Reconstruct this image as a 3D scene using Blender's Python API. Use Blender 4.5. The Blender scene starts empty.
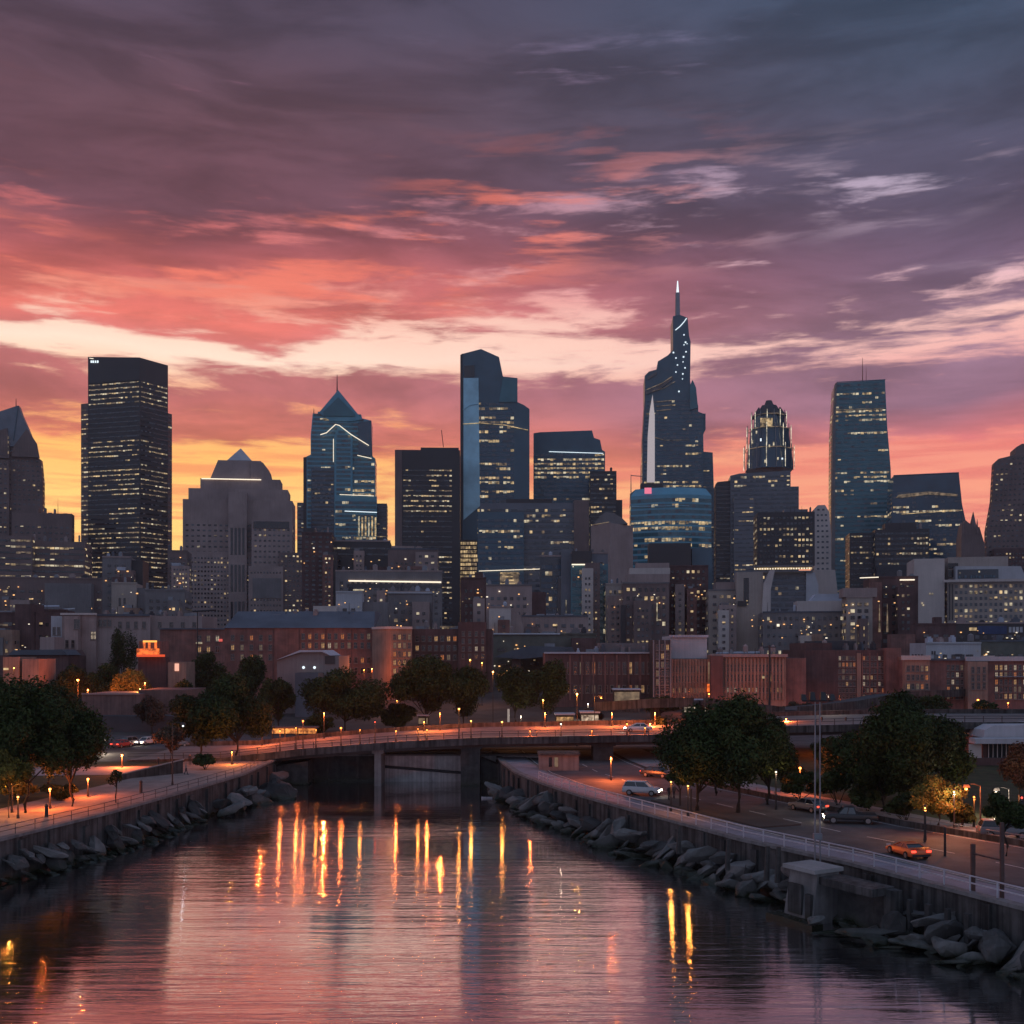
import bpy, bmesh, math, random
from mathutils import Vector, Matrix, noise
import numpy as np

# ------------------------------------------------------------------ camera, sky, sun, exposure
SC = bpy.context.scene
COL = SC.collection
F = 1100.0            # focal length in pixels of a 1024 px frame
HY = 650.0            # picture row of the horizon
CZ = 22.0             # camera height above the river

def lin(r, g, b, k=1.0):
    def f(c):
        c = c / 255.0
        return (c / 12.92 if c <= 0.04045 else ((c + 0.055) / 1.055) ** 2.4) * k
    return (f(r), f(g), f(b), 1.0)

cam = bpy.data.cameras.new('camera')
camo = bpy.data.objects.new('camera', cam)
COL.objects.link(camo)
cam.sensor_width = 36.0
cam.lens = 36.0 * F / 1024.0
cam.shift_y = (HY - 512.0) / 1024.0
cam.clip_start = 0.5
cam.clip_end = 30000.0
camo.location = (0, 0, CZ)
camo.rotation_euler = (math.radians(90), 0, 0)
SC.camera = camo
SC.view_settings.view_transform = 'Standard'
SC.view_settings.look = 'None'
SC.view_settings.gamma = 1.0
SC.view_settings.exposure = 0.0
SC.cycles.use_denoising = True
SC.cycles.max_bounces = 6
SC.cycles.diffuse_bounces = 2
SC.cycles.glossy_bounces = 3
SC.cycles.transmission_bounces = 2
SC.cycles.transparent_max_bounces = 6
SC.cycles.volume_bounces = 0
SC.cycles.sample_clamp_indirect = 6.0
SC.cycles.sample_clamp_direct = 0.0

SUN_EL = math.radians(2.0)
SUN_AZ = math.radians(-17.0)      # to the left, behind the skyline

class NT:
    def __init__(self, tree):
        self.t = tree; self.n = tree.nodes; self.l = tree.links
    def new(self, typ, **kw):
        nd = self.n.new(typ)
        for k, v in kw.items():
            setattr(nd, k, v)
        return nd
    def put(self, sock, v):
        if isinstance(v, bpy.types.NodeSocket):
            self.l.new(v, sock)
        else:
            sock.default_value = v
    def math(self, op, a, b=None, c=None, clamp=False):
        nd = self.new('ShaderNodeMath', operation=op, use_clamp=clamp)
        self.put(nd.inputs[0], a)
        if b is not None: self.put(nd.inputs[1], b)
        if c is not None: self.put(nd.inputs[2], c)
        return nd.outputs[0]
    def mix(self, f, a, b, blend='MIX'):
        nd = self.new('ShaderNodeMix', data_type='RGBA', blend_type=blend)
        self.put(nd.inputs[0], f); self.put(nd.inputs[6], a); self.put(nd.inputs[7], b)
        return nd.outputs[2]
    def smooth(self, v, a, b, lo=0.0, hi=1.0):
        nd = self.new('ShaderNodeMapRange', interpolation_type='SMOOTHSTEP')
        self.put(nd.inputs[0], v); self.put(nd.inputs[1], a); self.put(nd.inputs[2], b)
        nd.inputs[3].default_value = lo; nd.inputs[4].default_value = hi
        return nd.outputs[0]
    def ramp(self, f, stops, interp='LINEAR'):
        nd = self.new('ShaderNodeValToRGB')
        cr = nd.color_ramp; cr.interpolation = interp
        while len(cr.elements) < len(stops): cr.elements.new(0.5)
        for e, (p, c) in zip(cr.elements, sorted(stops, key=lambda s: s[0])):
            e.position = p; e.color = c
        self.put(nd.inputs[0], f)
        return nd.outputs[0]
    def xyz(self, x, y, z):
        nd = self.new('ShaderNodeCombineXYZ')
        self.put(nd.inputs[0], x); self.put(nd.inputs[1], y); self.put(nd.inputs[2], z)
        return nd.outputs[0]
    def noise(self, vec, scale, detail=4.0, rough=0.55, dist=0.0):
        nd = self.new('ShaderNodeTexNoise')
        if vec is not None: self.put(nd.inputs['Vector'], vec)
        nd.inputs['Scale'].default_value = scale
        nd.inputs['Detail'].default_value = detail
        nd.inputs['Roughness'].default_value = rough
        nd.inputs['Distortion'].default_value = dist
        return nd.outputs['Fac']

def make_world():
    w = bpy.data.worlds.new('World'); SC.world = w
    w.use_nodes = True
    t = NT(w.node_tree); t.n.clear()
    out = t.new('ShaderNodeOutputWorld'); bg = t.new('ShaderNodeBackground')
    tc = t.new('ShaderNodeTexCoord'); sp = t.new('ShaderNodeSeparateXYZ')
    t.l.new(tc.outputs['Generated'], sp.inputs[0])
    x, y, z = sp.outputs
    hd = t.math('SQRT', t.math('ADD', t.math('MULTIPLY', x, x), t.math('MULTIPLY', y, y)))
    v = t.math('DIVIDE', z, t.math('MAXIMUM', hd, 0.05))
    az = t.math('ARCTAN2', x, y)
    def s(py): return max(0.0, min(1.0, (HY - py) / 1100.0 * 0.96 / 0.8))
    pos = t.math('DIVIDE', v, 0.8, clamp=True)
    # warp the height a little so bands are not ruled straight
    wv = t.noise(t.xyz(t.math('MULTIPLY', az, 3.0), t.math('MULTIPLY', v, 7.0), 3.7), 1.0, 3.0)
    posw = t.math('ADD', pos, t.math('MULTIPLY', t.math('SUBTRACT', wv, 0.5), 0.09), clamp=True)
    posw = t.math('ADD', posw, t.math('MULTIPLY', az, -0.03), clamp=True)
    R = t.smooth(az, -0.32, 0.42)
    def rp(f, lst, k=1.0):
        return t.ramp(f, [(s(py), lin(*c, k)) for py, c in lst])
    clearL = rp(posw, [(600, (254, 206, 118)), (500, (255, 212, 122)), (440, (254, 190, 104)), (395, (252, 172, 112)),
                       (350, (255, 226, 204)), (325, (253, 204, 182)), (300, (240, 146, 124)), (240, (212, 110, 106)),
                       (130, (158, 92, 106)), (0, (108, 96, 122)), (-200, (84, 86, 116))])
    clearR = rp(posw, [(600, (248, 170, 134)), (500, (248, 154, 126)), (450, (236, 138, 126)), (400, (226, 150, 150)),
                       (335, (248, 194, 184)), (290, (232, 186, 194)), (215, (196, 178, 200)), (120, (112, 116, 146)),
                       (0, (86, 98, 128)), (-200, (70, 84, 116))])
    cloudL = rp(posw, [(600, (232, 150, 88)), (470, (238, 142, 88)), (430, (214, 114, 92)), (385, (176, 98, 98)),
                       (350, (186, 108, 108)), (318, (220, 112, 100)), (275, (196, 98, 94)), (240, (156, 82, 88)), (200, (112, 71, 84)),
                       (100, (98, 68, 80)), (0, (82, 67, 84)), (-200, (62, 60, 82))])
    cloudR = rp(posw, [(600, (222, 126, 116)), (460, (208, 112, 112)), (410, (140, 102, 122)), (340, (142, 110, 130)),
                       (280, (102, 82, 104)), (200, (82, 76, 98)), (100, (68, 76, 98)), (0, (60, 76, 100)), (-200, (54, 70, 94))])
    def g(c): return (c, c, c, 1)
    covL = t.ramp(posw, [(s(600), g(.30)), (s(500), g(.36)), (s(455), g(.44)), (s(425), g(.52)), (s(388), g(.72)), (s(366), g(.62)),
                         (s(348), g(.26)), (s(334), g(.52)), (s(318), g(.62)), (s(280), g(.56)), (s(225), g(.66)), (s(120), g(.74)), (s(0), g(.78)), (s(-250), g(.72))])
    covR = t.ramp(posw, [(s(600), g(.22)), (s(480), g(.32)), (s(440), g(.55)), (s(400), g(.70)), (s(365), g(.56)), (s(325), g(.60)),
                         (s(290), g(.64)), (s(250), g(.74)), (s(205), g(.62)), (s(170), g(.72)), (s(90), g(.74)), (s(0), g(.78)), (s(-250), g(.70))])
    cov = t.mix(R, covL, covR)
    n1 = t.noise(t.xyz(t.math('MULTIPLY', az, 3.5), t.math('MULTIPLY', v, 19.0), 1.3), 1.0, 9.0, 0.60, 0.35)
    n2 = t.noise(t.xyz(t.math('MULTIPLY', az, 11.0), t.math('MULTIPLY', v, 62.0), 8.1), 1.0, 7.0, 0.62, 0.3)
    nn = t.math('ADD', t.math('MULTIPLY', n1, 0.62), t.math('MULTIPLY', n2, 0.38))
    nn = t.math('ADD', t.math('MULTIPLY', t.math('SUBTRACT', nn, 0.5), 1.9), 0.5)
    d = t.smooth(t.math('ADD', t.math('SUBTRACT', nn, 1.0), cov), -0.09, 0.12)
    clear = t.mix(R, clearL, clearR)
    n6 = t.noise(t.xyz(t.math('MULTIPLY', az, 4.5), t.math('MULTIPLY', v, 85.0), 71.0), 1.0, 5.0, 0.6, 0.3)
    st = t.math('MULTIPLY', t.smooth(n6, 0.44, 0.62), t.smooth(v, 0.16, 0.26, .75, 0.0))
    clear = t.mix(st, clear, t.mix(R, lin(240, 140, 92), lin(226, 116, 108)))
    cloud = t.mix(R, cloudL, cloudR)
    # body of the cloud: thick parts darker, thin parts lit
    n3 = t.noise(t.xyz(t.math('MULTIPLY', az, 5.0), t.math('MULTIPLY', v, 20.0), 21.0), 1.0, 6.0, 0.6, 0.4)
    shade = t.smooth(n3, 0.32, 0.68, 0.76, 1.26)
    cloud = t.mix(1.0, cloud, t.xyz(shade, shade, shade), 'MULTIPLY')
    col = t.mix(d, clear, cloud)
    # lit undersides: salmon streaks on the left, pale violet on the right
    n4 = t.noise(t.xyz(t.math('MULTIPLY', az, 6.5), t.math('MULTIPLY', v, 40.0), 33.0), 1.0, 6.0, 0.58, 0.25)
    n5 = t.noise(t.xyz(t.math('MULTIPLY', az, 2.2), t.math('MULTIPLY', v, 7.0), 41.0), 1.0, 2.0, 0.5)
    hl = t.math('MULTIPLY', t.smooth(n4, 0.50, 0.64), t.smooth(n5, 0.40, 0.58))
    win = t.math('MULTIPLY', t.smooth(v, 0.27, 0.33), t.smooth(v, 0.38, 0.50, 1.0, 0.0))
    hlL = t.math('MULTIPLY', t.math('MULTIPLY', hl, win), t.smooth(az, 0.05, 0.28, 0.9, 0.0))
    col = t.mix(hlL, col, lin(240, 124, 104))
    winR = t.math('MULTIPLY', t.smooth(v, 0.27, 0.36), t.smooth(v, 0.40, 0.47, 1.0, 0.0))
    hlR = t.math('MULTIPLY', t.math('MULTIPLY', hl, winR), t.smooth(az, -0.02, 0.18, 0.0, 0.42))
    col = t.mix(hlR, col, lin(196, 172, 190))
    gain = t.smooth(v, 0.12, 0.5, 1.22, 1.0)
    col = t.mix(1.0, col, t.xyz(gain, gain, gain), 'MULTIPLY')
    # the sky away from the sunset: blue dusk brightened to light the facades
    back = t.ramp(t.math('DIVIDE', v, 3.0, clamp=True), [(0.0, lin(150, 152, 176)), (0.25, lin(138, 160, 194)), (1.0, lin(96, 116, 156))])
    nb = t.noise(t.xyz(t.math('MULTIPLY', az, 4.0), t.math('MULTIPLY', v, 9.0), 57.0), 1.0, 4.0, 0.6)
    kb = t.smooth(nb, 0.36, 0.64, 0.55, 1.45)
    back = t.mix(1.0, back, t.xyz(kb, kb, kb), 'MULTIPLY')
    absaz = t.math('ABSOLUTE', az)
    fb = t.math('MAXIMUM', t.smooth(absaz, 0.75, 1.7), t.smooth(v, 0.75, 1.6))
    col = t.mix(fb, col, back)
    # physical sky at its lowest strength on top
    sky = t.new('ShaderNodeTexSky')
    sky.sky_type = 'NISHITA'; sky.sun_disc = False
    sky.sun_elevation = SUN_EL; sky.sun_rotation = SUN_AZ
    skyc = t.mix(1.0, sky.outputs[0], (0.004, 0.004, 0.004, 1), 'MULTIPLY')
    col = t.mix(1.0, col, skyc, 'ADD')
    below = t.smooth(v, -0.06, -0.005, 1.0, 0.0)
    col = t.mix(below, col, lin(40, 36, 44))
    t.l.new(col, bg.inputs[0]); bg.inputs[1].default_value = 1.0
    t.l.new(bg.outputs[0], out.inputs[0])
make_world()

sun = bpy.data.lights.new('sun', 'SUN')
sun.energy = 0.35
sun.angle = math.radians(6.0)
sun.color = (1.0, 0.55, 0.30)
suno = bpy.data.objects.new('sun', sun)
COL.objects.link(suno)
# travelling from the low sun behind the skyline towards the camera
sd = Vector((math.sin(SUN_AZ) * math.cos(SUN_EL), math.cos(SUN_AZ) * math.cos(SUN_EL), math.sin(SUN_EL)))
suno.rotation_euler = sd.to_track_quat('Z', 'Y').to_euler()
suno.location = (0, 0, 400)

# ------------------------------------------------------------------ materials
MATS = {}
def pmat(name, col, rough=0.8, metal=0.0, var=0.18, vscale=0.35, streak=0.0, spec=0.5, bump=0.0, bscale=4.0, col2=None, wet=False):
    if name in MATS: return MATS[name]
    m = bpy.data.materials.new(name); m.use_nodes = True
    t = NT(m.node_tree); b = t.n['Principled BSDF']
    b.inputs['Roughness'].default_value = rough
    b.inputs['Metallic'].default_value = metal
    b.inputs['Specular IOR Level'].default_value = spec
    c = (*col[:3], 1)
    if var > 0 or streak > 0 or bump > 0:
        tc = t.new('ShaderNodeTexCoord'); ob = tc.outputs['Object']
        n = t.noise(ob, vscale, 5.0, 0.6)
        k = t.smooth(n, 0.25, 0.75, 1.0 - var, 1.0 + var)
        base = c
        if col2 is not None:
            base = t.mix(t.smooth(t.noise(ob, vscale * 2.3, 4.0, 0.6), 0.4, 0.62), c, (*col2[:3], 1))
        o = t.mix(1.0, base, t.xyz(k, k, k), 'MULTIPLY')
        if streak > 0:
            mp = t.new('ShaderNodeMapping'); mp.inputs['Scale'].default_value = (1.6, 1.6, 0.06)
            t.l.new(ob, mp.inputs[0])
            ns = t.noise(mp.outputs[0], 1.2, 4.0, 0.6)
            ks = t.smooth(ns, 0.35, 0.7, 1.0, 1.0 - streak)
            o = t.mix(1.0, o, t.xyz(ks, ks, ks), 'MULTIPLY')
        if wet:
            gp = t.new('ShaderNodeNewGeometry'); sz = t.new('ShaderNodeSeparateXYZ'); t.l.new(gp.outputs['Position'], sz.inputs[0])
            lvl = t.math('ADD', sz.outputs[2], t.math('MULTIPLY', t.math('SUBTRACT', t.noise(gp.outputs['Position'], .8, 4.0, .6), .5), 1.3))
            o = t.mix(t.smooth(lvl, .25, .75, 1.0, 0.0), o, (.016, .017, .011, 1))
            o = t.mix(t.math('MULTIPLY', t.smooth(lvl, .5, 1.2, 1.0, 0.0), .35), o, (.032, .036, .018, 1))
            t.l.new(t.smooth(lvl, .2, .8, .25, rough), b.inputs['Roughness'])
        t.l.new(o, b.inputs['Base Color'])
        if bump > 0:
            bn = t.new('ShaderNodeBump'); bn.inputs['Strength'].default_value = bump
            bn.inputs['Distance'].default_value = 0.1
            t.l.new(t.noise(ob, bscale, 5.0, 0.6), bn.inputs['Height'])
            t.l.new(bn.outputs[0], b.inputs['Normal'])
    else:
        b.inputs['Base Color'].default_value = c
    MATS[name] = m
    return m

def emat(name, col, strength, sample=False, uneven=0.0):
    if name in MATS: return MATS[name]
    m = bpy.data.materials.new(name); m.use_nodes = True
    t = NT(m.node_tree); b = t.n['Principled BSDF']
    b.inputs['Base Color'].default_value = (0.05, 0.05, 0.05, 1)
    b.inputs['Emission Color'].default_value = (*col[:3], 1)
    b.inputs['Emission Strength'].default_value = strength
    if uneven:
        tc = t.new('ShaderNodeTexCoord')
        n = t.noise(tc.outputs['Object'], uneven, 3.0, 0.7)
        b.inputs['Emission Strength'].default_value = strength
        t.l.new(t.smooth(n, 0.30, 0.72, strength * 0.05, strength * 1.75), b.inputs['Emission Strength'])
    m.cycles.emission_sampling = 'FRONT' if sample else 'NONE'
    MATS[name] = m
    return m

def glassmat(name, col, rough=0.12, spec=0.8):
    return pmat(name, col, rough, 0.0, 0.25, 0.05, 0.0, spec, bump=.35, bscale=.11)

# building skins (real-world colours)
G_NAVY = glassmat('glass_navy', (0.026, 0.066, 0.105))
G_TEAL = glassmat('glass_teal', (0.040, 0.125, 0.150))
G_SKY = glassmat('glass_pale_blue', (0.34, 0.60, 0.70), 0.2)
G_BLACK = glassmat('glass_black', (0.014, 0.014, 0.018))
G_GREY = glassmat('glass_grey', (0.045, 0.055, 0.068))
S_NAVY = pmat('panel_navy', (0.075, 0.128, 0.165), 0.45, 0, .15, .05)
S_TEAL = pmat('panel_teal', (0.075, 0.185, 0.22), 0.45, 0, .15, .05)
S_BLUE = pmat('panel_blue', (0.12, 0.32, 0.41), 0.4, 0, .15, .05)
S_BLACK = pmat('panel_charcoal', (0.046, 0.038, 0.040), 0.5, 0, .15, .05)
S_GREY = pmat('panel_grey', (0.15, 0.15, 0.17), 0.6, 0, .15, .05)
ST_BROWN = pmat('stone_brown', (0.20, 0.135, 0.125), 0.85, 0, .18, .06, .18)
ST_MAUVE = pmat('stone_mauve', (0.35, 0.25, 0.23), 0.85, 0, .18, .06, .15)
ST_BEIGE = pmat('stone_beige', (0.38, 0.30, 0.26), 0.85, 0, .15, .08, .12)
ST_PALE = pmat('stone_pale', (0.56, 0.46, 0.42), 0.85, 0, .12, .08, .10)
ST_WHITE = pmat('plaster_white', (0.46, 0.44, 0.46), 0.8, 0, .10, .15, .12)
ST_GREY = pmat('stone_grey', (0.205, 0.178, 0.178), 0.85, 0, .18, .08, .15)
BR_RED = pmat('brick_red', (0.25, 0.115, 0.095), 0.9, 0, .28, .22, .25, col2=(0.20, 0.10, 0.085))
BR_DARK = pmat('brick_dark', (0.125, 0.066, 0.062), 0.9, 0, .28, .22, .25)
BR_TAN = pmat('brick_tan', (0.33, 0.20, 0.15), 0.9, 0, .22, .22, .25)
BR_PINK = pmat('brick_pink', (0.38, 0.26, 0.235), 0.9, 0, .15, .22, .2)
RF_SLATE = pmat('roof_slate', (0.10, 0.108, 0.13), 0.8, 0, .25, .12)
RF_DARK = pmat('roof_dark', (0.06, 0.056, 0.062), 0.9, 0, .25, .12)
RF_PALE = pmat('roof_pale', (0.42, 0.42, 0.47), 0.8, 0, .2, .12)
METAL = pmat('grey_metal', (0.24, 0.24, 0.26), 0.5, 0.6, .12, .8)
DARKMET = pmat('dark_metal', (0.035, 0.033, 0.035), 0.55, 0.3, .15, .9)
BLIND = pmat('window_blind', (0.13, 0.13, 0.14), 0.5, 0, .3, .2)
L_WARM = emat('lit_window_warm', (1.0, 0.70, 0.35), 0.52, uneven=.16)
L_WHITE = emat('lit_window_white', (1.0, 0.84, 0.56), 0.50, uneven=.16)
L_DIM = emat('lit_window_dim', (1.0, 0.70, 0.42), 0.16, uneven=.2)
L_STRIP = emat('light_strip', (1.0, 0.86, 0.66), 1.3)
L_STRIPC = emat('light_strip_cool', (0.80, 0.92, 1.0), 1.3)
L_PINK = emat('lit_screen_pink', (1.0, 0.22, 0.34), 0.9)
L_ORANGE = emat('lit_orange', (1.0, 0.17, 0.025), 1.0, uneven=.5)
L_LAMP = emat('lamp_warm', (1.0, .50, .18), 1.6)
L_RED = emat('beacon_red', (1.0, 0.08, 0.05), 2.5)
L_STRIPV = emat('lit_fin_white', (0.85, 0.74, 0.78), 0.50)
L_RIB = emat('lit_rib_pale', (1.0, .88, .66), .75, uneven=.25)
S_SLATE = pmat('panel_slate', (0.17, 0.185, 0.22), .5, 0, .2, .08)

# ------------------------------------------------------------------ helpers
def X(px, D): return (px - 512.0) / F * D
def Z(py, D): return CZ + (HY - py) / F * D
def DG(py, z=4.0): return (CZ - z) * F / (py - HY)
def gh(y):
    def ss(a, b, t):
        t = max(0.0, min(1.0, (t - a) / (b - a))); return t * t * (3 - 2 * t)
    return 4.0 + 7.0 * ss(235, 400, y) + 2.0 * ss(400, 700, y)

class MB:
    def __init__(self):
        self.v = []; self.f = []; self.m = []
    def face(self, pts, mi=0):
        i = len(self.v); self.v.extend([tuple(p) for p in pts])
        self.f.append(tuple(range(i, i + len(pts)))); self.m.append(mi)
    def prism(self, foot, zb, zt, mi=0, top=None, cap=True, mcap=None):
        n = len(foot); top = top or foot
        zb = zb if isinstance(zb, (list, tuple)) else [zb] * n
        zt = zt if isinstance(zt, (list, tuple)) else [zt] * n
        i = len(self.v)
        self.v.extend([(p[0], p[1], z) for p, z in zip(foot, zb)])
        self.v.extend([(p[0], p[1], z) for p, z in zip(top, zt)])
        for k in range(n):
            k2 = (k + 1) % n
            self.f.append((i + k, i + k2, i + n + k2, i + n + k)); self.m.append(mi)
        if cap:
            self.f.append(tuple(i + n + k for k in range(n))); self.m.append(mi if mcap is None else mcap)
            self.f.append(tuple(i + k for k in reversed(range(n)))); self.m.append(mi)
    def box(self, x0, x1, y0, y1, z0, z1, mi=0):
        self.prism([(x0, y0), (x1, y0), (x1, y1), (x0, y1)], z0, z1, mi)
    def obox(self, c, ax, ay, hx, hy, z0, z1, mi=0):
        c = Vector(c[:2]); ax = Vector(ax[:2]).normalized(); ay = Vector(ay[:2]).normalized()
        self.prism([c - ax * hx - ay * hy, c + ax * hx - ay * hy, c + ax * hx + ay * hy, c - ax * hx + ay * hy], z0, z1, mi)
    def extrude(self, poly, D, depth, mi=0):
        """poly: (x, z) silhouette, counter-clockwise seen from the camera"""
        n = len(poly); i = len(self.v)
        self.v.extend([(p[0], D, p[1]) for p in poly])
        self.v.extend([(p[0], D + depth, p[1]) for p in poly])
        self.f.append(tuple(i + k for k in range(n))); self.m.append(mi)
        self.f.append(tuple(i + n + k for k in reversed(range(n)))); self.m.append(mi)
        for k in range(n):
            k2 = (k + 1) % n
            self.f.append((i + k, i + n + k, i + n + k2, i + k2)); self.m.append(mi)
    def tube(self, pts, r, mi=0, n=6, r2=None):
        pts = [Vector(p) for p in pts]; m = len(pts); rings = []
        for k, p in enumerate(pts):
            d = (pts[min(k + 1, m - 1)] - pts[max(k - 1, 0)]).normalized()
            u = d.cross(Vector((0, 0, 1)))
            if u.length < 0.01: u = d.cross(Vector((0, 1, 0)))
            u.normalize(); w = d.cross(u)
            rr = r if r2 is None else r + (r2 - r) * k / max(1, m - 1)
            i = len(self.v)
            for a in range(n):
                an = 2 * math.pi * a / n
                self.v.append(tuple(p + (u * math.cos(an) + w * math.sin(an)) * rr))
            rings.append(i)
        for k in range(m - 1):
            for a in range(n):
                a2 = (a + 1) % n
                self.f.append((rings[k] + a, rings[k + 1] + a, rings[k + 1] + a2, rings[k] + a2)); self.m.append(mi)
        self.f.append(tuple(rings[0] + a for a in range(n))); self.m.append(mi)
        self.f.append(tuple(rings[-1] + a for a in reversed(range(n)))); self.m.append(mi)
    def sphere(self, c, r, mi=0, n=8, sq=(1, 1, 1)):
        i = len(self.v); c = Vector(c); rows = n // 2
        for a in range(rows + 1):
            th = math.pi * a / rows
            for b in range(n):
                ph = 2 * math.pi * b / n
                self.v.append((c.x + r * sq[0] * math.sin(th) * math.cos(ph), c.y + r * sq[1] * math.sin(th) * math.sin(ph), c.z + r * sq[2] * math.cos(th)))
        for a in range(rows):
            for b in range(n):
                b2 = (b + 1) % n
                self.f.append((i + a * n + b, i + (a + 1) * n + b, i + (a + 1) * n + b2, i + a * n + b2)); self.m.append(mi)
    def mesh(self, name, mats, off=(0, 0, 0), smooth=False):
        me = bpy.data.meshes.new(name)
        ox, oy, oz = off
        me.from_pydata([(v[0] - ox, v[1] - oy, v[2] - oz) for v in self.v], [], self.f)
        for m in (mats if isinstance(mats, (list, tuple)) else [mats]): me.materials.append(m)
        me.polygons.foreach_set('material_index', self.m)
        if smooth: me.polygons.foreach_set('use_smooth', [True] * len(self.f))
        me.update()
        return me
    def obj(self, name, mats, parent=None, off=None, smooth=False):
        """vertices are in world space; parent roots carry only a location"""
        if off is None: off = wloc(parent) if parent is not None else (0, 0, 0)
        o = bpy.data.objects.new(name, self.mesh(name, mats, off, smooth))
        COL.objects.link(o)
        if parent is not None: o.parent = parent
        else: o.location = off
        return o

def wloc(o):
    p = Vector((0, 0, 0))
    while o is not None:
        p += o.location; o = o.parent
    return p

def tag(o, label=None, cat=None, group=None, kind=None):
    if label: o['label'] = label
    if cat: o['category'] = cat
    if group: o['group'] = group
    if kind: o['kind'] = kind
    return o

def thing(name, label, cat, loc, group=None, rz=0.0):
    o = bpy.data.objects.new(name, None); COL.objects.link(o)
    o.location = loc; o.rotation_euler = (0, 0, rz); o.empty_display_size = 0.5
    return tag(o, label, cat, group)

def child(name, me, parent, loc=(0, 0, 0), rot=(0, 0, 0), scale=(1, 1, 1)):
    o = bpy.data.objects.new(name, me); COL.objects.link(o)
    o.parent = parent; o.location = loc; o.rotation_euler = rot; o.scale = scale
    return o

def dup(root, loc, rz=None, label=None, group=None, scale=None):
    r = root.copy(); COL.objects.link(r); r.location = loc
    if rz is not None: r.rotation_euler = (0, 0, rz)
    if scale is not None: r.scale = scale
    if label: r['label'] = label
    if group: r['group'] = group
    for ch in list(root.children):
        c = ch.copy(); COL.objects.link(c); c.parent = r
        for gch in list(ch.children):
            d = gch.copy(); COL.objects.link(d); d.parent = c
    return r

def struct(o, label=None):
    o['kind'] = 'structure'
    if label: o['label'] = label
    return o

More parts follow.
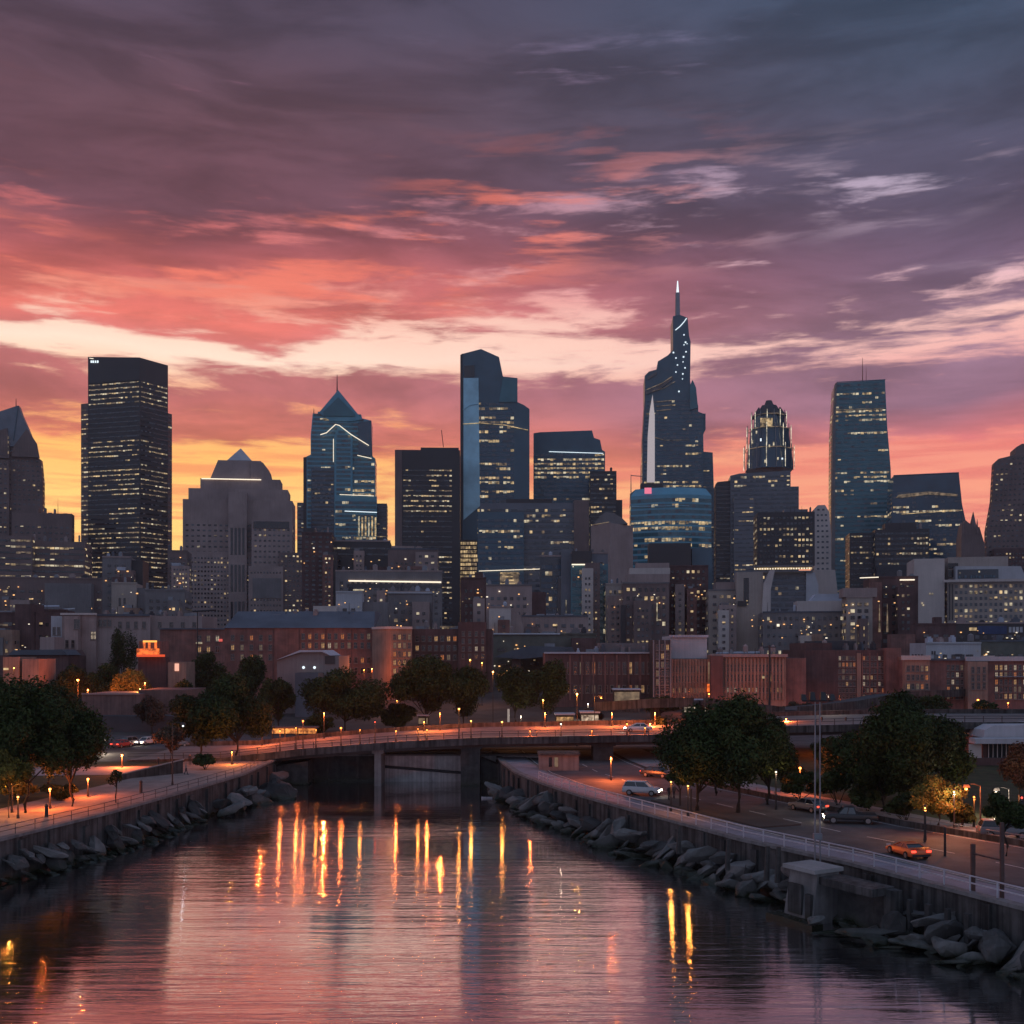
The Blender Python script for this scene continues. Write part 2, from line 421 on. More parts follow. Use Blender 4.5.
# ------------------------------------------------------------------ buildings
class Bld:
    """one building: an Empty at its base that parents body masses, window rows, roofs and masts"""
    def __init__(self, name, label, cat, px, D, group=None, seed=0, depth=30.0, rot=True):
        self.D = D; self.depth = depth; self.rnd = random.Random(seed * 7919 + int(px * 3) + int(D))
        self.g = gh(D) - 0.6
        self.root = thing(name, label, cat, (X(px, D), D, self.g), group)
        self.rows = 0
        if rot and D > 430: self.root.rotation_euler = (0, 0, -.55 * math.atan2(X(px, D), D))
    # --- window rows -------------------------------------------------------
    def _cells(self, w):
        rnd = self.rnd
        n = w['n']; p = w['p']; out = []
        cur = rnd.random() < p
        for k in range(n):
            if rnd.random() < w.get('flip', 0.35): cur = rnd.random() < p
            if not cur: out.append(4 if rnd.random() < w.get('blind', .28) else 0)
            else: out.append(rnd.choices((1, 2, 3), w.get('mix', (5, 3, 2)))[0])
        return out
    def _strip(self, mb, a0, b0, a1, b1, nrm, spec, p):
        """quad strip between bottom edge a0-b0 and top edge a1-b1, cut into cells"""
        a0, b0, a1, b1 = map(Vector, (a0, b0, a1, b1))
        off = Vector((nrm[0], nrm[1], 0)).normalized() * spec.get('proud', 0.15)
        L = (b0 - a0).length
        mg = spec.get('margin', 1.0)
        if L < 2 * mg + 1.0: return
        cw = spec.get('cw', 3.0); gap = spec.get('gap', 0.0)
        n = max(1, int((L - 2 * mg) / cw + 0.5))
        cells = self._cells(dict(n=n, p=p, mix=spec.get('mix', (4, 3, 3)), flip=spec.get('flip', 0.35), blind=spec.get('blind', .28)))
        t0 = mg / L; dt = (1 - 2 * t0) / n
        k = 0
        while k < n:
            k2 = k + 1
            if gap <= 0:
                while k2 < n and cells[k2] == cells[k] and cells[k] in (0, 4): k2 += 1
            ta = t0 + dt * (k + (gap / 2 if gap > 0 else (0.06 if cells[k] in (1, 2, 3) else 0))); tb = t0 + dt * (k2 - (gap / 2 if gap > 0 else (0.06 if cells[k] in (1, 2, 3) else 0)))
            lo = 0.0 if cells[k] == 0 else self.rnd.choice((0.0, 0.0, .2, .45))
            pa, pb, qa, qb = a0.lerp(b0, ta), a0.lerp(b0, tb), a1.lerp(b1, ta), a1.lerp(b1, tb)
            mb.face([pa.lerp(qa, lo) + off, pb.lerp(qb, lo) + off, qb + off, qa + off], cells[k])
            if lo > 0: mb.face([pa + off, pb + off, pb.lerp(qb, lo) + off, pa.lerp(qa, lo) + off], 0)
            k = k2
    def _floors(self, zb, zt, spec):
        fh = spec.get('fh', 4.0); wh = spec.get('wh', 2.2); sill = spec.get('sill', 1.0)
        z = zb + spec.get('z0', 0.0); zt = zt - spec.get('ztop', 2.0)
        dark = [(Z(b, self.D), Z(a, self.D)) for a, b in spec.get('dark', [])]
        hot = [(Z(b, self.D), Z(a, self.D), p) for a, b, p in spec.get('hot', [])]
        skip = [(Z(b, self.D), Z(a, self.D)) for a, b in spec.get('skip', [])]
        while z + sill + wh < zt:
            zm = z + sill + wh / 2
            p = self.rnd.choice(spec.get('lit', (0.0, 0.05, 0.3, 0.7)))
            for a, b in dark:
                if a <= zm <= b: p = 0.0
            for a, b, q in hot:
                if a <= zm <= b: p = q
            if not any(a <= zm <= b for a, b in skip):
                yield z + sill, z + sill + wh, p
            z += fh
    def _emit(self, mb, spec):
        if not mb.f: return
        g = spec.get('glass', G_NAVY)
        self.rows += 1
        o = mb.obj(spec.get('name', 'window_row'), [g, L_WARM, L_WHITE, L_DIM, BLIND], self.root)
        return o
    # --- masses ------------------------------------------------------------
    def mass(self, part, foot, zt, mat, zb=None, top=None, win=None, roof=None):
        zb = self.g if zb is None else zb
        mb = MB(); mb.prism(foot, zb, zt, 0, top, mcap=1)
        o = mb.obj(part, [mat, roof or RF_DARK], self.root)
        if win:
            zmin = min(zt) if isinstance(zt, (list, tuple)) else zt
            tp = top or foot
            n = len(foot)
            for za, zc, p in self._floors(zb, zmin, win):
                row = MB()
                ta = (za - zb) / (zmin - zb); tc = (zc - zb) / (zmin - zb)
                for k in range(n):
                    k2 = (k + 1) % n
                    a = Vector(foot[k]); b = Vector(foot[k2]); a2 = Vector(tp[k]); b2 = Vector(tp[k2])
                    d = b - a; nrm = Vector((d.y, -d.x))
                    mid = (a + b) / 2
                    if nrm.length < 0.1 or nrm.normalized().dot(-mid.normalized()) < -0.06: continue
                    pa, pb = a.lerp(a2, ta), b.lerp(b2, ta); qa, qb = a.lerp(a2, tc), b.lerp(b2, tc)
                    sp = win
                    if 'side' in win and k in win['side']: sp = dict(win, **win['side'][k])
                    self._strip(row, (pa.x, pa.y, za), (pb.x, pb.y, za), (qa.x, qa.y, zc), (qb.x, qb.y, zc), nrm, sp, min(1, p * sp.get('pk', 1.0)))
                self._emit(row, win)
        return o
    def box(self, part, px0, px1, pyt, mat, pyb=None, dD=0.0, depth=None, win=None, roof=None):
        """box whose FRONT face spans px0..px1 at distance D+dD"""
        D = self.D + dD; depth = depth or self.depth
        x0, x1 = X(px0, D), X(px1, D)
        zb = None if pyb is None else Z(pyb, D)
        return self.mass(part, [(x0, D), (x1, D), (x1, D + depth), (x0, D + depth)], Z(pyt, D), mat, zb, None, win, roof)
    def slab(self, part, sil, mat, dD=0.0, depth=None, win=None):
        """extruded silhouette, sil = [(px, py)] any order round the outline"""
        D = self.D + dD; depth = depth or self.depth
        P = [(X(a, D), Z(b, D) if b is not None else self.g) for a, b in sil]
        ar = sum(P[i][0] * P[(i + 1) % len(P)][1] - P[(i + 1) % len(P)][0] * P[i][1] for i in range(len(P)))
        if ar < 0: P.reverse()
        mb = MB(); mb.extrude(P, D, depth)
        o = mb.obj(part, mat, self.root)
        if win:
            zs = [p[1] for p in P]
            def span(z):
                xs = []
                for i in range(len(P)):
                    (xa, za), (xb, zb) = P[i], P[(i + 1) % len(P)]
                    if (za - z) * (zb - z) < 0: xs.append(xa + (xb - xa) * (z - za) / (zb - za))
                return (min(xs), max(xs)) if len(xs) >= 2 else None
            for za, zc, p in self._floors(min(zs), max(zs), win):
                s0, s1 = span(za), span(zc)
                if not s0 or not s1: continue
                x0, x1 = max(s0[0], s1[0]), min(s0[1], s1[1])
                row = MB()
                self._strip(row, (x0, D, za), (x1, D, za), (x0, D, zc), (x1, D, zc), (0, -1), win, p)
                if x1 < 0: self._strip(row, (s0[1], D, za), (s0[1], D + depth, za), (s1[1], D, zc), (s1[1], D + depth, zc), (1, 0), win, p)
                if x0 > 0: self._strip(row, (s0[0], D + depth, za), (s0[0], D, za), (s1[0], D + depth, zc), (s1[0], D, zc), (-1, 0), win, p)
                self._emit(row, win)
        return o
    def line(self, part, pts, r, mat, dD=-0.5):
        """tube through picture points at the building's distance"""
        D = self.D + dD
        mb = MB(); mb.tube([(X(a, D), D, Z(b, D)) for a, b in pts], r)
        return mb.obj(part, mat, self.root)
    def plate(self, part, px0, px1, py0, py1, mat, dD=0.0, thick=0.5):
        """thin panel standing proud of the front face"""
        D = self.D + dD
        mb = MB(); mb.box(X(px0, D), X(px1, D), D - thick, D - 0.02, Z(py1, D), Z(py0, D))
        return mb.obj(part, mat, self.root)
    def mast(self, px, py0, py1, r=0.6, mat=None, dD=10.0, part='mast', tip=None):
        D = self.D + dD
        mb = MB(); mb.tube([(X(px, D), D, Z(py1, D)), (X(px, D), D, Z(py0, D))], r, n=6, r2=r * 0.4)
        o = mb.obj(part, mat or DARKMET, self.root)
        return o
    def clutter(self, px0, px1, py, n=3, dD=3.0, h=(2, 5)):
        """parapet, stair heads, plant, tanks, ducts and thin masts on the roof"""
        D = self.D + dD; rnd = self.rnd; z = Z(py, self.D) - 0.05; u = self.D / 600.0
        n = int(n * 1.6 + 1)
        for k in range(n):
            a = px0 + (px1 - px0) * (k + 0.1 + 0.5 * rnd.random()) / n
            w = (px1 - px0) / n * (0.2 + 0.35 * rnd.random()); hh = rnd.uniform(*h) * max(.7, u)
            mb = MB(); x0, x1 = X(a, D), X(a + w, D); mt = rnd.choice([METAL, RF_SLATE, ST_GREY, RF_DARK, ST_MAUVE, RF_PALE]); kind = rnd.random()
            dd = rnd.uniform(0, 8)
            if kind < .55:
                mb.box(x0, x1, D + dd, D + dd + max(3.0, (x1 - x0)), z, z + hh)
                mb.box(x0 + 0.2 * (x1 - x0), x1 - 0.2 * (x1 - x0), D + dd + 0.5, D + dd + 2.2, z + hh, z + hh + 0.6)
                mb.obj('rooftop_unit', mt, self.root)
            elif kind < .72:
                r = max(.7, min(1.6, (x1 - x0) / 2)); mb.tube([(x0, D + 3, z + .8), (x0, D + 3, z + hh + .8)], r, n=9); mb.tube([(x0, D + 3, z + hh + .8), (x0, D + 3, z + hh + 1.4)], r, n=9, r2=.1)
                for s in (-.6, .6): mb.tube([(x0 + s * r, D + 2.6, z - .1), (x0 + s * r, D + 2.6, z + .9)], .1, n=4)
                mb.obj('water_tank', mt, self.root)
            elif kind < .88:
                mb.box(x0, x1 + 2, D + dd, D + dd + 1.0, z + .3, z + 1.1); mb.box(x0, x0 + .9, D + dd, D + dd + 1.0, z - .05, z + .3); mb.box(x1 + 1.1, x1 + 2, D + dd, D + dd + 1.0, z - .05, z + .3)
                mb.obj('duct', METAL, self.root)
            else:
                mb.tube([(x0, D + 2, z), (x0, D + 2, z + hh * 2.2)], .16 * max(1, u), n=5, r2=.06); mb.obj('roof_mast', DARKMET, self.root)
    def lights(self, px0, px1, py0, py1, n, dD=0.0, mats=None):
        """small lamps and signs fixed to the front wall"""
        D = self.D + dD; rnd = self.rnd; u = self.D / F
        for k in range(n):
            a = rnd.uniform(px0, px1); c = rnd.uniform(py0, py1); x, z = X(a, D), Z(c, D); s = u * rnd.uniform(.35, .75)
            mb = MB(); mb.box(x - s * rnd.uniform(.7, 1.6), x + s, D - .5, D - .04, z - s * .7, z + s * .7)
            mb.obj('wall_lamp', rnd.choice(mats or [L_STRIP, L_WARM, L_WHITE, L_LAMP, L_LAMP]), self.root)

RIB = dict(fh=4.2, wh=1.25, sill=1.2, cw=3.2, gap=0.0, margin=0.8, lit=(0.0, 0.1, 0.35, 0.75, 0.9), glass=G_BLACK)
def W(**k):
    d = dict(RIB); d.update(k); return d
PUN = dict(fh=3.3, wh=1.4, sill=1.0, cw=2.5, gap=0.5, margin=1.2, lit=(0.03, 0.08, 0.14, 0.25), flip=0.8, glass=G_BLACK, mix=(4, 3, 3))
def PW(**k):
    d = dict(PUN); d.update(k); return d

SKY = 'towers of the far skyline'
MID = 'mid rise blocks in front of the skyline'
ROW = 'low buildings along the near streets'

# 1 crown tower cut by the left edge
b = Bld('office_tower', 'brown stone tower with a pale glass gabled crown, cut off by the left picture edge', 'tower', 5, 1000, SKY, 1, 12)
b.slab('wall', [(-30, None), (-30, 452), (-14, 446), (32, 446), (36, 458), (38, 458), (40, 480), (40, None)], ST_BROWN, win=PW(cw=4, fh=4.4, lit=(.05, .12, .2)))
b.slab('crown', [(-26, 446), (-14, 424), (0, 411.5), (16, 405), (17.5, 405), (20, 413), (25.5, 426), (33, 446)], S_SLATE, dD=-1.5, depth=10)
b.slab('gable', [(10, 456), (12, 446), (24, 428), (26, 430), (33.5, 442), (36, 456)], ST_BROWN, dD=-3, depth=3)
b.slab('gable', [(-30, 446), (-12, 434), (6, 428), (8, 446), (8, 458), (-30, 458)], ST_BROWN, dD=-3.4, depth=3)
b.slab('wall', [(-26, None), (-26, 460), (7, 460), (7, None)], ST_BROWN, dD=-6, depth=6, win=PW(cw=4, fh=4.4))
b.line('crown_rib', [(16.5, 405), (12, 440)], .4, S_NAVY, -2.2)
for k in range(4): b.plate('lit_window', 6.5, 7.6, 436 + k * 5, 438.5 + k * 5, L_DIM, -3.6)
b.mast(17, 398, 408, .5, dD=6)

b = Bld('office_block', 'low brown block stepping down beside the crown tower at the far left', 'building', 42, 960, SKY, 2, 14)
b.box('wall', 14, 70, 513, ST_BROWN, win=PW(cw=4.5, fh=5, wh=1.6, lit=(.02, .05, .5), ztop=8))
b.box('upper_storey', 24, 40, 508, ST_BROWN, pyb=513, dD=5)
b.clutter(42, 66, 513, 3)
b = Bld('office_block', 'wide dark office slab with rows of lit ribbon windows at the far left', 'building', 40, 860, SKY, 3, 40)
b.box('wall', -20, 82, 541, ST_BROWN, win=W(fh=4.6, wh=1.6, lit=(.25, .5, .8), cw=3.6, glass=G_BLACK, mix=(4, 4, 3)))
b.box('wall', -20, 30, 536, ST_BROWN, dD=-9, depth=9, win=W(fh=4.6, wh=1.5, lit=(.1, .4, .7), cw=3.6))
b.clutter(34, 80, 541, 4, h=(1.5, 4))

# 2 big dark tower
D = 1000
b = Bld('office_tower', 'broad black tower with lit ribbon windows on two faces and a flat crown', 'tower', 126, D, SKY, 4, 40, rot=False)
f4 = [(X(88, 1000), 1000), (X(140, 985), 985), (X(168, 1012), 1012), (X(124, 1036), 1036)]
w4 = W(fh=4.35, wh=1.25, cw=2.4, lit=(.6, .75, .9), mix=(4, 3, 5), flip=.35, dark=[(356, 383), (408, 440), (496, 508)], hot=[(384, 408, .95), (440, 460, .7), (460, 470, .15), (470, 496, .9), (509, 520, .25)], skip=[(356, 383)], side={1: dict(pk=.85, mix=(1, 2, 5))})
zt = Z(362, D)
b.mass('wall', f4, zt, S_BLACK, win=w4)
mb = MB(); cf = [(X(88, 999.5), 999.4), (X(140, 985), 984.4), (X(140, 985), 986.4), (X(88, 1000), 1001.4)]
mb.prism(cf, Z(384, D), [Z(357, D), Z(362, D), Z(362, D), Z(357, D)])
mb.obj('crown_screen', S_BLACK, b.root)
b.mass('wing', [(X(81, 1004), 1004), (X(89, 1001), 1001), (X(112, 1030), 1030), (X(104, 1034), 1034)], Z(403, D), ST_BROWN, win=W(fh=4.35, wh=1.4, cw=2.6, lit=(.5, .8, .9), margin=.5))
b.mass('wing', [(X(164, 1008.6), 1008.6), (X(172, 1018), 1018), (X(150, 1036), 1036), (X(140, 1030), 1030)], Z(410, D), ST_BROWN, win=W(fh=4.35, wh=1.4, cw=2.6, lit=(.1, .3), margin=.4))
b.line('crown_light', [(89.5, 358.2), (101, 359.8)], .3, L_STRIP, -2)
mb = MB()
for k, (a, c) in enumerate([(91.6, .8), (93.6, 1.1), (95.8, .7), (98.0, 1.0)]):
    x = X(a, 996.5); z = Z(361.8, 996.5)
    mb.box(x - c * .8, x + c * .5, 995.8, 996.3, z - 1.0, z + 1.0)
mb.obj('crown_sign', L_STRIPC, b.root)

# 3 stepped masonry block with pyramid
D = 900
b = Bld('stepped_tower', 'stepped mauve stone block topped by a small white pyramid', 'tower', 242, D, SKY, 5, 44)
wp = PW(cw=2.6, fh=3.6, lit=(.04, .10, .2, .35))
b.box('wall', 184, 302, 552, ST_MAUVE, win=wp)
b.box('wall', 185, 292, 500, ST_MAUVE, dD=3, depth=38, win=PW(cw=4.4, fh=4.4, lit=(.02, .05, .1), skip=[(500, 522)]))
b.box('upper_storey', 191, 288, 489, ST_MAUVE, pyb=500, dD=6, depth=32)
b.box('upper_storey', 203, 281, 479, ST_MAUVE, pyb=489, dD=9, depth=26)
b.line('cornice_light', [(204, 479.4), (262, 479.4)], .45, L_STRIP, 8)
D8 = D + 11
b.mass('crown', [(X(213, D8), D8), (X(271, D8), D8), (X(271, D8), D8 + 22), (X(213, D8), D8 + 22)], Z(460, D8), ST_MAUVE, zb=Z(479, D8),
       top=[(X(220, D8), D8 + 3), (X(262, D8), D8 + 3), (X(262, D8), D8 + 20), (X(220, D8), D8 + 20)])
b.slab('crown', [(252, 479), (252, 462), (264, 462), (270, 470), (272, 479)], ST_MAUVE, dD=9.6, depth=22)
px = [(X(229, D8), D8 + 3.2), (X(253, D8), D8 + 3.2), (X(253, D8), D8 + 20), (X(229, D8), D8 + 20)]
ap = (X(241, D8), D8 + 11)
b.mass('pyramid_roof', px, Z(446, D8), ST_WHITE, zb=Z(459.8, D8), top=[ap, (ap[0] + .1, ap[1]), (ap[0] + .1, ap[1] + .1), (ap[0], ap[1] + .1)], roof=ST_WHITE)
b.box('wing', 228, 246, 492, ST_MAUVE, dD=-4, depth=8, win=PW(cw=3, fh=30, wh=22, lit=(.0,), ztop=4, gap=.4, z0=26))
b.box('wing', 250, 290, 520, ST_MAUVE, dD=-8, depth=10, win=PW(cw=4, fh=4.4, lit=(.04, .1, .25), skip=[(518, 530)]))
b.plate('louvre_panel', 252, 287, 521, 528, G_BLACK, -8)
b.box('wing', 246, 280, 566, ST_MAUVE, dD=-14, depth=8, win=PW(fh=4.4, lit=(.0, .1), skip=[(575, 600)]))
b.plate('blank_panel', 250, 278, 578, 598, ST_GREY, -14)
b.box('wing', 276, 302, 552, ST_BROWN, dD=-12, depth=14, win=PW(fh=4.0, cw=3.2, lit=(.1, .3, .4)))

# 4 blue glass gabled tower
D = 1100
b = Bld('glass_tower', 'blue glass tower with a pointed gabled roof and a thin mast', 'tower', 340, D, SKY, 6, 36)
wt = W(fh=4.4, wh=2.6, sill=.9, cw=3.4, lit=(.0, .03, .1), glass=G_TEAL, mix=(2, 5, 3))
b.slab('wall', [(307, None), (307, 457), (311, 455), (311, 436), (313, 414), (318, 414), (318, 412), (361, 414), (362, 418), (371, 420), (371, 455), (375, 458), (375, None)], S_BLUE, win=dict(wt, hot=[(488, 496, .45)]))
b.slab('gable_roof', [(319, 413), (338, 390), (362, 419), (352, 421), (330, 421)], S_BLUE, dD=-1.2, depth=34)
b.slab('gable_roof', [(323, 412.5), (338, 397), (355, 414), (354, 416), (324, 416)], S_TEAL, dD=-2.2, depth=1.2)
b.slab('wing', [(358, 455), (358, 422), (371, 420), (372, 455)], G_NAVY, dD=-2, depth=16)
b.slab('wing', [(304, None), (304, 458), (311, 456), (311, None)], S_BLACK, dD=2, depth=26)
b.slab('setback', [(311, None), (311, 468), (334, 468), (334, None)], G_NAVY, dD=-5, depth=6, win=W(fh=4.4, wh=2, cw=2.6, lit=(.02, .1, .3), glass=G_BLACK, flip=.8))
b.slab('setback', [(334, None), (334, 496), (376, 496), (376, None)], S_BLUE, dD=-6, depth=6, win=dict(wt, lit=(.0, .05, .15), hot=[(496, 501, .7)]))
b.slab('gable_bay', [(334, 496), (334, 436), (338, 425), (352, 434), (352, 496)], S_BLUE, dD=-5, depth=5, win=dict(wt, cw=2.6, lit=(0, .1, .2), margin=2))
b.line('gable_light', [(320, 435), (326, 433), (335, 424.5), (339, 425.5), (350, 434), (368, 445)], .42, L_STRIP, -6.5)
b.line('mullion_light', [(333, 439), (333, 462)], .3, L_STRIP, -5.6)
b.line('ledge_light', [(357, 455), (371, 458)], .35, L_STRIP, -2.8)
b.line('ledge_light', [(339, 494.5), (373, 495.5)], .3, L_STRIP, -6.8)
b.line('ledge_light', [(344, 511), (376, 512)], .4, L_STRIPC, -6.8)
for k in range(6):
    b.plate('lit_bay', 357.5 + k * 3.3, 359.0 + k * 3.3, 516 + (k % 2), 536, L_WARM if k % 3 else L_WHITE, -6.2)
b.mast(338, 375, 392, .7)
b.mast(315, 409, 415, .5); b.mast(372.5, 452, 459, .7)
b.box('podium', 298, 387, 503, S_GREY, dD=4, depth=30, win=W(lit=(0, .05, .2), glass=G_GREY))

# 5 dark ribbon tower
b = Bld('office_tower', 'squat dark tower with dashes of lit ribbon windows, left of the tall blue tower', 'tower', 428, 950, SKY, 7, 36)
w5 = W(fh=4.4, wh=1.3, cw=2.2, lit=(.05, .3, .5, .65), flip=.5, skip=[(446, 470)], margin=7, dark=[(536, 552)], hot=[(500, 512, .9)])
b.box('wall', 395, 460, 450, S_BLACK, win=w5)
b.box('corner_pier', 395, 402, 450.5, ST_BROWN, dD=-.8, depth=10)
b.box('penthouse', 421, 459, 447.5, S_BLACK, pyb=450, dD=6, depth=20)
b.line('roof_antenna', [(444, 447), (442, 430)], .35, DARKMET, 12)

# 6 tall stepped blue tower
D = 1000
b = Bld('glass_tower', 'tall dark blue glass tower with a stepped right shoulder and a pale reflecting left face', 'tower', 495, D, SKY, 8, 40)
w6 = W(fh=4.2, wh=2.4, sill=.9, cw=3.4, lit=(.0, .1, .35, .6), glass=G_NAVY, flip=.3, mix=(5, 3, 2), skip=[(350, 402)], hot=[(402, 420, .35), (420, 426, .85), (474, 486, .8), (486, 500, .35)], dark=[(402, 419)])
sil = [(462, None), (462, 354), (481, 349), (499, 357), (503, 376.5), (517.5, 378), (517.5, 402), (524, 405), (529.5, 409), (529.5, None)]
b.slab('wall', sil, S_NAVY, win=dict(w6, margin=14))
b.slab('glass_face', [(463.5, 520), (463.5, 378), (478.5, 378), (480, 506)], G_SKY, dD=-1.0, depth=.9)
b.slab('crown_louvre', [(464, 378), (464, 366), (474.5, 365), (474.5, 377)], G_BLACK, dD=-1.0, depth=.9)
b.slab('edge_fin', [(460.3, None), (460.3, 355), (462.6, 353.5), (462.6, None)], S_BLACK, dD=-.5, depth=20)
b.slab('shoulder', [(499, 402), (503, 377), (517, 378.5), (517, 402)], S_TEAL, dD=-.8, depth=.7)
b.plate('lit_base', 459.5, 477, 540, 579, S_BLACK, -2, 1.5)
mb = MB(); R = random.Random(4)
for k in range(9):
    z = Z(542 + k * 4.2, 996)
    x = X(460.5, 996)
    while x < X(476.5, 996):
        wdt = R.uniform(1.2, 2.6)
        mb.box(x, x + wdt, 995.9, 996.3, z - 2.4, z, 0 if R.random() < .7 else 1); x += wdt + .35
mb.obj('lit_window_wall', [L_WARM, L_DIM], b.root)
b.line('ledge_light', [(463, 424), (480, 423), (505, 425), (528, 430)], .3, L_WARM, -1.4)
b.line('ledge_light', [(463, 410), (470, 405), (478, 404)], .3, G_SKY, -1.4)

# 7 grey blue tower with rounded shoulder, and its low neighbour
b = Bld('glass_tower', 'grey blue tower with a notched right shoulder, between the tall blue tower and the spire', 'tower', 570, 1050, SKY, 9, 36)
b.slab('wall', [(533.5, None), (533.5, 433), (540, 432), (592, 430.5), (594, 438), (600, 440), (602, 450), (605, 452), (605, None)], S_NAVY, win=W(fh=4.2, wh=2.2, cw=3.0, lit=(.1, .5, .7), glass=G_NAVY, skip=[(430, 452)], hot=[(456, 475, .85)], dark=[(480, 498)]))
b.line('ledge_light', [(549, 451.5), (603, 453.5)], .3, L_STRIPC, -.6)
b = Bld('office_block', 'flat topped block tucked against the notched grey blue tower', 'building', 604, 1010, SKY, 10, 30)
b.box('wall', 590, 616.5, 471, S_BLACK, win=W(fh=4.2, wh=1.8, lit=(.0, .1, .4), cw=2.4, flip=.7))
b.clutter(594, 614, 471, 2, h=(1, 3))
b.box('wing', 616, 622, 500, S_BLACK, dD=5)

# 8 front glass hall in front of tall blue tower
D = 800
b = Bld('glass_office', 'wide grey curtain wall block in front of the tall blue tower', 'building', 524, D, SKY, 11, 34)
w8 = W(fh=3.9, wh=2.0, sill=.8, cw=2.2, lit=(.0, .05, .15, .3), glass=G_GREY, flip=.6, mix=(2, 4, 5), hot=[(527, 534, .5), (505, 512, .3)])
b.box('wall', 480, 588, 503, S_GREY, win=w8)
b.box('wall', 478, 524, 512, S_NAVY, dD=-4, depth=6, win=dict(w8, glass=G_NAVY))
b.box('penthouse', 506, 552, 499, S_BLACK, pyb=503, dD=8, depth=14)
b.plate('lit_window_wall', 500, 519, 572, 589, L_DIM, -4.3, .4)
for k in range(5):
    b.line('lit_floor', [(500.5 + (k % 3) * 2, 573 + k * 3.6), (518 - (k * 5 % 6), 573 + k * 3.6)], .45, L_WARM, -5)
b.line('ledge_light', [(479, 571), (540, 569)], .25, L_STRIP, -4.8)
b.box('core', 574, 589, 500, ST_BROWN, dD=-2, depth=20)

# 9 spire tower
D = 1250
b = Bld('spire_tower', 'tallest dark glass tower with a slanting crown and a lit spire', 'tower', 676, D, SKY, 12, 44)
w9 = W(fh=4.6, wh=2.3, cw=3.6, lit=(.0, .15, .4, .6), glass=G_NAVY, flip=.5, margin=2, skip=[(270, 398)], hot=[(398, 412, .10), (412, 442, .03), (485, 494, .6)], mix=(5, 3, 3))
b.slab('wall', [(642, None), (642.5, 440), (645, 400), (645, 375), (649, 371), (657, 369), (658, 361), (668, 355), (673, 350), (673, 316), (680, 315), (687.5, 318), (689, 336), (690.5, 342), (690, 382), (692, 400), (698, 406), (698, 412), (703, 414), (703, None)], S_NAVY, win=w9)
b.slab('fin', [(690, 410), (690, 386), (692.5, 380), (696, 388), (698, 408)], S_TEAL, dD=-2.0, depth=22)
b.slab('wing', [(702, None), (702, 414), (705, 414), (705, 430), (702.6, 434), (703, 452), (712, 453), (713.5, 500), (713.5, None)], S_NAVY, dD=4, depth=32, win=W(fh=4.6, lit=(0, .1, .2), cw=3.4, glass=G_NAVY, skip=[(410, 455)]))
b.slab('light_fin', [(647.2, 482), (648.0, 436), (650, 410), (652.8, 394), (655, 416), (655, 482)], L_STRIPV, dD=-1.2, depth=1)
b.slab('crown_ledge', [(646, 394), (646, 391), (660, 384.5), (673, 376), (673, 379), (661, 388)], ST_GREY, dD=-1.4, depth=1.3)
b.line('crown_light', [(646, 389.5), (662, 383), (672, 376.5)], .4, L_DIM, -2.6)
b.line('crown_light', [(652, 391), (664, 388), (675, 381.5)], .3, L_DIM, -1.6)
b.slab('crown_ledge', [(648, 379), (648, 376), (657, 371), (657, 374)], ST_GREY, dD=-1.2, depth=1.1)
b.line('crown_light', [(675.5, 330), (680, 326.5), (684, 322), (686.5, 318.5)], .5, L_STRIPC)
mb = MB(); R = random.Random(9)
for (a, c) in [(676, 358), (677.5, 365), (684, 345), (685.5, 342.5), (687, 344), (686, 352), (683.5, 357), (683, 362), (685, 368), (682.8, 374), (682.5, 379), (676, 372), (679, 391.5), (684, 335), (673.5, 352.5)]:
    x, z = X(a, D - .7), Z(c, D - .7); s = R.uniform(.5, .9); mb.box(x - s, x + s, D - .9, D - .6, z - s, z + s)
mb.obj('crown_lamp', L_STRIPC, b.root)['kind'] = 'stuff'
D10 = D + 14
mb = MB(); mb.tube([(X(676.6, D10), D10, Z(317, D10)), (X(676.6, D10), D10, Z(293, D10))], 2.9, n=10, r2=2.5)
sp_ = mb.obj('spire', METAL, b.root)
mb = MB(); mb.tube([(X(676.6, D10), D10, Z(293, D10)), (X(676.6, D10), D10, Z(281, D10))], 1.5, n=8, r2=.5)
mb.obj('spire_light', L_STRIPC, sp_, off=wloc(b.root))
for k in range(3):
    b.line('lit_floor', [(657, 401.5 + k * 4.5), (675 - k * 2, 400.0 + k * 4.6)], .3, L_DIM, -.8)
b.line('ledge_light', [(655, 437), (665, 440), (690, 440)], .25, L_DIM, -.9)

# 10 curved blue glass block before it
D = 900
b = Bld('glass_office', 'curved pale blue glass block at the foot of the spire tower', 'building', 671, D, SKY, 13, 36)
n = 12; foot = []
for k in range(n + 1):
    t = k / n; a = 631 + 80 * t
    foot.append((X(a, D), D - 10 * math.sin(math.pi * t)))
foot += [(X(711, D), D + 34), (X(631, D), D + 34)]
w10 = W(fh=4.6, wh=2.9, sill=.9, cw=2.4, margin=.05, lit=(.02, .05, .35), glass=G_TEAL, flip=.25, mix=(6, 3, 2), hot=[(520, 532, .9), (538, 548, .5), (484, 512, .12)])
b.mass('wall', foot, Z(496, D), S_BLUE, win=w10, roof=S_TEAL)
b.mass('roof', foot, Z(488, D), S_BLUE, zb=Z(496, D), top=[(x * .995 + .005 * X(671, D) + (0 if i > n else (X(671, D) - x) * .12), y + (6 if i <= n else -4)) for i, (x, y) in enumerate(foot)], roof=S_TEAL)
b.line('ledge_light', [(633, 506), (652, 506), (671, 506), (690, 506)], .25, G_SKY, -10.5)
b.box('plant_room', 640, 662, 483, S_BLACK, pyb=488, dD=8, depth=12)
b.plate('lit_screen', 645.5, 652.5, 487.5, 493.5, L_PINK, -8.5)
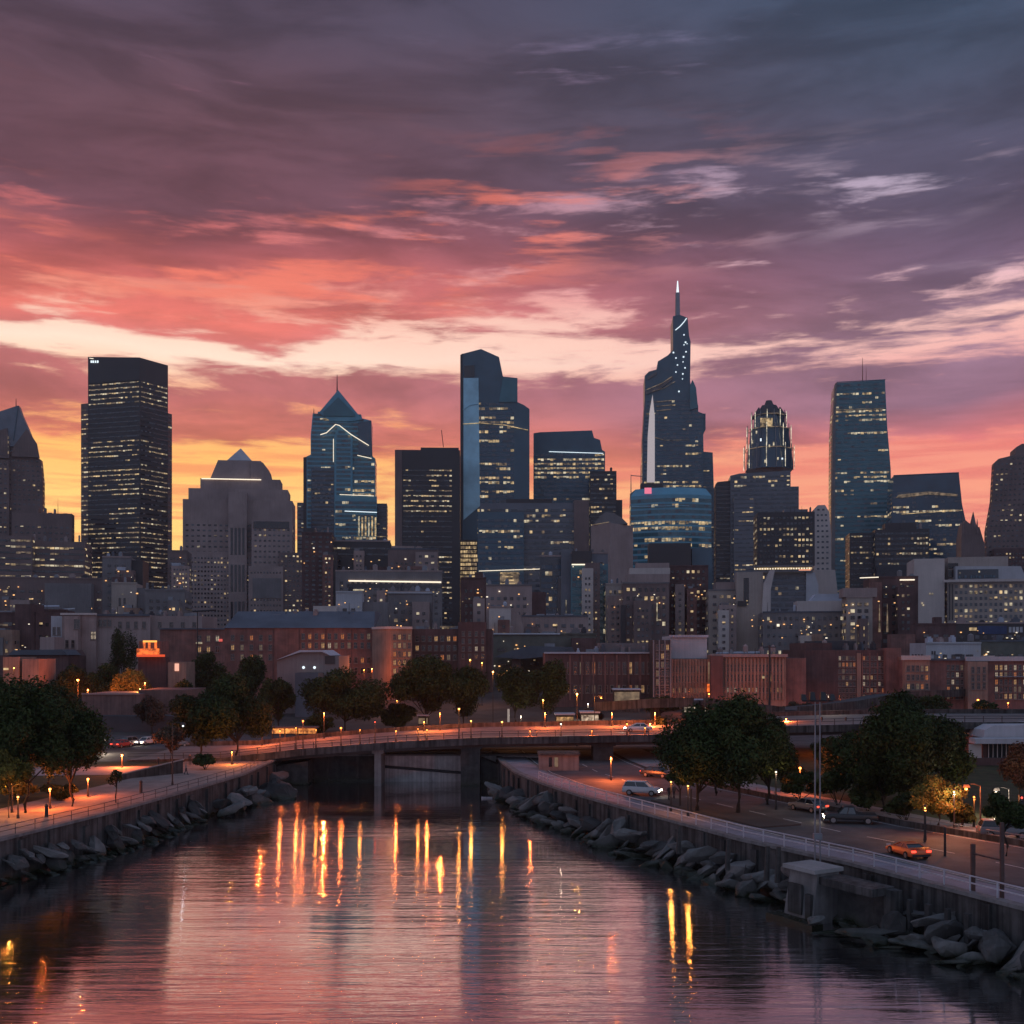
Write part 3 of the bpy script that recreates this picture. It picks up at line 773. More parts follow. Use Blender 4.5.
b.mast(631, 474, 492, .45, METAL, dD=2); b.line('roof_antenna', [(631, 475), (642, 476)], .35, METAL, 2)
b.mast(640.5, 465, 485, .35, METAL, dD=5)

# 11 tower with tiered lantern crown
D = 1100
b = Bld('crowned_tower', 'grey tower carrying a tiered lantern crown with lit ribs', 'tower', 764, D, SKY, 14, 40)
b.slab('wall', [(731, None), (731, 475), (740, 473), (790, 471), (790, 487), (798, 487), (798, None)], S_GREY, win=W(fh=4.4, wh=2.2, cw=3, lit=(.0, .05, .3), glass=G_GREY, hot=[(476, 490, .45)], mix=(3, 4, 3), flip=.6))
b.slab('wing', [(716, None), (716, 483), (718, 481), (731, 480), (731, None)], S_BLACK, dD=3, depth=30, win=W(lit=(.0, .05), cw=3))
b.slab('wing', [(735, None), (735, 496), (755, 496), (755, None)], S_GREY, dD=-5, depth=6, win=W(fh=4.4, lit=(.1, .3, .7), cw=3.4, glass=G_GREY))
def octa(px, r, D, k=8, ph=math.pi / 8):
    return [(X(px, D) + r * math.cos(2 * math.pi * i / k + ph), D + r * math.sin(2 * math.pi * i / k + ph)) for i in range(k)]
cx, Dc = 766, D + 22
m = Dc / F
tiers = [(24.5, 471, 450), (21.5, 450, 430), (17, 430, 416)]
for r, pb, pt in tiers:
    b.mass('lantern_tier', octa(cx, r * m, Dc), Z(pt, Dc), G_NAVY, zb=Z(pb, Dc), top=octa(cx, (r - 1.6) * m, Dc))
    rib = MB(); rb2 = MB()
    for i, (xx, yy) in enumerate(octa(cx, (r + .15) * m, Dc, 16, math.pi / 16)):
        if yy < Dc + 6: (rib if i % 2 else rb2).tube([(xx, yy, Z(pb - 1, Dc)), (xx, yy, Z(pt - 3.5, Dc))], .34, n=4)
    rib.obj('lit_rib', L_RIB, b.root); rb2.obj('lit_rib', METAL, b.root)
    ring = octa(cx, (r + .2) * m, Dc); ring.append(ring[0])
    rg = MB(); rg.tube([(x, y, Z(pt + .8, Dc)) for x, y in ring], .4, n=4)
    rg.obj('cornice_light', L_WARM if pt == 449 else L_DIM, b.root)
b.mass('lantern_roof', octa(cx, 14 * m, Dc), Z(406, Dc), S_BLACK, zb=Z(416, Dc), top=octa(cx, 7.5 * m, Dc))
b.mass('lantern_roof', octa(cx, 5 * m, Dc), Z(401, Dc), S_BLACK, zb=Z(406, Dc), top=octa(cx, 3 * m, Dc))
for i in range(8):
    xx, yy = octa(cx, 13 * m, Dc)[i]
    mb = MB(); mb.prism([(xx - 4.5, yy - 3), (xx + 4.5, yy - 3), (xx + 4.5, yy + 3), (xx - 4.5, yy + 3)], Z(418, Dc), Z(408.5, Dc), 0,
        top=[(xx - .5 + (X(cx, Dc) - xx) * .15, yy), (xx + .5 + (X(cx, Dc) - xx) * .15, yy), (xx + .5 + (X(cx, Dc) - xx) * .15, yy + .5), (xx - .5 + (X(cx, Dc) - xx) * .15, yy + .5)])
    mb.obj('crown_gable', S_BLACK, b.root)
b.plate('lit_lantern', 760, 772, 418, 427, L_WARM, -19 * m + 22, .4)
for k in range(9):
    R = random.Random(k + 70); a = cx - 18 + 4.2 * k; c = R.uniform(428, 465)
    b.plate('lit_window', a, a + 1.4, c, c + R.uniform(1.5, 4), R.choice([L_WHITE, L_WARM, L_STRIPC]), -25 * m + 22, .4)

# 12 black box on lit band
D = 800
b = Bld('hotel_block', 'black box of scattered lit windows sitting on a bright lit terrace floor', 'building', 786, D, SKY, 15, 34)
b.box('wall', 758, 814, 512, S_BLACK, pyb=566, win=PW(fh=4.0, wh=1.7, cw=2.7, lit=(.12, .3, .5, .75), flip=.8, mix=(5, 3, 1), z0=1, skip=[(510, 518)], gap=.4))
b.box('wall', 757, 806, 571, S_GREY, dD=1, win=W(fh=4, wh=2.4, cw=2.4, lit=(.02, .1, .2), glass=G_GREY, flip=.8, mix=(2, 4, 3)))
b.plate('terrace', 753, 812, 565.5, 567, ST_GREY, -1, 3)
b.line('terrace_light', [(755, 568.5), (811, 568.5)], .8, L_WARM, 0)
b.plate('terrace', 753, 812, 571, 572.2, ST_GREY, -1, 3)
mb = MB()
for k in range(22):
    x = X(756 + k * 2.55, D - 3.4); mb.box(x - .3, x + .3, D - 3.7, D - 3.1, Z(569.6, D), Z(568.2, D))
mb.obj('terrace_lamp', L_STRIP, b.root)['kind'] = 'stuff'
b.box('penthouse', 783, 806, 509.5, S_GREY, pyb=512, dD=6, depth=12); b.clutter(785, 812, 512, 4, h=(1, 2.5))
b.slab('side_wall', [(806, None), (806, 572), (814, 572), (818, 586), (818, None)], ST_WHITE, dD=-2, depth=30)

# 13 slim stone pier tower
b = Bld('stone_tower', 'slim pale mauve stone tower flaring out at its foot, right of the black box', 'tower', 823, 860, SKY, 16, 24)
b.slab('wall', [(814.5, None), (814.5, 509), (818, 505), (825, 505), (829, 512), (831, 535), (831, None)], ST_PALE, win=PW(cw=3, fh=4.2, lit=(0, .0, .03), glass=G_GREY))
b.slab('base_wall', [(814, None), (820, 596), (820, 588), (815, 570), (836, 570), (839, 598), (842, None)], ST_PALE, dD=-6, depth=20)

# 14 tall teal tower
D = 1100
b = Bld('glass_tower', 'tall teal glass tower tapering upward with a red roof mast, right of the lantern crown', 'tower', 861, D, SKY, 17, 40)
w14 = W(fh=4.4, wh=2.1, sill=.9, cw=3.2, lit=(.0, .03, .08, .18), glass=G_TEAL, flip=.5, mix=(3, 4, 3), hot=[(409, 416, .9), (430, 434, .7), (469, 473, .7), (477, 482, .8), (490, 496, .5), (515, 519, .7), (381, 390, 0), (391, 394, .5)])
b.slab('wall', [(833, None), (834.5, 430), (837, 382), (884, 381), (886, 425), (889.5, 470), (890.5, 520), (890.5, None)], S_TEAL, win=w14)
b.slab('edge_fin', [(831.5, None), (834, 425), (836.5, 382), (838.2, 382), (836.5, 425), (835.8, None)], ST_GREY, dD=-.8, depth=12)
b.line('roof_edge', [(837, 381.3), (884, 380.6)], .5, METAL, 2)
b.line('roof_edge', [(836, 409), (885, 409)], .3, L_DIM, -1)  # edge line given a faint glow of its own
b.mast(860, 358, 381, .5, pmat('mast_red', (.4, .12, .10), .6), dD=14, part='roof_mast')
b.mast(863.5, 368, 381, .35, pmat('mast_red', (.4, .12, .10), .6), dD=14, part='roof_mast')

# 15 flared navy slab
D = 1000
b = Bld('office_tower', 'blunt navy tower flaring towards its base with one glowing floor', 'tower', 926, D, SKY, 18, 36)
b.slab('wall', [(892, None), (893, 520), (895, 475), (957, 474), (960, 505), (964, 525), (966, None)], G_NAVY, win=W(fh=4.3, wh=2.0, cw=2.8, lit=(.0, .15, .4), glass=G_NAVY, skip=[(474, 490)], hot=[(503, 507, .3), (511, 516, .8), (536, 541, .7)], flip=.5, mix=(3, 5, 2)))
b.slab('glow_floor', [(897.5, 497), (900, 494), (928, 491.5), (956, 495), (956, 497), (928, 494.5), (905, 497)], L_DIM, dD=-.8, depth=.7)
b.line('roof_edge', [(895, 474.6), (957, 473.6)], .5, S_NAVY, 0)
b.line('ledge_light', [(903, 513.5), (955, 511)], .3, L_WARM, -.6)

b = Bld('office_block', 'dim grey office block with rows of tiny windows in front of the flared navy tower', 'building', 900, 850, SKY, 19, 30)
b.box('wall', 876, 928, 529, S_BLACK, win=W(fh=3.9, wh=1.7, cw=2.2, lit=(.02, .1, .5), gap=.25, flip=.7, mix=(2, 4, 5), glass=G_GREY))
b.clutter(878, 926, 529, 3)
b.box('penthouse', 884, 914, 523, S_BLACK, pyb=529, dD=6, depth=14)
b.box('wall', 850, 878, 532, S_BLACK, dD=6, win=W(lit=(0, .1, .3), cw=2.2, flip=.8, gap=.2, mix=(2, 4, 4)))
b.box('podium', 880, 926, 566, RF_DARK, dD=-8, depth=10)

b = Bld('church', 'dark gothic church with a pointed spire against the pink sky', 'church', 972, 900, SKY, 20, 24)
b.slab('wall', [(962, None), (962, 538), (964, 524), (966, 520), (975, 528), (979, 527), (984, 545), (984, None)], ST_BROWN)
DD = 908
b.mass('spire', octa(970.5, 4.2 * DD / F, DD, 6, 0), Z(512, DD), ST_BROWN, zb=Z(530, DD), top=octa(970.8, .2, DD, 6, 0))
b.mass('pinnacle', octa(964.5, 1.2 * DD / F, DD - 12, 6, 0), Z(517, DD), ST_BROWN, zb=Z(535, DD), top=octa(964.5, .2, DD - 12, 6, 0))
b.mass('pinnacle', octa(978, 1.4 * DD / F, DD - 12, 6, 0), Z(521, DD), ST_BROWN, zb=Z(535, DD), top=octa(978, .2, DD - 12, 6, 0))

D = 940
b = Bld('stone_tower', 'brown stone tower with tapering setbacks, cut off by the right picture edge', 'tower', 1018, D, SKY, 21, 12)
b.slab('wall', [(987, None), (989, 530), (994, 500), (996, 462), (1000, 458), (1014, 455), (1052, 455), (1056, None)], ST_BROWN, win=PW(cw=3.6, fh=4.4, lit=(.05, .1, .2), flip=.8, hot=[(515, 521, .5)]))
b.slab('crown', [(1014, 456), (1015, 447), (1020, 444), (1046, 444), (1046, 456)], ST_BROWN, dD=5, depth=26)
b.box('wing', 1000, 1030, 548, BR_DARK, dD=-14, depth=12, win=PW(lit=(.1, .3)))

# ------------------------------------------------------------------ mid-rise blocks
def mb_block(name, label, px0, px1, pyt, D, mat, seed, win=None, depth=26, cat='building', clutter=2, group=MID, roof=None, plain=False):
    b = Bld(name, label, cat, (px0 + px1) / 2, D, group, seed, depth)
    if win is None and (px1 - px0) > 24 and plain is False:
        win = PW(cw=3.4, fh=3.8, wh=1.5, lit=(0, .02, .06), blind=.4, margin=2.0, ztop=4)
    b.box('wall', px0, px1, pyt, mat, win=win, roof=roof)
    b.box('parapet', px0 - .3, px1 + .3, pyt - .9, random.Random(seed).choice([ST_GREY, ST_MAUVE, RF_SLATE, mat, mat]), pyb=pyt + .6, dD=-.35, depth=.9)
    rr = random.Random(seed * 13 + 5); wd = px1 - px0
    for q in range(0 if plain else rr.choice((1, 1, 2)) + (wd > 50)):
        a0 = px0 + wd * rr.uniform(.02, .7); a1 = min(px1 - .5, a0 + rr.uniform(8, 20)); tp = pyt + rr.uniform(9, 27)
        b.box('annex', a0, a1, tp, rr.choice([BR_RED, BR_DARK, BR_TAN, ST_PALE, ST_MAUVE, ST_BROWN, ST_GREY, BR_PINK]), dD=-9.5 - q * .7, depth=9, win=PW(cw=2.2, fh=3.2, wh=1.3, lit=(.03, .12, .3, .45), mix=(5, 3, 3)), roof=rr.choice([RF_SLATE, RF_DARK, RF_PALE]))
        if rr.random() < .6: b.box('annex_roof', a0 + 1, a0 + (a1 - a0) * .55, tp - rr.uniform(1.5, 3.5), rr.choice([ST_GREY, RF_PALE, METAL]), pyb=tp - .05, dD=-7, depth=4)
    b.lights(px0 + 1, px1 - 1, pyt + 8, pyt + 38, max(2, int(wd / 8)), -10.9, [L_LAMP, L_LAMP, L_WARM, L_STRIP])
    b.lights(px0 + 1, px1 - 1, pyt + 6, pyt + 34, max(2, int((px1 - px0) / 9)), -.25)
    if clutter: b.clutter(px0 + 1, px1 - 1, pyt, clutter, h=(1.0, 3.4))
    return b

lowlit = PW(cw=3.4, lit=(.03, .1, .2))
b = mb_block('office_block', 'long plain dark brown block below the wide ribbon lit slab at far left', -30, 118, 578, 700, ST_BROWN, 101, PW(cw=5, fh=5, wh=1.4, lit=(0, .05, .1), skip=[(575, 590)]), 40, clutter=6)
b.box('wall', 40, 84, 583, ST_GREY, dD=-12, depth=12)
b = mb_block('apartment_block', 'plain grey block with a dark right flank, standing before the broad black tower', 103, 130, 557, 640, ST_GREY, 102, None, 30, clutter=2)
b.box('wall', 130, 143, 560, S_BLACK, dD=4, depth=26)
b = mb_block('house_block', 'small pale block with two tall slit windows, below the broad black tower', 112, 136, 583, 560, ST_BEIGE, 103, None, 22, clutter=2)
for k in (119, 123.5): b.plate('slit_window', k, k + 2, 598, 606, G_BLACK, 0, .2)
b.box('wing', 136, 146, 588, ST_GREY, dD=2)
b = mb_block('house_block', 'low grey block among rooftops, right of the pale slit window block', 146, 184, 590, 540, ST_GREY, 104, lowlit, 30, clutter=4, roof=RF_PALE)
b = mb_block('apartment_block', 'dark narrow block in the gap between the black tower and the stepped stone block', 168, 187, 551, 820, ST_BROWN, 105, PW(lit=(.1, .3)), 26)
b = mb_block('office_block', 'dark red brown slab left of the low block with the bright lit strip', 302, 332, 533, 760, BR_DARK, 106, PW(lit=(0, .04), cw=5), 30)
b.box('wall', 304, 315, 528, S_BLACK, dD=3)
b.box('wall', 326, 336, 552, S_BLACK, dD=-6, depth=10)
b = mb_block('office_block', 'black topped block below the blue gabled tower', 332, 390, 541, 780, S_BLACK, 107, W(lit=(0, .05, .1), cw=3), 30, clutter=4)
b.box('wall', 340, 388, 556, S_BLACK, dD=-6, depth=8)
b = mb_block('office_block', 'low wide grey block with one bright lit strip of windows', 336, 442, 571, 680, ST_GREY, 108, None, 34, clutter=5, roof=RF_SLATE)
b.line('lit_strip', [(349, 581), (441, 582)], .5, L_STRIP, -.5)
b.line('lit_strip', [(350, 590), (364, 590)], .4, L_WHITE, -.5)
b.plate('window_row', 347, 442, 584, 588, G_BLACK, 0, .2)
b = mb_block('office_block', 'brown block with columns of small white lit windows, left of the tall blue tower', 388, 438, 549, 740, ST_BROWN, 109, PW(cw=3, lit=(0, .1), skip=[(545, 560)]), 30)
b.box('wing', 415, 437, 552, ST_MAUVE, dD=-6, depth=8, win=PW(fh=4.4, cw=4, lit=(.5, .7), mix=(1, 6, 2)))
b.box('wall', 392, 414, 546, ST_MAUVE, dD=4)
b = mb_block('warehouse', 'pale grey windowless cube above the long brick terrace roof', 336, 362, 592, 470, ST_WHITE, 110, None, 16, clutter=1)
b.box('wing', 313, 336, 606, ST_PALE, dD=-3, depth=12)
b.box('wing', 362, 389, 602, ST_GREY, dD=4, depth=14)
b = mb_block('warehouse', 'wide blue grey flat fronted block above the brick terrace, right of the pale cube', 388, 432, 592, 500, ST_GREY, 111, None, 20, clutter=3, roof=RF_PALE)
b.plate('roof_edge', 388, 432, 592, 593.5, ST_WHITE, 0, .6)
b = mb_block('apartment_block', 'narrow dark brick tower block in front of the tall blue tower', 461, 486, 578, 480, BR_DARK, 112, PW(fh=3.2, cw=2.4, wh=1.5, lit=(.0, .02, .06)), 18)
b.box('wall', 475, 483, 572, BR_DARK, dD=3, depth=10)
b.plate('lit_sign', 480.5, 483.5, 620, 623, emat('lit_sign_red', (1, .15, .12), .7), 0, .3)
b = mb_block('office_block', 'blank brown mauve block with a flat roof, right of the narrow dark brick block', 485, 532, 585, 540, ST_MAUVE, 113, None, 24, clutter=3)
b.box('wing', 528, 546, 592, BR_DARK, dD=3, depth=18)
b = mb_block('house_block', 'pale pinkish low block with a sloping shoulder, above the long low roofed hall', 489, 511, 607, 450, ST_PALE, 114, None, 14, clutter=1)
b.slab('wing', [(511, None), (511, 610), (519, 613), (524, 628), (524, None)], ST_MAUVE, dD=1, depth=12)
b = mb_block('house_block', 'low mauve block behind the long low roofed hall', 522, 588, 616, 460, ST_MAUVE, 115, lowlit, 16, clutter=4, roof=RF_PALE)
# low hall
b = mb_block('hall', 'long low dark hall with a white eaves line and slate roof, behind the round trees', 490, 596, 634, 400, pmat('render_olive', (.12, .115, .095), .9), 116, PW(cw=6, fh=5, wh=1.2, lit=(.05,)), 20, clutter=4, roof=RF_SLATE)
b.line('eaves', [(489, 634), (560, 634)], .35, ST_WHITE, -.4)  # white plaster colour stands in for light along the eaves
b.box('wing', 572, 596, 638, BR_DARK, dD=-5, depth=10)
b.slab('roof', [(494, 657), (510, 651), (530, 646), (572, 647), (576, 654), (520, 659)], RF_SLATE, dD=-18, depth=16)
# glass mid rise
b = mb_block('glass_office', 'teal grey glass mid rise with a dark cap and a white lit line under it', 571, 608, 553, 620, S_GREY, 117, None, 26)
b.box('wall', 571, 608, 564, S_TEAL, dD=-2, depth=3, win=W(fh=3.7, wh=2.5, sill=.7, cw=2.0, lit=(0, .05, .15), glass=G_TEAL, flip=.8, mix=(1, 3, 5)))
b.box('cap', 572, 592, 551, S_BLACK, pyb=563, dD=-2.5, depth=12)
b.line('cap_light', [(572, 564.5), (592, 564.5)], .4, L_STRIP, -3)
b.box('core', 561, 572, 549, S_GREY, dD=3, depth=20)
b.line('core_light', [(566, 600), (566, 622)], .2, L_WHITE, 2)
b = mb_block('glass_office', 'dark glass slab beside the teal grey glass mid rise, dotted with green white lights', 540, 572, 556, 660, G_GREY, 118, W(fh=3.8, wh=2.4, cw=2.2, lit=(0, .05, .15), glass=G_NAVY, flip=.8, mix=(1, 4, 4)), 26)
# mauve block right
b = Bld('stone_tower', 'blank mauve slab tower showing a lighter left face and a darker right face', 'tower', 612, 750, MID, 119, 30, rot=False)
b.mass('wall', [(X(591, 760), 760), (X(610.5, 745), 745), (X(633, 762), 762), (X(613, 780), 780)], Z(523, 745), ST_MAUVE)
b.slab('roof_gable', [(594, 524), (600, 516), (606, 512), (614, 513), (622, 518), (628, 524)], ST_GREY, dD=4, depth=10)
b.line('roof_edge', [(592, 525), (609, 522)], .3, L_DIM, -3)  # bright roof edge imitated by a faintly glowing line
b = mb_block('apartment_block', 'light block covered in white lit windows beside the teal grey glass mid rise', 606, 624, 584, 600, ST_BEIGE, 120, PW(fh=3.6, cw=2.6, wh=2.0, lit=(.4, .6, .8), mix=(3, 5, 3), flip=.8), 20)
b = mb_block('apartment_block', 'brown block with scattered yellow windows under stacked mauve roofs', 623, 669, 583, 570, ST_BROWN, 121, PW(fh=4.4, cw=3.2, wh=2, lit=(.1, .25, .4), flip=.8, hot=[(583, 588, .5)]), 24, clutter=0)
b.box('upper_storey', 626, 669, 574, ST_MAUVE, pyb=583, dD=4, depth=18)
b.box('upper_storey', 629, 669, 568, ST_PALE, pyb=574, dD=7, depth=14)
b.box('upper_storey', 635, 668, 563, ST_MAUVE, pyb=568, dD=9, depth=10)
b.line('stair_light', [(657, 603), (657, 621)], .25, L_WHITE, -.4); b.line('stair_light', [(657, 620), (661, 620)], .25, L_WHITE, -.4)
b.box('dark_door_panel', 621, 626, 605, S_BLACK, dD=-1, depth=4)  # black box set proud, its colour standing in for a shaded doorway
b = mb_block('apartment_block', 'dark brick block with a black upper box and tiny pink lit windows', 668, 708, 566, 590, BR_DARK, 122, PW(fh=3.6, cw=2.8, wh=1.5, lit=(.05, .15, .2), flip=.9), 26, clutter=0)
b.box('upper_storey', 648, 690, 543, S_BLACK, dD=6, depth=18)
b.box('upper_storey', 690, 710, 548, S_NAVY, dD=12, depth=14)
b.box('wall', 655, 670, 570, S_BLACK, dD=3)
# beige masonry
b = mb_block('office_block', 'beige stone block with a dark slot cut in its plain middle wall', 709, 770, 590, 560, ST_BEIGE, 123, PW(fh=4, cw=3.6, lit=(.02, .1, .2)), 26, clutter=2)
b.box('wall', 738, 764, 572, ST_BEIGE, dD=-6, depth=12)
b.box('wall', 716, 738, 582, ST_MAUVE, dD=2)
b.plate('slot_window', 745, 750, 578, 603, G_BLACK, -6, .25)
b.plate('slot_window', 739, 748, 601, 606, S_BLACK, -6.3, .4)
b.slab('arch_wall', [(760, None), (765, 584), (772, 570), (776, 570), (772, 590), (771, None)], ST_PALE, dD=-8, depth=6)
b = mb_block('shop_block', 'cluster of low slate roofs with bright points of light, below the black box hotel', 764, 846, 612, 520, ST_GREY, 124, PW(fh=4, cw=2.6, wh=1.6, lit=(.1, .3, .4), flip=.9, mix=(2, 4, 3), gap=.55), 30, clutter=7, roof=RF_SLATE)
b.box('upper_storey', 796, 846, 601, ST_PALE, pyb=612, dD=4, depth=16, roof=RF_PALE)
b.slab('gable_roof', [(808, 601), (814, 594), (842, 594), (847, 601)], RF_PALE, dD=6, depth=14)
b.plate('wall_light', 777.5, 780, 624, 626.4, L_STRIP, 0, .4)
b = mb_block('apartment_block', 'beige block with a regular grid of pale windows, right of the slate roof cluster', 847, 872, 597, 500, ST_BEIGE, 125, PW(fh=3.0, cw=2.6, wh=1.6, gap=.4, lit=(.5, .8), mix=(1, 3, 7), flip=.8), 18, clutter=1)
b.box('upper_storey', 843, 876, 588, ST_MAUVE, pyb=597, dD=1, depth=14, win=PW(lit=(.2,), cw=3))
b = mb_block('office_block', 'dark red brown block with two tall lit stair shafts and a roof light line', 871, 917, 577, 540, BR_DARK, 126, PW(fh=4.4, cw=4.4, wh=1.8, lit=(.0, .03, .06)), 26, clutter=2)
b.box('wall', 873, 884, 582, BR_RED, dD=-4, depth=6)
for k in (882, 889.5): b.slab('lit_shaft', [(k - .8, 632), (k, 604), (k + .4, 604), (k + 1.2, 632)], L_DIM, dD=-5, depth=.5)
b.line('roof_light', [(862, 577.5), (880, 577)], .25, L_STRIP, -2); b.line('roof_light', [(900, 580), (914, 580)], .35, L_STRIP, -1)
b.plate('lit_billboard', 900, 911, 625, 632, emat('lit_billboard_orange', (1, .30, .19), .55), -1, .4)
# hospital
b = Bld('hospital', 'pale stone hospital wing with a blank left slab and many small lit windows', 'hospital', 970, 600, MID, 127, 30)
b.box('wall', 917, 946, 558, ST_PALE, roof=ST_PALE)
b.box('wall', 946, 1002, 557, ST_BEIGE, dD=8, depth=20)
b.box('wall', 950, 1040, 581, ST_BEIGE, dD=-2, depth=26, win=PW(fh=3.3, cw=2.5, wh=1.7, gap=.45, lit=(.25, .45, .6), flip=.8, mix=(3, 4, 6), margin=3, glass=G_GREY))
b.plate('cornice', 946, 1040, 579.5, 582, ST_PALE, -3, 1.4)
b.slab('upper_storey', [(956, 580), (956, 566), (1017, 567), (1022, 580)], ST_WHITE, dD=1, depth=14)
b.plate('window_row', 958, 996, 569.5, 578.5, G_GREY, 1, .25)
b.plate('window_row', 946, 955.5, 563, 568, G_BLACK, 7.6, .25); b.plate('window_row', 946, 955.5, 570, 577, G_BLACK, 7.6, .25)
mb = MB(); R = random.Random(33)
x = X(959, 600.4)
while x < X(993, 600.4):
    w = R.uniform(.5, 1.3); z = Z(576.6, 600.5)
    if R.random() < .8: mb.box(x, x + w, 600.2, 600.5, z - R.uniform(.6, 1.0), z + R.uniform(.4, .9))
    x += w + .5
mb.obj('sign_lettering', S_NAVY, b.root)
for (a, c) in [(931.5, 592.5), (933.8, 592.6), (924, 602), (925.2, 604), (959.5, 572), (977.5, 571)]:
    b.plate('lit_window', a, a + 1.3, c, c + 1.6, L_WHITE, 0 if a < 950 else 1, .35)
b.plate('pipe_shaft', 951, 952.2, 584, 620, S_BLACK, -2.2, .3); b.plate('pipe_shaft', 954, 955, 584, 620, S_BLACK, -2.2, .3)
b = mb_block('shop_block', 'long low block with a deep blue fascia and white outlined end, below the hospital', 955, 1040, 623, 480, S_BLACK, 128, None, 16, clutter=3)
b.plate('fascia', 979, 1006, 626, 634, pmat('fascia_blue', (.03, .05, .13), .6), 0, .3)
b.plate('lit_sign', 971, 978, 627.5, 630.5, L_WARM, 0, .3)
for k in range(4): b.plate('window', 1008 + k * 3.4, 1010.4 + k * 3.4, 627, 632.5, ST_WHITE, 0, .25)
b = mb_block('warehouse', 'dark brick block with a small rooftop hut, in front of the hospital slab', 917, 955, 624, 440, BR_DARK, 129, None, 16, clutter=0)
b.box('roof_hut', 933, 940, 617, BR_DARK, pyb=624, dD=3, depth=6)
b.box('wing', 899, 922, 634, BR_RED, dD=-10, depth=12)
b = mb_block('warehouse', 'pale blue white flat roofed shed above the brick terrace at right', 926, 981, 643, 390, ST_WHITE, 130, None, 16, clutter=2, roof=RF_PALE)
b.plate('roof_edge', 926, 981, 642, 643.6, ST_WHITE, 0, .5)
for k in (931.5, 934): b.plate('door', k, k + 1.4, 651, 654.5, S_BLACK, 0, .2)
b.plate('window_row', 955, 962, 654, 656.5, S_BLACK, 0, .2); b.plate('window_row', 966, 969, 654.5, 656.5, S_BLACK, 0, .2)
b = mb_block('warehouse', 'low olive dark shed at the right picture edge above the brick terrace', 981, 1040, 641, 395, pmat('render_olive', (.12, .115, .095), .9), 131, None, 16, clutter=2)
# left mid-near
b = mb_block('warehouse', 'dark plum brick block with a low gable at the far left', -20, 36, 613, 430, BR_DARK, 132, PW(cw=6, fh=5, lit=(.0, .1)), 20, clutter=1)
b.box('wall', 15, 31, 604, BR_DARK, dD=-3, depth=12)
b.plate('lit_sign', 0, 8, 624, 626, L_DIM, 0, .3)
b = mb_block('warehouse', 'wide plum block with a pale roof line behind the pink corner house at left', 31, 66, 610, 460, BR_DARK, 133, None, 20, clutter=3, roof=RF_PALE)
b.line('roof_edge', [(36, 606.5), (62, 606)], .4, RF_PALE, 6); b.line('roof_edge', [(65, 609.5), (75, 608.5)], .4, ST_WHITE, 3)

# ------------------------------------------------------------------ near brick rows with real windows
WIN_CACHE = {}
L_ROOM = emat('lit_room_warm', (1.0, 0.55, 0.22), 0.40, uneven=.9)
L_ROOMW = emat('lit_room_white', (1.0, 0.78, 0.55), 0.40, uneven=.9)
L_ROOMO = emat('lit_room_orange', (1.0, 0.30, 0.07), 0.40, uneven=.9)
def window_mesh(w, h, kind):
    key = (round(w, 2), round(h, 2), kind)
    if key not in WIN_CACHE:
        mb = MB(); t = .14
        mb.box(-w / 2, w / 2, -.10, .06, h - t, h); mb.box(-w / 2, w / 2, -.10, .06, 0, t)
        mb.box(-w / 2, -w / 2 + t, -.10, .06, t, h - t); mb.box(w / 2 - t, w / 2, -.10, .06, t, h - t)
        mb.box(-.05, .05, -.06, .0, t, h - t); mb.box(-w / 2 + t, -.05, -.06, .0, h * .52, h * .52 + .08); mb.box(.05, w / 2 - t, -.06, .0, h * .52, h * .52 + .08)
        mb.box(-w / 2 - .15, w / 2 + .15, -.22, -.0, -.16, -.002)
        mb.face([(-w / 2 + t, -.03, t), (w / 2 - t, -.03, t), (w / 2 - t, -.03, h - t), (-w / 2 + t, -.03, h - t)], 1)
        fm = pmat('window_frame', (.20, .15, .13), .7, 0, .1, 1.0)
        WIN_CACHE[key] = mb.mesh('window', [fm, {0: G_BLACK, 1: L_ROOM, 2: L_ROOMW, 3: L_DIM, 4: L_ROOMO}[kind]])
    return WIN_CACHE[key]

def punch(b, px0, px1, pyt, pyb, cols, rows, w=1.2, h=1.9, lit=.15, mix=(4, 3, 4, 1), dD=0.0, skip=()):
    """individual windows on the front face, px0..px1 / pyt..pyb"""
    D = b.D + dD - .02; rnd = b.rnd
    for c in range(cols):
        for r in range(rows):
            if (c, r) in skip: continue
            x = X(px0 + (px1 - px0) * (c + .5) / cols, D); z = Z(pyb + (pyt - pyb) * (r + .5) / rows, D) - h / 2
            k = rnd.choices((1, 2, 3, 4), mix)[0] if rnd.random() < lit else 0
            child('window', window_mesh(w, h, k), b.root, Vector((x, D, z)) - b.root.location)

def pilasters(b, px0, px1, pyt, pyb, n, mat, dD=0.0, w=.5, part='pilaster'):
    D = b.D + dD
    for k in range(n):
        a = px0 + (px1 - px0) * k / (n - 1)
        mb = MB(); x = X(a, D); mb.box(x - w / 2, x + w / 2, D - .35, D + .2, Z(pyb, D), Z(pyt, D)); mb.obj(part, mat, b.root)

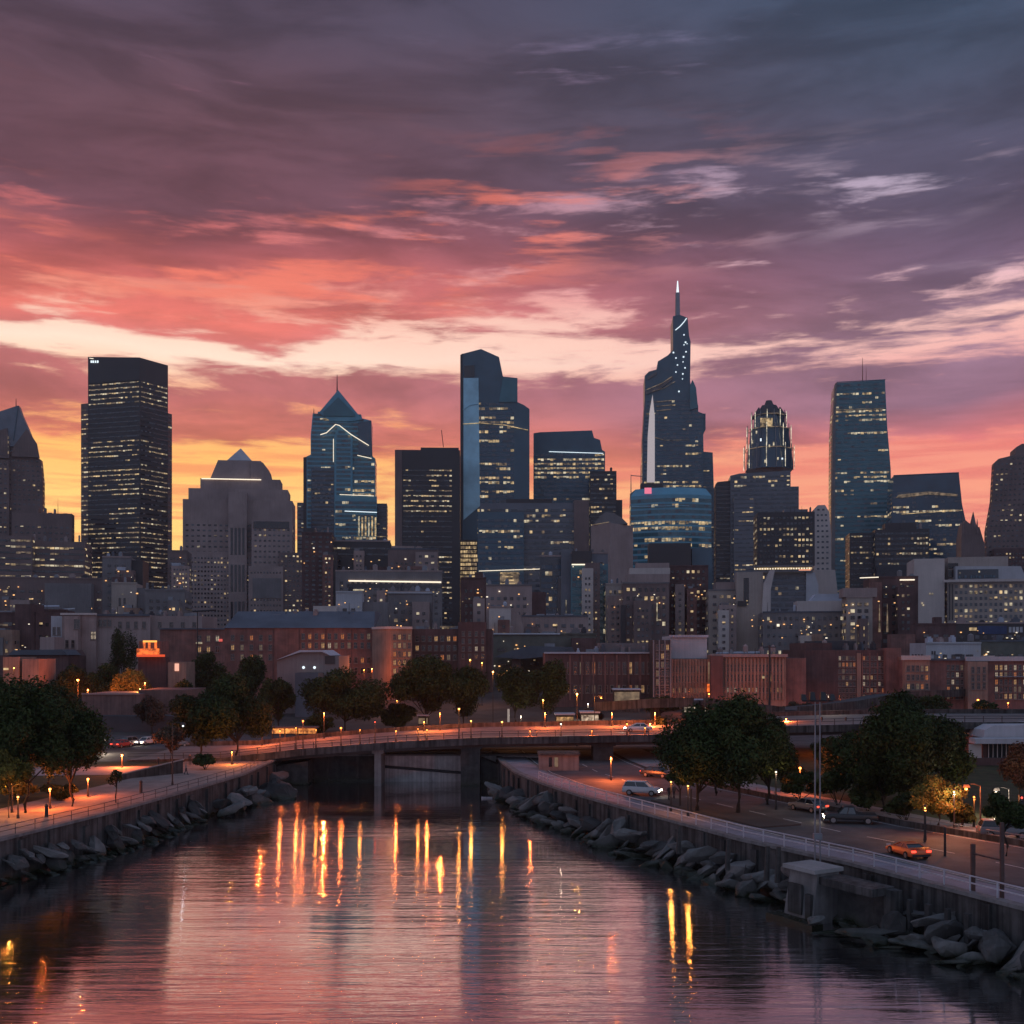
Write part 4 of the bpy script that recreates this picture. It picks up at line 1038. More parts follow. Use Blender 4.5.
# pink corner house
D = 350
b = Bld('terrace_house', 'pink plastered corner house with a lit upper window at left', 'house', 90, D, ROW, 201, 18)
b.box('wall', 62, 96, 614, BR_PINK); b.box('wall', 51, 62, 616, ST_WHITE, dD=2); b.box('bay', 64, 78, 616, BR_PINK, dD=-2.5, depth=4)
b.plate('parapet', 61, 97, 613, 615, ST_PALE, .0, .6)
punch(b, 74, 80, 618, 630, 2, 1, 1.0, 3.2, 0, dD=-2.5); punch(b, 91, 96, 631, 640, 2, 1, 1.0, 2.6, 1, (0, 1, 0, 0)); punch(b, 64, 76, 636, 652, 2, 1, 1.1, 2.6, 0, dD=-2.5); punch(b, 52, 61, 622, 640, 2, 1, 1.0, 2.6, .2, dD=2)
b = Bld('terrace_house', 'mauve plastered house between the pink corner house and the dark alley', 'house', 118, D, ROW, 202, 18)
b.box('wall', 96, 150, 615, ST_MAUVE, dD=1.5); b.plate('parapet', 96, 150, 614, 616, RF_SLATE, 1.5, .5)
punch(b, 98, 112, 618, 628, 3, 1, 1.3, 2.3, .2, dD=1.5); punch(b, 116, 148, 618, 632, 4, 1, 1.2, 2.3, 0, dD=1.5); b.clutter(100, 148, 615, 4, h=(.8, 2))
b = Bld('terrace_house', 'lilac grey flat fronted building above the red brick yard wall', 'house', 178, D, ROW, 203, 18)
b.box('wall', 150, 202, 616, ST_MAUVE, dD=3, roof=RF_SLATE); punch(b, 154, 200, 620, 630, 4, 1, 1.2, 1.9, .1, dD=3); b.clutter(154, 200, 616, 4, h=(.8, 2))
b = Bld('shed', 'low grey shed roof in front of the plum block at far left', 'shed', 30, 330, ROW, 204, 14)
b.slab('wall', [(-20, None), (-20, 656), (8, 655), (12, 651), (64, 650), (68, 656), (68, None)], BR_DARK); b.slab('roof', [(8, 655), (14, 650), (62, 649.5), (68, 655)], RF_SLATE, dD=-1, depth=10)
b.box('annex', 40, 54, 637, ST_MAUVE, dD=4, depth=8)
# red-brick row
D = 330
b = Bld('brick_warehouse', 'low red brick wall building behind the round tree at left', 'warehouse', 205, D, ROW, 205, 20)
b.box('wall', 160, 225, 629, BR_RED, roof=RF_SLATE); b.plate('parapet', 160, 225, 628, 629.5, RF_SLATE, 0, .5)
punch(b, 195, 222, 633, 655, 3, 2, 1.2, 1.9, .25); b.line('wall_light', [(196, 643), (202, 643)], .3, L_WHITE, -.6); b.plate('wall_lamp', 219, 222.5, 639, 641.5, emat('lit_sign_red', (1, .15, .12), .7), 0, .3)
b = Bld('brick_warehouse', 'long red brick terrace with a slate roof and scattered lit windows', 'warehouse', 298, D, ROW, 206, 30)
b.box('wall', 225, 373, 628, BR_RED, roof=RF_SLATE)
b.mass('roof', [(X(224, D - .5), D - .5), (X(374, D - .5), D - .5), (X(374, D + 30), D + 30), (X(224, D + 30), D + 30)], Z(610, D), RF_SLATE, zb=Z(628, D), top=[(X(228, D), D + 12), (X(370, D), D + 12), (X(370, D), D + 28), (X(228, D), D + 28)], roof=RF_SLATE)
b.clutter(235, 365, 617, 7, dD=8, h=(1.5, 3.4))
punch(b, 228, 275, 633, 662, 5, 3, 1.1, 1.8, .22, (3, 2, 3, 2)); punch(b, 300, 372, 632, 650, 11, 2, 1.1, 1.9, .40, (4, 3, 5, 2)); punch(b, 340, 372, 655, 676, 5, 2, 1.1, 1.9, .4, (4, 2, 4, 4))
for k in range(4): b.plate('downpipe', 273.5 + k * 26, 274 + k * 26, 629, 680, BR_DARK, 0, .2)
b = Bld('brick_warehouse', 'lighter orange brick corner block with a white parapet, at the end of the long terrace', 'warehouse', 392, 322, ROW, 207, 24)
b.mass('wall', [(X(372, 326), 326), (X(391, 318), 318), (X(412, 322), 322), (X(412, 345), 345), (X(374, 345), 345)], Z(629, 320), BR_TAN)
b.mass('parapet', [(X(371.5, 325.6), 325.6), (X(391, 317.4), 317.4), (X(412.4, 321.5), 321.5), (X(412, 345), 345), (X(374, 345), 345)], Z(626.5, 320), ST_PALE, zb=Z(629, 320))
for c in range(4):
    for r in range(5):
        a = 394.5 + c * 4.9; Dw = 318 + (a - 391) / 21 * 4 - .1
        child('window', window_mesh(1.0, 1.7, b.rnd.choice((0, 0, 3, 1, 4))), b.root, Vector((X(a, Dw), Dw, Z(640 + r * 8.5, Dw))) - b.root.location, (0, 0, math.radians(33)))
b = Bld('brick_warehouse', 'dark red brick block with a few orange windows, right of the orange corner block', 'warehouse', 448, 340, ROW, 208, 24)
b.box('wall', 411, 492, 629, BR_DARK, roof=RF_SLATE); b.box('wall', 458, 486, 622, BR_DARK, dD=-2, depth=10)
b.plate('roof_edge', 440, 455, 626, 627.6, L_DIM, 2, .3)  # roof edge strip glows by itself, no lamp there
punch(b, 414, 458, 634, 662, 7, 3, 1.2, 1.8, .30, (3, 1, 3, 4)); punch(b, 460, 486, 630, 660, 4, 4, 1.0, 1.6, .12, dD=-2)
b.clutter(413, 455, 629, 3, h=(1, 2.5))
# middle-right brick
D = 300
b = Bld('brick_warehouse', 'long dark brick hall with tall arched bays behind the bridge lamps', 'warehouse', 602, D, ROW, 209, 22)
b.box('wall', 545, 656, 653, BR_DARK, roof=RF_SLATE); b.plate('parapet', 544, 657, 652, 653.6, RF_PALE, .0, .6); pilasters(b, 570, 652, 655, 700, 8, BR_RED)
punch(b, 566, 652, 658, 678, 14, 1, 1.0, 3.4, .25, (3, 2, 5, 1)); punch(b, 566, 652, 680, 698, 14, 1, 1.0, 2.2, .2, (3, 2, 5, 2)); b.clutter(575, 650, 653, 5, h=(1, 3))
b.box('roof_hall', 600, 652, 643, ST_GREY, pyb=653, dD=6, depth=10, roof=RF_PALE)
b = Bld('stair_tower', 'narrow grey framed stair tower beside the white topped brick block', 'tower', 662, 292, ROW, 210, 10)
b.box('wall', 653, 671, 640, S_BLACK); pilasters(b, 653.5, 670.5, 640, 700, 4, METAL, w=.3, part='mullion')
punch(b, 655, 670, 643, 695, 3, 6, .9, 1.7, .3, (2, 5, 3, 0))
D = 295
b = Bld('brick_warehouse', 'ribbed tan brick mill with a white attic storey, lit orange along its foot', 'warehouse', 690, D, ROW, 211, 22)
b.box('wall', 671, 710, 659, BR_TAN); b.box('attic', 670, 707, 636, ST_WHITE, pyb=658.6, dD=3, depth=16, roof=RF_PALE); b.plate('roof_edge', 669, 708, 635, 637.4, RF_PALE, 3, .6)
pilasters(b, 672, 708, 659, 703, 13, BR_TAN, w=.45); punch(b, 672, 708, 687, 694, 12, 1, .55, 1.5, .75, (1, 1, 1, 3)); punch(b, 672, 708, 664, 684, 12, 2, .5, 1.8, .05)
b.plate('uplight', 707, 709.4, 684, 692, L_ORANGE, -.6, .3)
b.line('glowing_rain_pipe', [(709, 662), (709, 684)], .15, L_DIM, -.5)  # rain pipe made to glow, though it is no lamp
b = Bld('brick_warehouse', 'long ribbed tan brick mill with a projecting cornice, right of the white attic mill', 'warehouse', 745, 292, ROW, 212, 24)
b.box('wall', 711, 786, 655, BR_TAN, roof=RF_SLATE); b.box('wing', 786, 806, 658, BR_RED, dD=1.5)
b.plate('cornice', 710, 787, 654, 657, ST_MAUVE, .0, .8); pilasters(b, 726, 783, 658, 700, 17, BR_TAN, w=.5)
b.box('side_bay', 711, 723, 655.6, BR_DARK, dD=-1.5, depth=2); punch(b, 726, 783, 686, 694, 16, 1, .6, 1.4, .6, (1, 2, 2, 2)); punch(b, 726, 783, 663, 683, 16, 2, .6, 2.0, .08)
b.plate('wall_lamp', 762, 764.5, 676, 678.4, L_WARM, -.6, .3)
b.line('roof_edge', [(716, 653.5), (760, 652.5)], .4, RF_PALE, 8); b.clutter(720, 780, 655, 4, h=(1, 2.5))
b = Bld('brick_warehouse', 'dark brick block with gridded glazing and one tan pier, behind the tall twin pole', 'warehouse', 850, 300, ROW, 213, 24)
b.box('wall', 804, 899, 650, BR_DARK, roof=RF_DARK); b.box('wall', 806, 832, 643, BR_DARK, dD=3, depth=18); b.plate('pier', 856.5, 860.5, 653, 700, BR_TAN, 0, .5)
b.box('side_wall', 886, 901, 648, BR_RED, dD=-2, depth=16)
punch(b, 838, 856, 655, 700, 5, 7, .8, 1.3, .35, (3, 2, 5, 3)); punch(b, 862, 885, 655, 700, 6, 7, .8, 1.3, .35, (3, 2, 5, 3)); pilasters(b, 862, 885, 653, 702, 4, BR_RED, w=.35); b.clutter(810, 890, 650, 6, h=(1, 3))
b.box('roof_hall', 815, 856, 641, RF_DARK, pyb=650, dD=8, depth=10)
D = 295
b = Bld('brick_warehouse', 'red brick terrace with a pale parapet at the left end of the right hand row', 'warehouse', 934, D, ROW, 214, 22)
b.box('wall', 902, 966, 660, BR_RED); b.box('wall', 905, 930, 657, BR_TAN, dD=-2, depth=5); b.plate('parapet', 901, 930, 655.5, 660, ST_PALE, -2, .6); b.plate('parapet', 930, 966, 658.5, 660.5, RF_SLATE, 0, .6)
punch(b, 906, 929, 664, 700, 5, 4, .9, 1.7, .4, (5, 2, 4, 2), dD=-2); punch(b, 946, 964, 664, 700, 4, 5, .9, 1.5, .3, (3, 3, 5, 1))
b = Bld('brick_warehouse', 'tan and red brick terrace with a pale sloping parapet, running off the right picture edge', 'warehouse', 1000, D, ROW, 215, 22)
b.box('wall', 966, 1046, 660, BR_RED, dD=-1); b.box('wall', 968, 988, 661.5, BR_TAN, dD=-2.5, depth=4); b.plate('parapet', 965, 1046, 656.5, 661, ST_WHITE, -1, .7)
punch(b, 970, 987, 666, 690, 3, 3, .9, 1.8, .35, (4, 2, 3, 3), dD=-2.5); punch(b, 994, 1036, 664, 700, 9, 5, .9, 1.6, .45, (4, 4, 5, 2), dD=-1); b.plate('balcony', 994, 1046, 676, 677, METAL, -1, 1.2)
# gabled pale hall
b = Bld('hall', 'low pale gabled hall with two bright round lights, in front of the long brick terrace', 'hall', 307, 285, ROW, 216, 18)
b.slab('wall', [(277, None), (277, 660), (300, 651), (322, 651), (330, 656), (339, 656), (339, None)], ST_GREY); b.slab('roof', [(276, 660), (300, 650), (322, 650), (330, 655.5), (322, 652), (300, 652.2)], RF_PALE, dD=-.8, depth=18)
for k in (303.5, 314.5):
    mb = MB(); mb.sphere((X(k, 284), 284, Z(667.5, 284)), .38); mb.obj('wall_lamp', L_STRIPC, b.root)
b.plate('door', 325, 335, 656, 664, S_BLACK, 0, .2); b.box('lean_to', 295, 318, 673, RF_SLATE, dD=-8, depth=8)
# low brown warehouse behind left road
b = Bld('warehouse', 'low blank brown mauve warehouse behind the street trees at left', 'warehouse', 128, 245, ROW, 217, 16)
b.box('wall', 82, 140, 694, pmat('render_plum', (.17, .105, .095), .9, 0, .25, .3, .3), roof=RF_SLATE); b.box('wall', 138, 186, 690, pmat('render_brown', (.15, .10, .09), .9, 0, .25, .3, .3), dD=4); b.plate('parapet', 82, 140, 693, 694.6, ST_MAUVE, 0, .3)
b.box('porch', 84, 182, 716, RF_DARK, dD=-4, depth=5)
b = Bld('pavilion', 'small pavilion glowing orange with an arched balcony, at left', 'pavilion', 150, 300, ROW, 218, 8)
b.box('wall', 139, 160, 641, BR_RED, dD=2.5)
for (a, c) in ((143.5, 145.5), (148.5, 150.5), (155, 157)): b.plate('lit_post', a, c, 642, 653, L_ORANGE, 0, .4)
b.plate('lit_lintel', 143.5, 157, 640.5, 642.3, emat('lit_amber', (1, .42, .08), 1.5), 0, .5); b.plate('lit_balcony', 138.5, 160, 648.5, 655.5, L_ORANGE, -1, 1.4); b.plate('lit_rail', 138, 165, 654.5, 656.8, emat('lit_red_glow', (1, .10, .02), .8), -2, 1.2); b.box('base', 138, 166, 657, BR_DARK, dD=-.9, depth=4)
b = Bld('shed', 'small lit cream shed with a pink wall lamp, right of the glowing pavilion', 'shed', 172, 285, ROW, 219, 8)
b.box('wall', 168, 186, 662, BR_TAN); b.plate('lit_window', 175, 179, 663.5, 671, emat('lit_pink_lamp', (1, .5, .36), 1.0), 0, .3)
b = Bld('shed', 'low cream walled yard building lit yellow from below at the far left', 'shed', 20, 270, ROW, 220, 10)
b.box('wall', 3, 19, 657, BR_TAN); b.box('wall', 22, 39, 659, BR_TAN); b.plate('wall_lamp', 4, 8.5, 668, 670, L_WARM, 0, .3)
# pale modern house on the right
b = Bld('house', 'pale modern flat roofed house with a long white balcony at the right edge', 'house', 1000, 172, ROW, 221, 14)
b.box('wall', 983, 1050, 738, BR_DARK); b.plate('roof_slab', 969, 1050, 737.5, 742.5, ST_WHITE, .6, 2.4); b.slab('upper_storey', [(983, 738), (985, 730), (994, 725.5), (1050, 725), (1050, 738)], ST_WHITE, dD=1, depth=10)
b.plate('balcony', 968.5, 981, 744, 764, ST_PALE, -.6, .2); b.plate('window', 987, 1012, 744, 758, G_BLACK, 0, .15); b.box('base', 967, 1050, 758, BR_DARK, dD=-1, depth=3)
for k in range(7): b.plate('mullion', 988 + k * 4.4, 988.6 + k * 4.4, 743, 758.5, ST_PALE, -.18, .15)

# ------------------------------------------------------------------ river, ground, banks
ASPH = pmat('asphalt', (0.060, 0.057, 0.060), 0.85, 0, .3, .25, 0, .4, .15, 12, col2=(.078, .073, .074))
PAVE = pmat('paving', (0.25, 0.225, 0.225), 0.85, 0, .22, .4, 0, .3, .1, 8, col2=(.21, .19, .19))
GRASS = pmat('grass', (0.040, 0.050, 0.022), 0.95, 0, .35, .5, 0, .2, .3, 20, col2=(.055, .048, .028))
DIRT = pmat('city_ground', (0.07, 0.06, 0.055), 0.95, 0, .35, .1, 0, .2)
CONC = pmat('concrete', (0.08, 0.073, 0.07), 0.9, 0, .42, .5, .7, .3, .3, 3, wet=True)
CONCP = pmat('concrete_pale', (0.19, 0.175, 0.17), 0.9, 0, .22, .6, .3, .3, .2, 3)
STONE = pmat('rock', (0.092, 0.085, 0.081), 0.9, 0, .35, .9, .2, .3, .6, 2.5, wet=True)
STONE2 = pmat('rock_pale', (0.165, 0.153, 0.145), 0.9, 0, .35, .9, .2, .3, .6, 2.5, wet=True)
STONE3 = pmat('rock_dark', (0.055, 0.05, 0.048), 0.9, 0, .35, .9, .2, .3, .6, 2.5, wet=True)
PAINT = pmat('road_paint', (0.55, 0.53, 0.50), 0.8, 0, .3, 1.5)

def water_mat():
    m = bpy.data.materials.new('river_water'); m.use_nodes = True
    t = NT(m.node_tree); t.n.clear()
    out = t.new('ShaderNodeOutputMaterial')
    tc = t.new('ShaderNodeTexCoord'); ob = tc.outputs['Object']
    def mp(sx, sy):
        q = t.new('ShaderNodeMapping'); q.inputs['Scale'].default_value = (sx, sy, 1.0)
        t.l.new(ob, q.inputs[0]); return q.outputs[0]
    h1 = t.noise(mp(.07, .85), 1.0, 3.0, 0.5, .6)
    h2 = t.noise(mp(.60, 3.6), 1.0, 3.0, 0.55, .4)
    patch = t.smooth(t.noise(mp(.014, .035), 1.0, 3.0, .5), .36, .64, .30, 1.5)
    h = t.math('MULTIPLY', t.math('ADD', t.math('MULTIPLY', h1, 1.0), t.math('MULTIPLY', h2, .26)), patch)
    bp = t.new('ShaderNodeBump'); bp.inputs['Strength'].default_value = 1.0
    bp.inputs['Distance'].default_value = WAVE
    t.l.new(h, bp.inputs['Height'])
    gl = t.new('ShaderNodeBsdfGlossy'); gl.inputs['Roughness'].default_value = 0.05
    gl.inputs['Color'].default_value = (0.97, 0.95, 0.95, 1)
    t.l.new(bp.outputs[0], gl.inputs['Normal'])
    # ruffled patches: the same water with steeper, finer ripples
    h3 = t.noise(mp(.35, 2.2), 1.0, 3.0, 0.55, .4)
    bp2 = t.new('ShaderNodeBump'); bp2.inputs['Strength'].default_value = 1.0
    bp2.inputs['Distance'].default_value = WAVE * 1.5
    t.l.new(t.math('ADD', h3, t.math('MULTIPLY', h1, .6)), bp2.inputs['Height'])
    gl2 = t.new('ShaderNodeBsdfGlossy'); gl2.inputs['Roughness'].default_value = 0.09
    gl2.inputs['Color'].default_value = (0.97, 0.95, 0.95, 1)
    t.l.new(bp2.outputs[0], gl2.inputs['Normal'])
    gmix = t.new('ShaderNodeMixShader')
    t.l.new(t.smooth(t.noise(mp(.02, .06), 1.0, 4.0, .6), .32, .7, .04, .34), gmix.inputs[0])
    t.l.new(gl.outputs[0], gmix.inputs[1]); t.l.new(gl2.outputs[0], gmix.inputs[2])
    df = t.new('ShaderNodeBsdfDiffuse'); df.inputs['Color'].default_value = (0.010, 0.011, 0.012, 1)
    fr = t.new('ShaderNodeFresnel'); fr.inputs['IOR'].default_value = 1.75
    t.l.new(bp.outputs[0], fr.inputs['Normal'])
    mx = t.new('ShaderNodeMixShader')
    t.l.new(t.math('ADD', t.math('MULTIPLY', fr.outputs[0], 0.40), 0.60, clamp=True), mx.inputs[0])
    t.l.new(df.outputs[0], mx.inputs[1]); t.l.new(gmix.outputs[0], mx.inputs[2])
    t.l.new(mx.outputs[0], out.inputs[0])
    return m
WAVE = 0.05
HAZE = 0.00007
mb = MB(); mb.face([(-140, -60, 0), (140, -60, 0), (140, 260, 0), (-140, 260, 0)])
struct(mb.obj('river', water_mat()), 'dark rippled river reflecting the pink sky and lamps')

# bank lines (x, y) of the retaining walls, near to far
LW = [(-75, 10), (-62, 60), (-53, 90), (-48.2, 103), (-44.2, 120), (-40.5, 143), (-38.5, 158), (-38.5, 171), (-38.5, 196)]
RW = [(58, 20), (44, 57), (35.3, 76), (28.2, 91.8), (21.5, 103.5), (14.0, 121), (8.6, 134), (4.4, 146), (0.6, 160), (-1.6, 175), (-3.5, 196)]
def at_y(L, y):
    for (xa, ya), (xb, yb) in zip(L, L[1:]):
        if ya <= y <= yb: return xa + (xb - xa) * (y - ya) / (yb - ya)
    return L[0][0] if y < L[0][1] else L[-1][0]
FAR = 196.0
mb = MB()
ys = sorted(set([20, 40] + [p[1] for p in LW + RW if 20 <= p[1] <= FAR] + [FAR]))
for ya, yb in zip(ys, ys[1:]):
    mb.face([(-2300, ya, 4), (at_y(LW, ya) - .3, ya, 4), (at_y(LW, yb) - .3, yb, 4), (-2300, yb, 4)])
    mb.face([(at_y(RW, ya) + .3, ya, 4), (2300, ya, 4), (2300, yb, 4), (at_y(RW, yb) + .3, yb, 4)])
yy = [FAR, 215, 235] + [235 + 15 * k for k in range(1, 12)] + [430, 480, 560, 640, 700, 1500, 2800]
for ya, yb in zip(yy, yy[1:]):
    mb.face([(-2300, ya, gh(ya)), (2300, ya, gh(ya)), (2300, yb, gh(yb)), (-2300, yb, gh(yb))])
struct(mb.obj('ground', [DIRT]), 'dim city ground')

def offset_line(L, d):
    """shift a near-to-far line sideways (+ = towards +x)"""
    out = []
    for i, p in enumerate(L):
        a = Vector(L[max(0, i - 1)]); c = Vector(L[min(len(L) - 1, i + 1)])
        t = (c - a).normalized(); n = Vector((t.y, -t.x))
        q = Vector(p) + n * d; out.append((q.x, q.y))
    return out
def ribbon(mb, A, B, z, mi=0, z2=None):
    for k in range(len(A) - 1):
        z2_ = z if z2 is None else z2
        mb.face([(*A[k], z), (*B[k], z2_), (*B[k + 1], z2_), (*A[k + 1], z)], mi)
def curb(mb, A, B, z0, z1, mi=0):
    for k in range(len(A) - 1):
        mb.prism([A[k], B[k], B[k + 1], A[k + 1]], z0, z1, mi)
def clipL(L, y0, y1):
    pts = [p for p in L if y0 < p[1] < y1]
    return [(at_y(L, y0), y0)] + pts + [(at_y(L, y1), y1)]

# right side: riverside walk, kerb, road, far footway
R0 = clipL(RW, 40, 196)
mb = MB(); ribbon(mb, offset_line(R0, .3), offset_line(R0, 4.4), 4.13)
struct(mb.obj('pavement', pmat('walk_paving', (.22, .205, .235), .8, 0, .2, .5, 0, .3)), 'pale riverside walk')
mb = MB(); curb(mb, offset_line(R0, 4.4), offset_line(R0, 4.75), 3.9, 4.15); struct(mb.obj('kerb', CONCP))
mb = MB(); ribbon(mb, offset_line(R0, 4.75), offset_line(R0, 20.5), 4.012); struct(mb.obj('road', ASPH), 'dark asphalt riverside road')
mb = MB()
for dd in (12.2,):
    A, B = offset_line(R0, dd), offset_line(R0, dd + .14)
    for k in range(len(A) - 1):
        n = max(1, int((Vector(A[k + 1]) - Vector(A[k])).length / 6))
        for q in range(n):
            f0, f1 = q / n, (q + .5) / n
            L_ = lambda P, f: tuple(Vector(P[k]).lerp(Vector(P[k + 1]), f))
            mb.face([(*L_(A, f0), 4.018), (*L_(B, f0), 4.018), (*L_(B, f1), 4.018), (*L_(A, f1), 4.018)])
for dd in (5.3, 19.9):
    ribbon(mb, offset_line(R0, dd), offset_line(R0, dd + .12), 4.018)
struct(mb.obj('road_marking', PAINT), 'worn painted road lines')
mb = MB(); ribbon(mb, offset_line(R0, 20.9), offset_line(R0, 27), 4.12); struct(mb.obj('pavement', PAVE), 'far footway beyond the road')
isl = clipL(offset_line(RW, 6.2), 111, 131); isl2 = [(x + 4.6, y + 1.8) for x, y in isl]
mb = MB()
for k in range(len(isl) - 1): mb.prism([isl[k], isl2[k], isl2[k + 1], isl[k + 1]], 3.9, 4.16, 0)
struct(mb.obj('ground_island', DIRT), 'bare planted strip under the big tree')
mb = MB(); ribbon(mb, offset_line(R0, 27), offset_line(R0, 90), 4.05); struct(mb.obj('grass', GRASS), 'dark grass beyond the road')

# left side promenade and street
L0 = clipL(LW, 40, 190)
mb = MB(); ribbon(mb, offset_line(L0, -14), offset_line(L0, -.3), 4.10); struct(mb.obj('pavement', pmat('promenade_paving', (.27, .21, .185), .85, 0, .2, .5, 0, .3, .1, 6)), 'lamp lit riverside promenade')
mb = MB(); ribbon(mb, offset_line(L0, -40), offset_line(L0, -14), 4.03); struct(mb.obj('grass', GRASS), 'dark lawn behind the promenade')
mb = MB(); mb.face([(-160, 172, 4.06), (-40, 178, 4.06), (-40, 194, 4.06), (-160, 192, 4.06)]); mb.face([(-170, 200, 4.02), (160, 200, 4.02), (160, 232, 4.02), (-170, 232, 4.02)])
struct(mb.obj('road', ASPH), 'street behind the trees')
mb = MB(); mb.face([(-120, 150, 4.065), (-44, 160, 4.065), (-44, 171, 4.065), (-120, 164, 4.065)]); struct(mb.obj('path', PAVE), 'pale paved path')

# retaining walls
def wall_thing(name, label, L, side, z1, mat, matcap, panels=4.6):
    root = thing(name, label, 'river wall', (L[len(L) // 2][0], L[len(L) // 2][1], 0))
    A = offset_line(L, 0.45 * side); B = offset_line(L, -.05 * side)
    mb = MB()
    for k in range(len(L) - 1):
        a, b_, c, d = A[k], B[k], B[k + 1], A[k + 1]
        pts = [a, b_, c, d] if side < 0 else [b_, a, d, c]
        mb.prism(pts, -1.2, z1, 0)
    mb.obj('wall', mat, root)
    A = offset_line(L, .6 * side); B = offset_line(L, -.25 * side); mb = MB()
    for k in range(len(L) - 1):
        pts = [A[k], B[k], B[k + 1], A[k + 1]] if side < 0 else [B[k], A[k], A[k + 1], B[k + 1]]
        mb.prism(pts, z1 + .003, z1 + .28, 0)
    mb.obj('coping', matcap, root)
    # buttress ribs on the river face
    rnd = random.Random(77); n = 0
    for k in range(len(L) - 1):
        a, c = Vector(L[k]), Vector(L[k + 1]); d = c - a; m = int(d.length / panels)
        t = d.normalized(); nn = Vector((t.y, -t.x)) * (-side)
        for q in range(m):
            if n >= 95: break
            n += 1
            p = a + d * ((q + .5 + rnd.uniform(-.2, .2)) / m) + nn * .02
            w = rnd.uniform(.25, .6)
            mb = MB(); mb.obox(p + nn * rnd.uniform(.02, .12), t, nn, w, .22, rnd.uniform(-.5, .6), z1 - rnd.uniform(.05, .6)); mb.obj('buttress', rnd.choice([mat, STONE3, CONC]), root)
    return root
wall_thing('river_wall', 'long stained concrete river wall along the left promenade', LW[1:], -1, 4.05, CONC, CONCP)
wall_thing('river_wall', 'stained concrete river wall under the railing on the right bank', RW[1:], 1, 4.05, CONC, CONCP)
root = thing('river_wall', 'pale grey stone quay wall across the water behind the bridge', 'river wall', (-18, 184.5, 0))
mb = MB(); mb.box(-40, -21.5, 183.9, 186.2, -1, 4.3); mb.obj('wall', STONE3, root)  # left stretch in dark rock: shadow under the bridge put into its colour
mb = MB(); mb.box(-21.497, 6, 183.9, 186.2, -1, 4.3); mb.obj('wall', pmat('pale_quay_stone', (.42, .39, .385), .85, 0, .25, .5, .35), root)
mb = MB(); mb.box(-40, 6, 183.6, 186.3, 4.303, 4.55); mb.obj('coping', CONCP, root)
mb = MB(); mb.tube([(-22, 183.6, 2.6), (-7, 183.6, 1.4)], .22, n=8); mb.obj('pipe', DARKMET, root)
mb = MB()
for k in range(3):
    mb = MB(); mb.box(-36 + k * 5.0, -35.6 + k * 5.0, 183.68, 183.92, -.5, 4.2); mb.obj('buttress', CONC, root)

# riprap boulders and slabs
def rock_mesh(seed, slab):
    r = random.Random(seed); bm = bmesh.new()
    for k in range(16):
        v = Vector((r.gauss(0, 1), r.gauss(0, 1), r.gauss(0, 1))).normalized()
        v = Vector((v.x * r.uniform(.8, 1.1), v.y * r.uniform(.6, .9), v.z * (r.uniform(.28, .4) if slab else r.uniform(.55, .8))))
        bm.verts.new(v)
    bmesh.ops.convex_hull(bm, input=bm.verts[:])
    for v in [v for v in bm.verts if not v.link_faces]: bm.verts.remove(v)
    bmesh.ops.bevel(bm, geom=bm.edges[:], offset=.035, segments=1, affect='EDGES', profile=.5)
    bmesh.ops.triangulate(bm, faces=bm.faces[:])
    bmesh.ops.subdivide_edges(bm, edges=bm.edges[:], cuts=1, use_grid_fill=True)
    for v in bm.verts:
        v.co += v.normal * (noise.noise(v.co * 2.2 + Vector((seed, 0, 0))) * .13 + noise.noise(v.co * 6 + Vector((0, seed, 0))) * .06)
    me = bpy.data.meshes.new('rock'); bm.to_mesh(me); bm.free()
    me.materials.append([STONE, STONE2, STONE2, STONE3, STONE2, STONE][seed % 6])
    return me
ROCKS = [rock_mesh(k, k % 2 == 0) for k in range(12)]
def rock(p, s, rnd, label, group, lean=None, me=None):
    o = bpy.data.objects.new('boulder', me or rnd.choice(ROCKS)); COL.objects.link(o)
    o.location = p; o.scale = s
    o.rotation_euler = lean or (rnd.uniform(-.5, .5), rnd.uniform(-.5, .5), rnd.uniform(0, 6.28))
    return tag(o, label, 'rock', group)
rnd = random.Random(12)
def wline(L, side, y, off):
    x = at_y(L, y); x2 = at_y(L, y + 1); t = Vector((x2 - x, 1)).normalized(); n = Vector((t.y, -t.x)) * (-side)
    return Vector((x, y)) + n * off
y = 74.0
while y < 150:
    for row in range(2):
        if 85.5 < y < 91 and row == 0: continue
        p = wline(RW, 1, y + rnd.uniform(-.6, .6), .9 + row * rnd.uniform(1.0, 1.9))
        s = rnd.uniform(.9, 1.6) * (1.25 if row == 0 else 1.0)
        z = rnd.uniform(.8, 2.4) if row == 0 else rnd.uniform(-.15, .35)
        rock((p.x, p.y, z), (s * rnd.uniform(1.0, 1.9), s * 1.1, s * rnd.uniform(.6, 1.1)), rnd, 'rough grey boulder in the riprap at the foot of the right river wall', 'riprap of the right bank',
             (rnd.uniform(-.9, -.2), rnd.uniform(-.6, .6), rnd.uniform(-.6, .9)))
    y += rnd.uniform(1.3, 2.2)
# leaning slabs in the middle of the right bank
for k in range(12):
    yy_ = 93.5 + k * 1.9 + rnd.uniform(-.4, .4); p = wline(RW, 1, yy_, 1.6)
    rock((p.x, p.y, 1.0), (rnd.uniform(1.3, 1.9), 1.1, .9), rnd, 'pale stone slab leaning up against the right river wall', 'leaning slabs of the right bank', (0, -.75 + rnd.uniform(-.15, .2), math.radians(-12) + rnd.uniform(-.35, .35)), ROCKS[(2, 10, 6)[k % 3]])
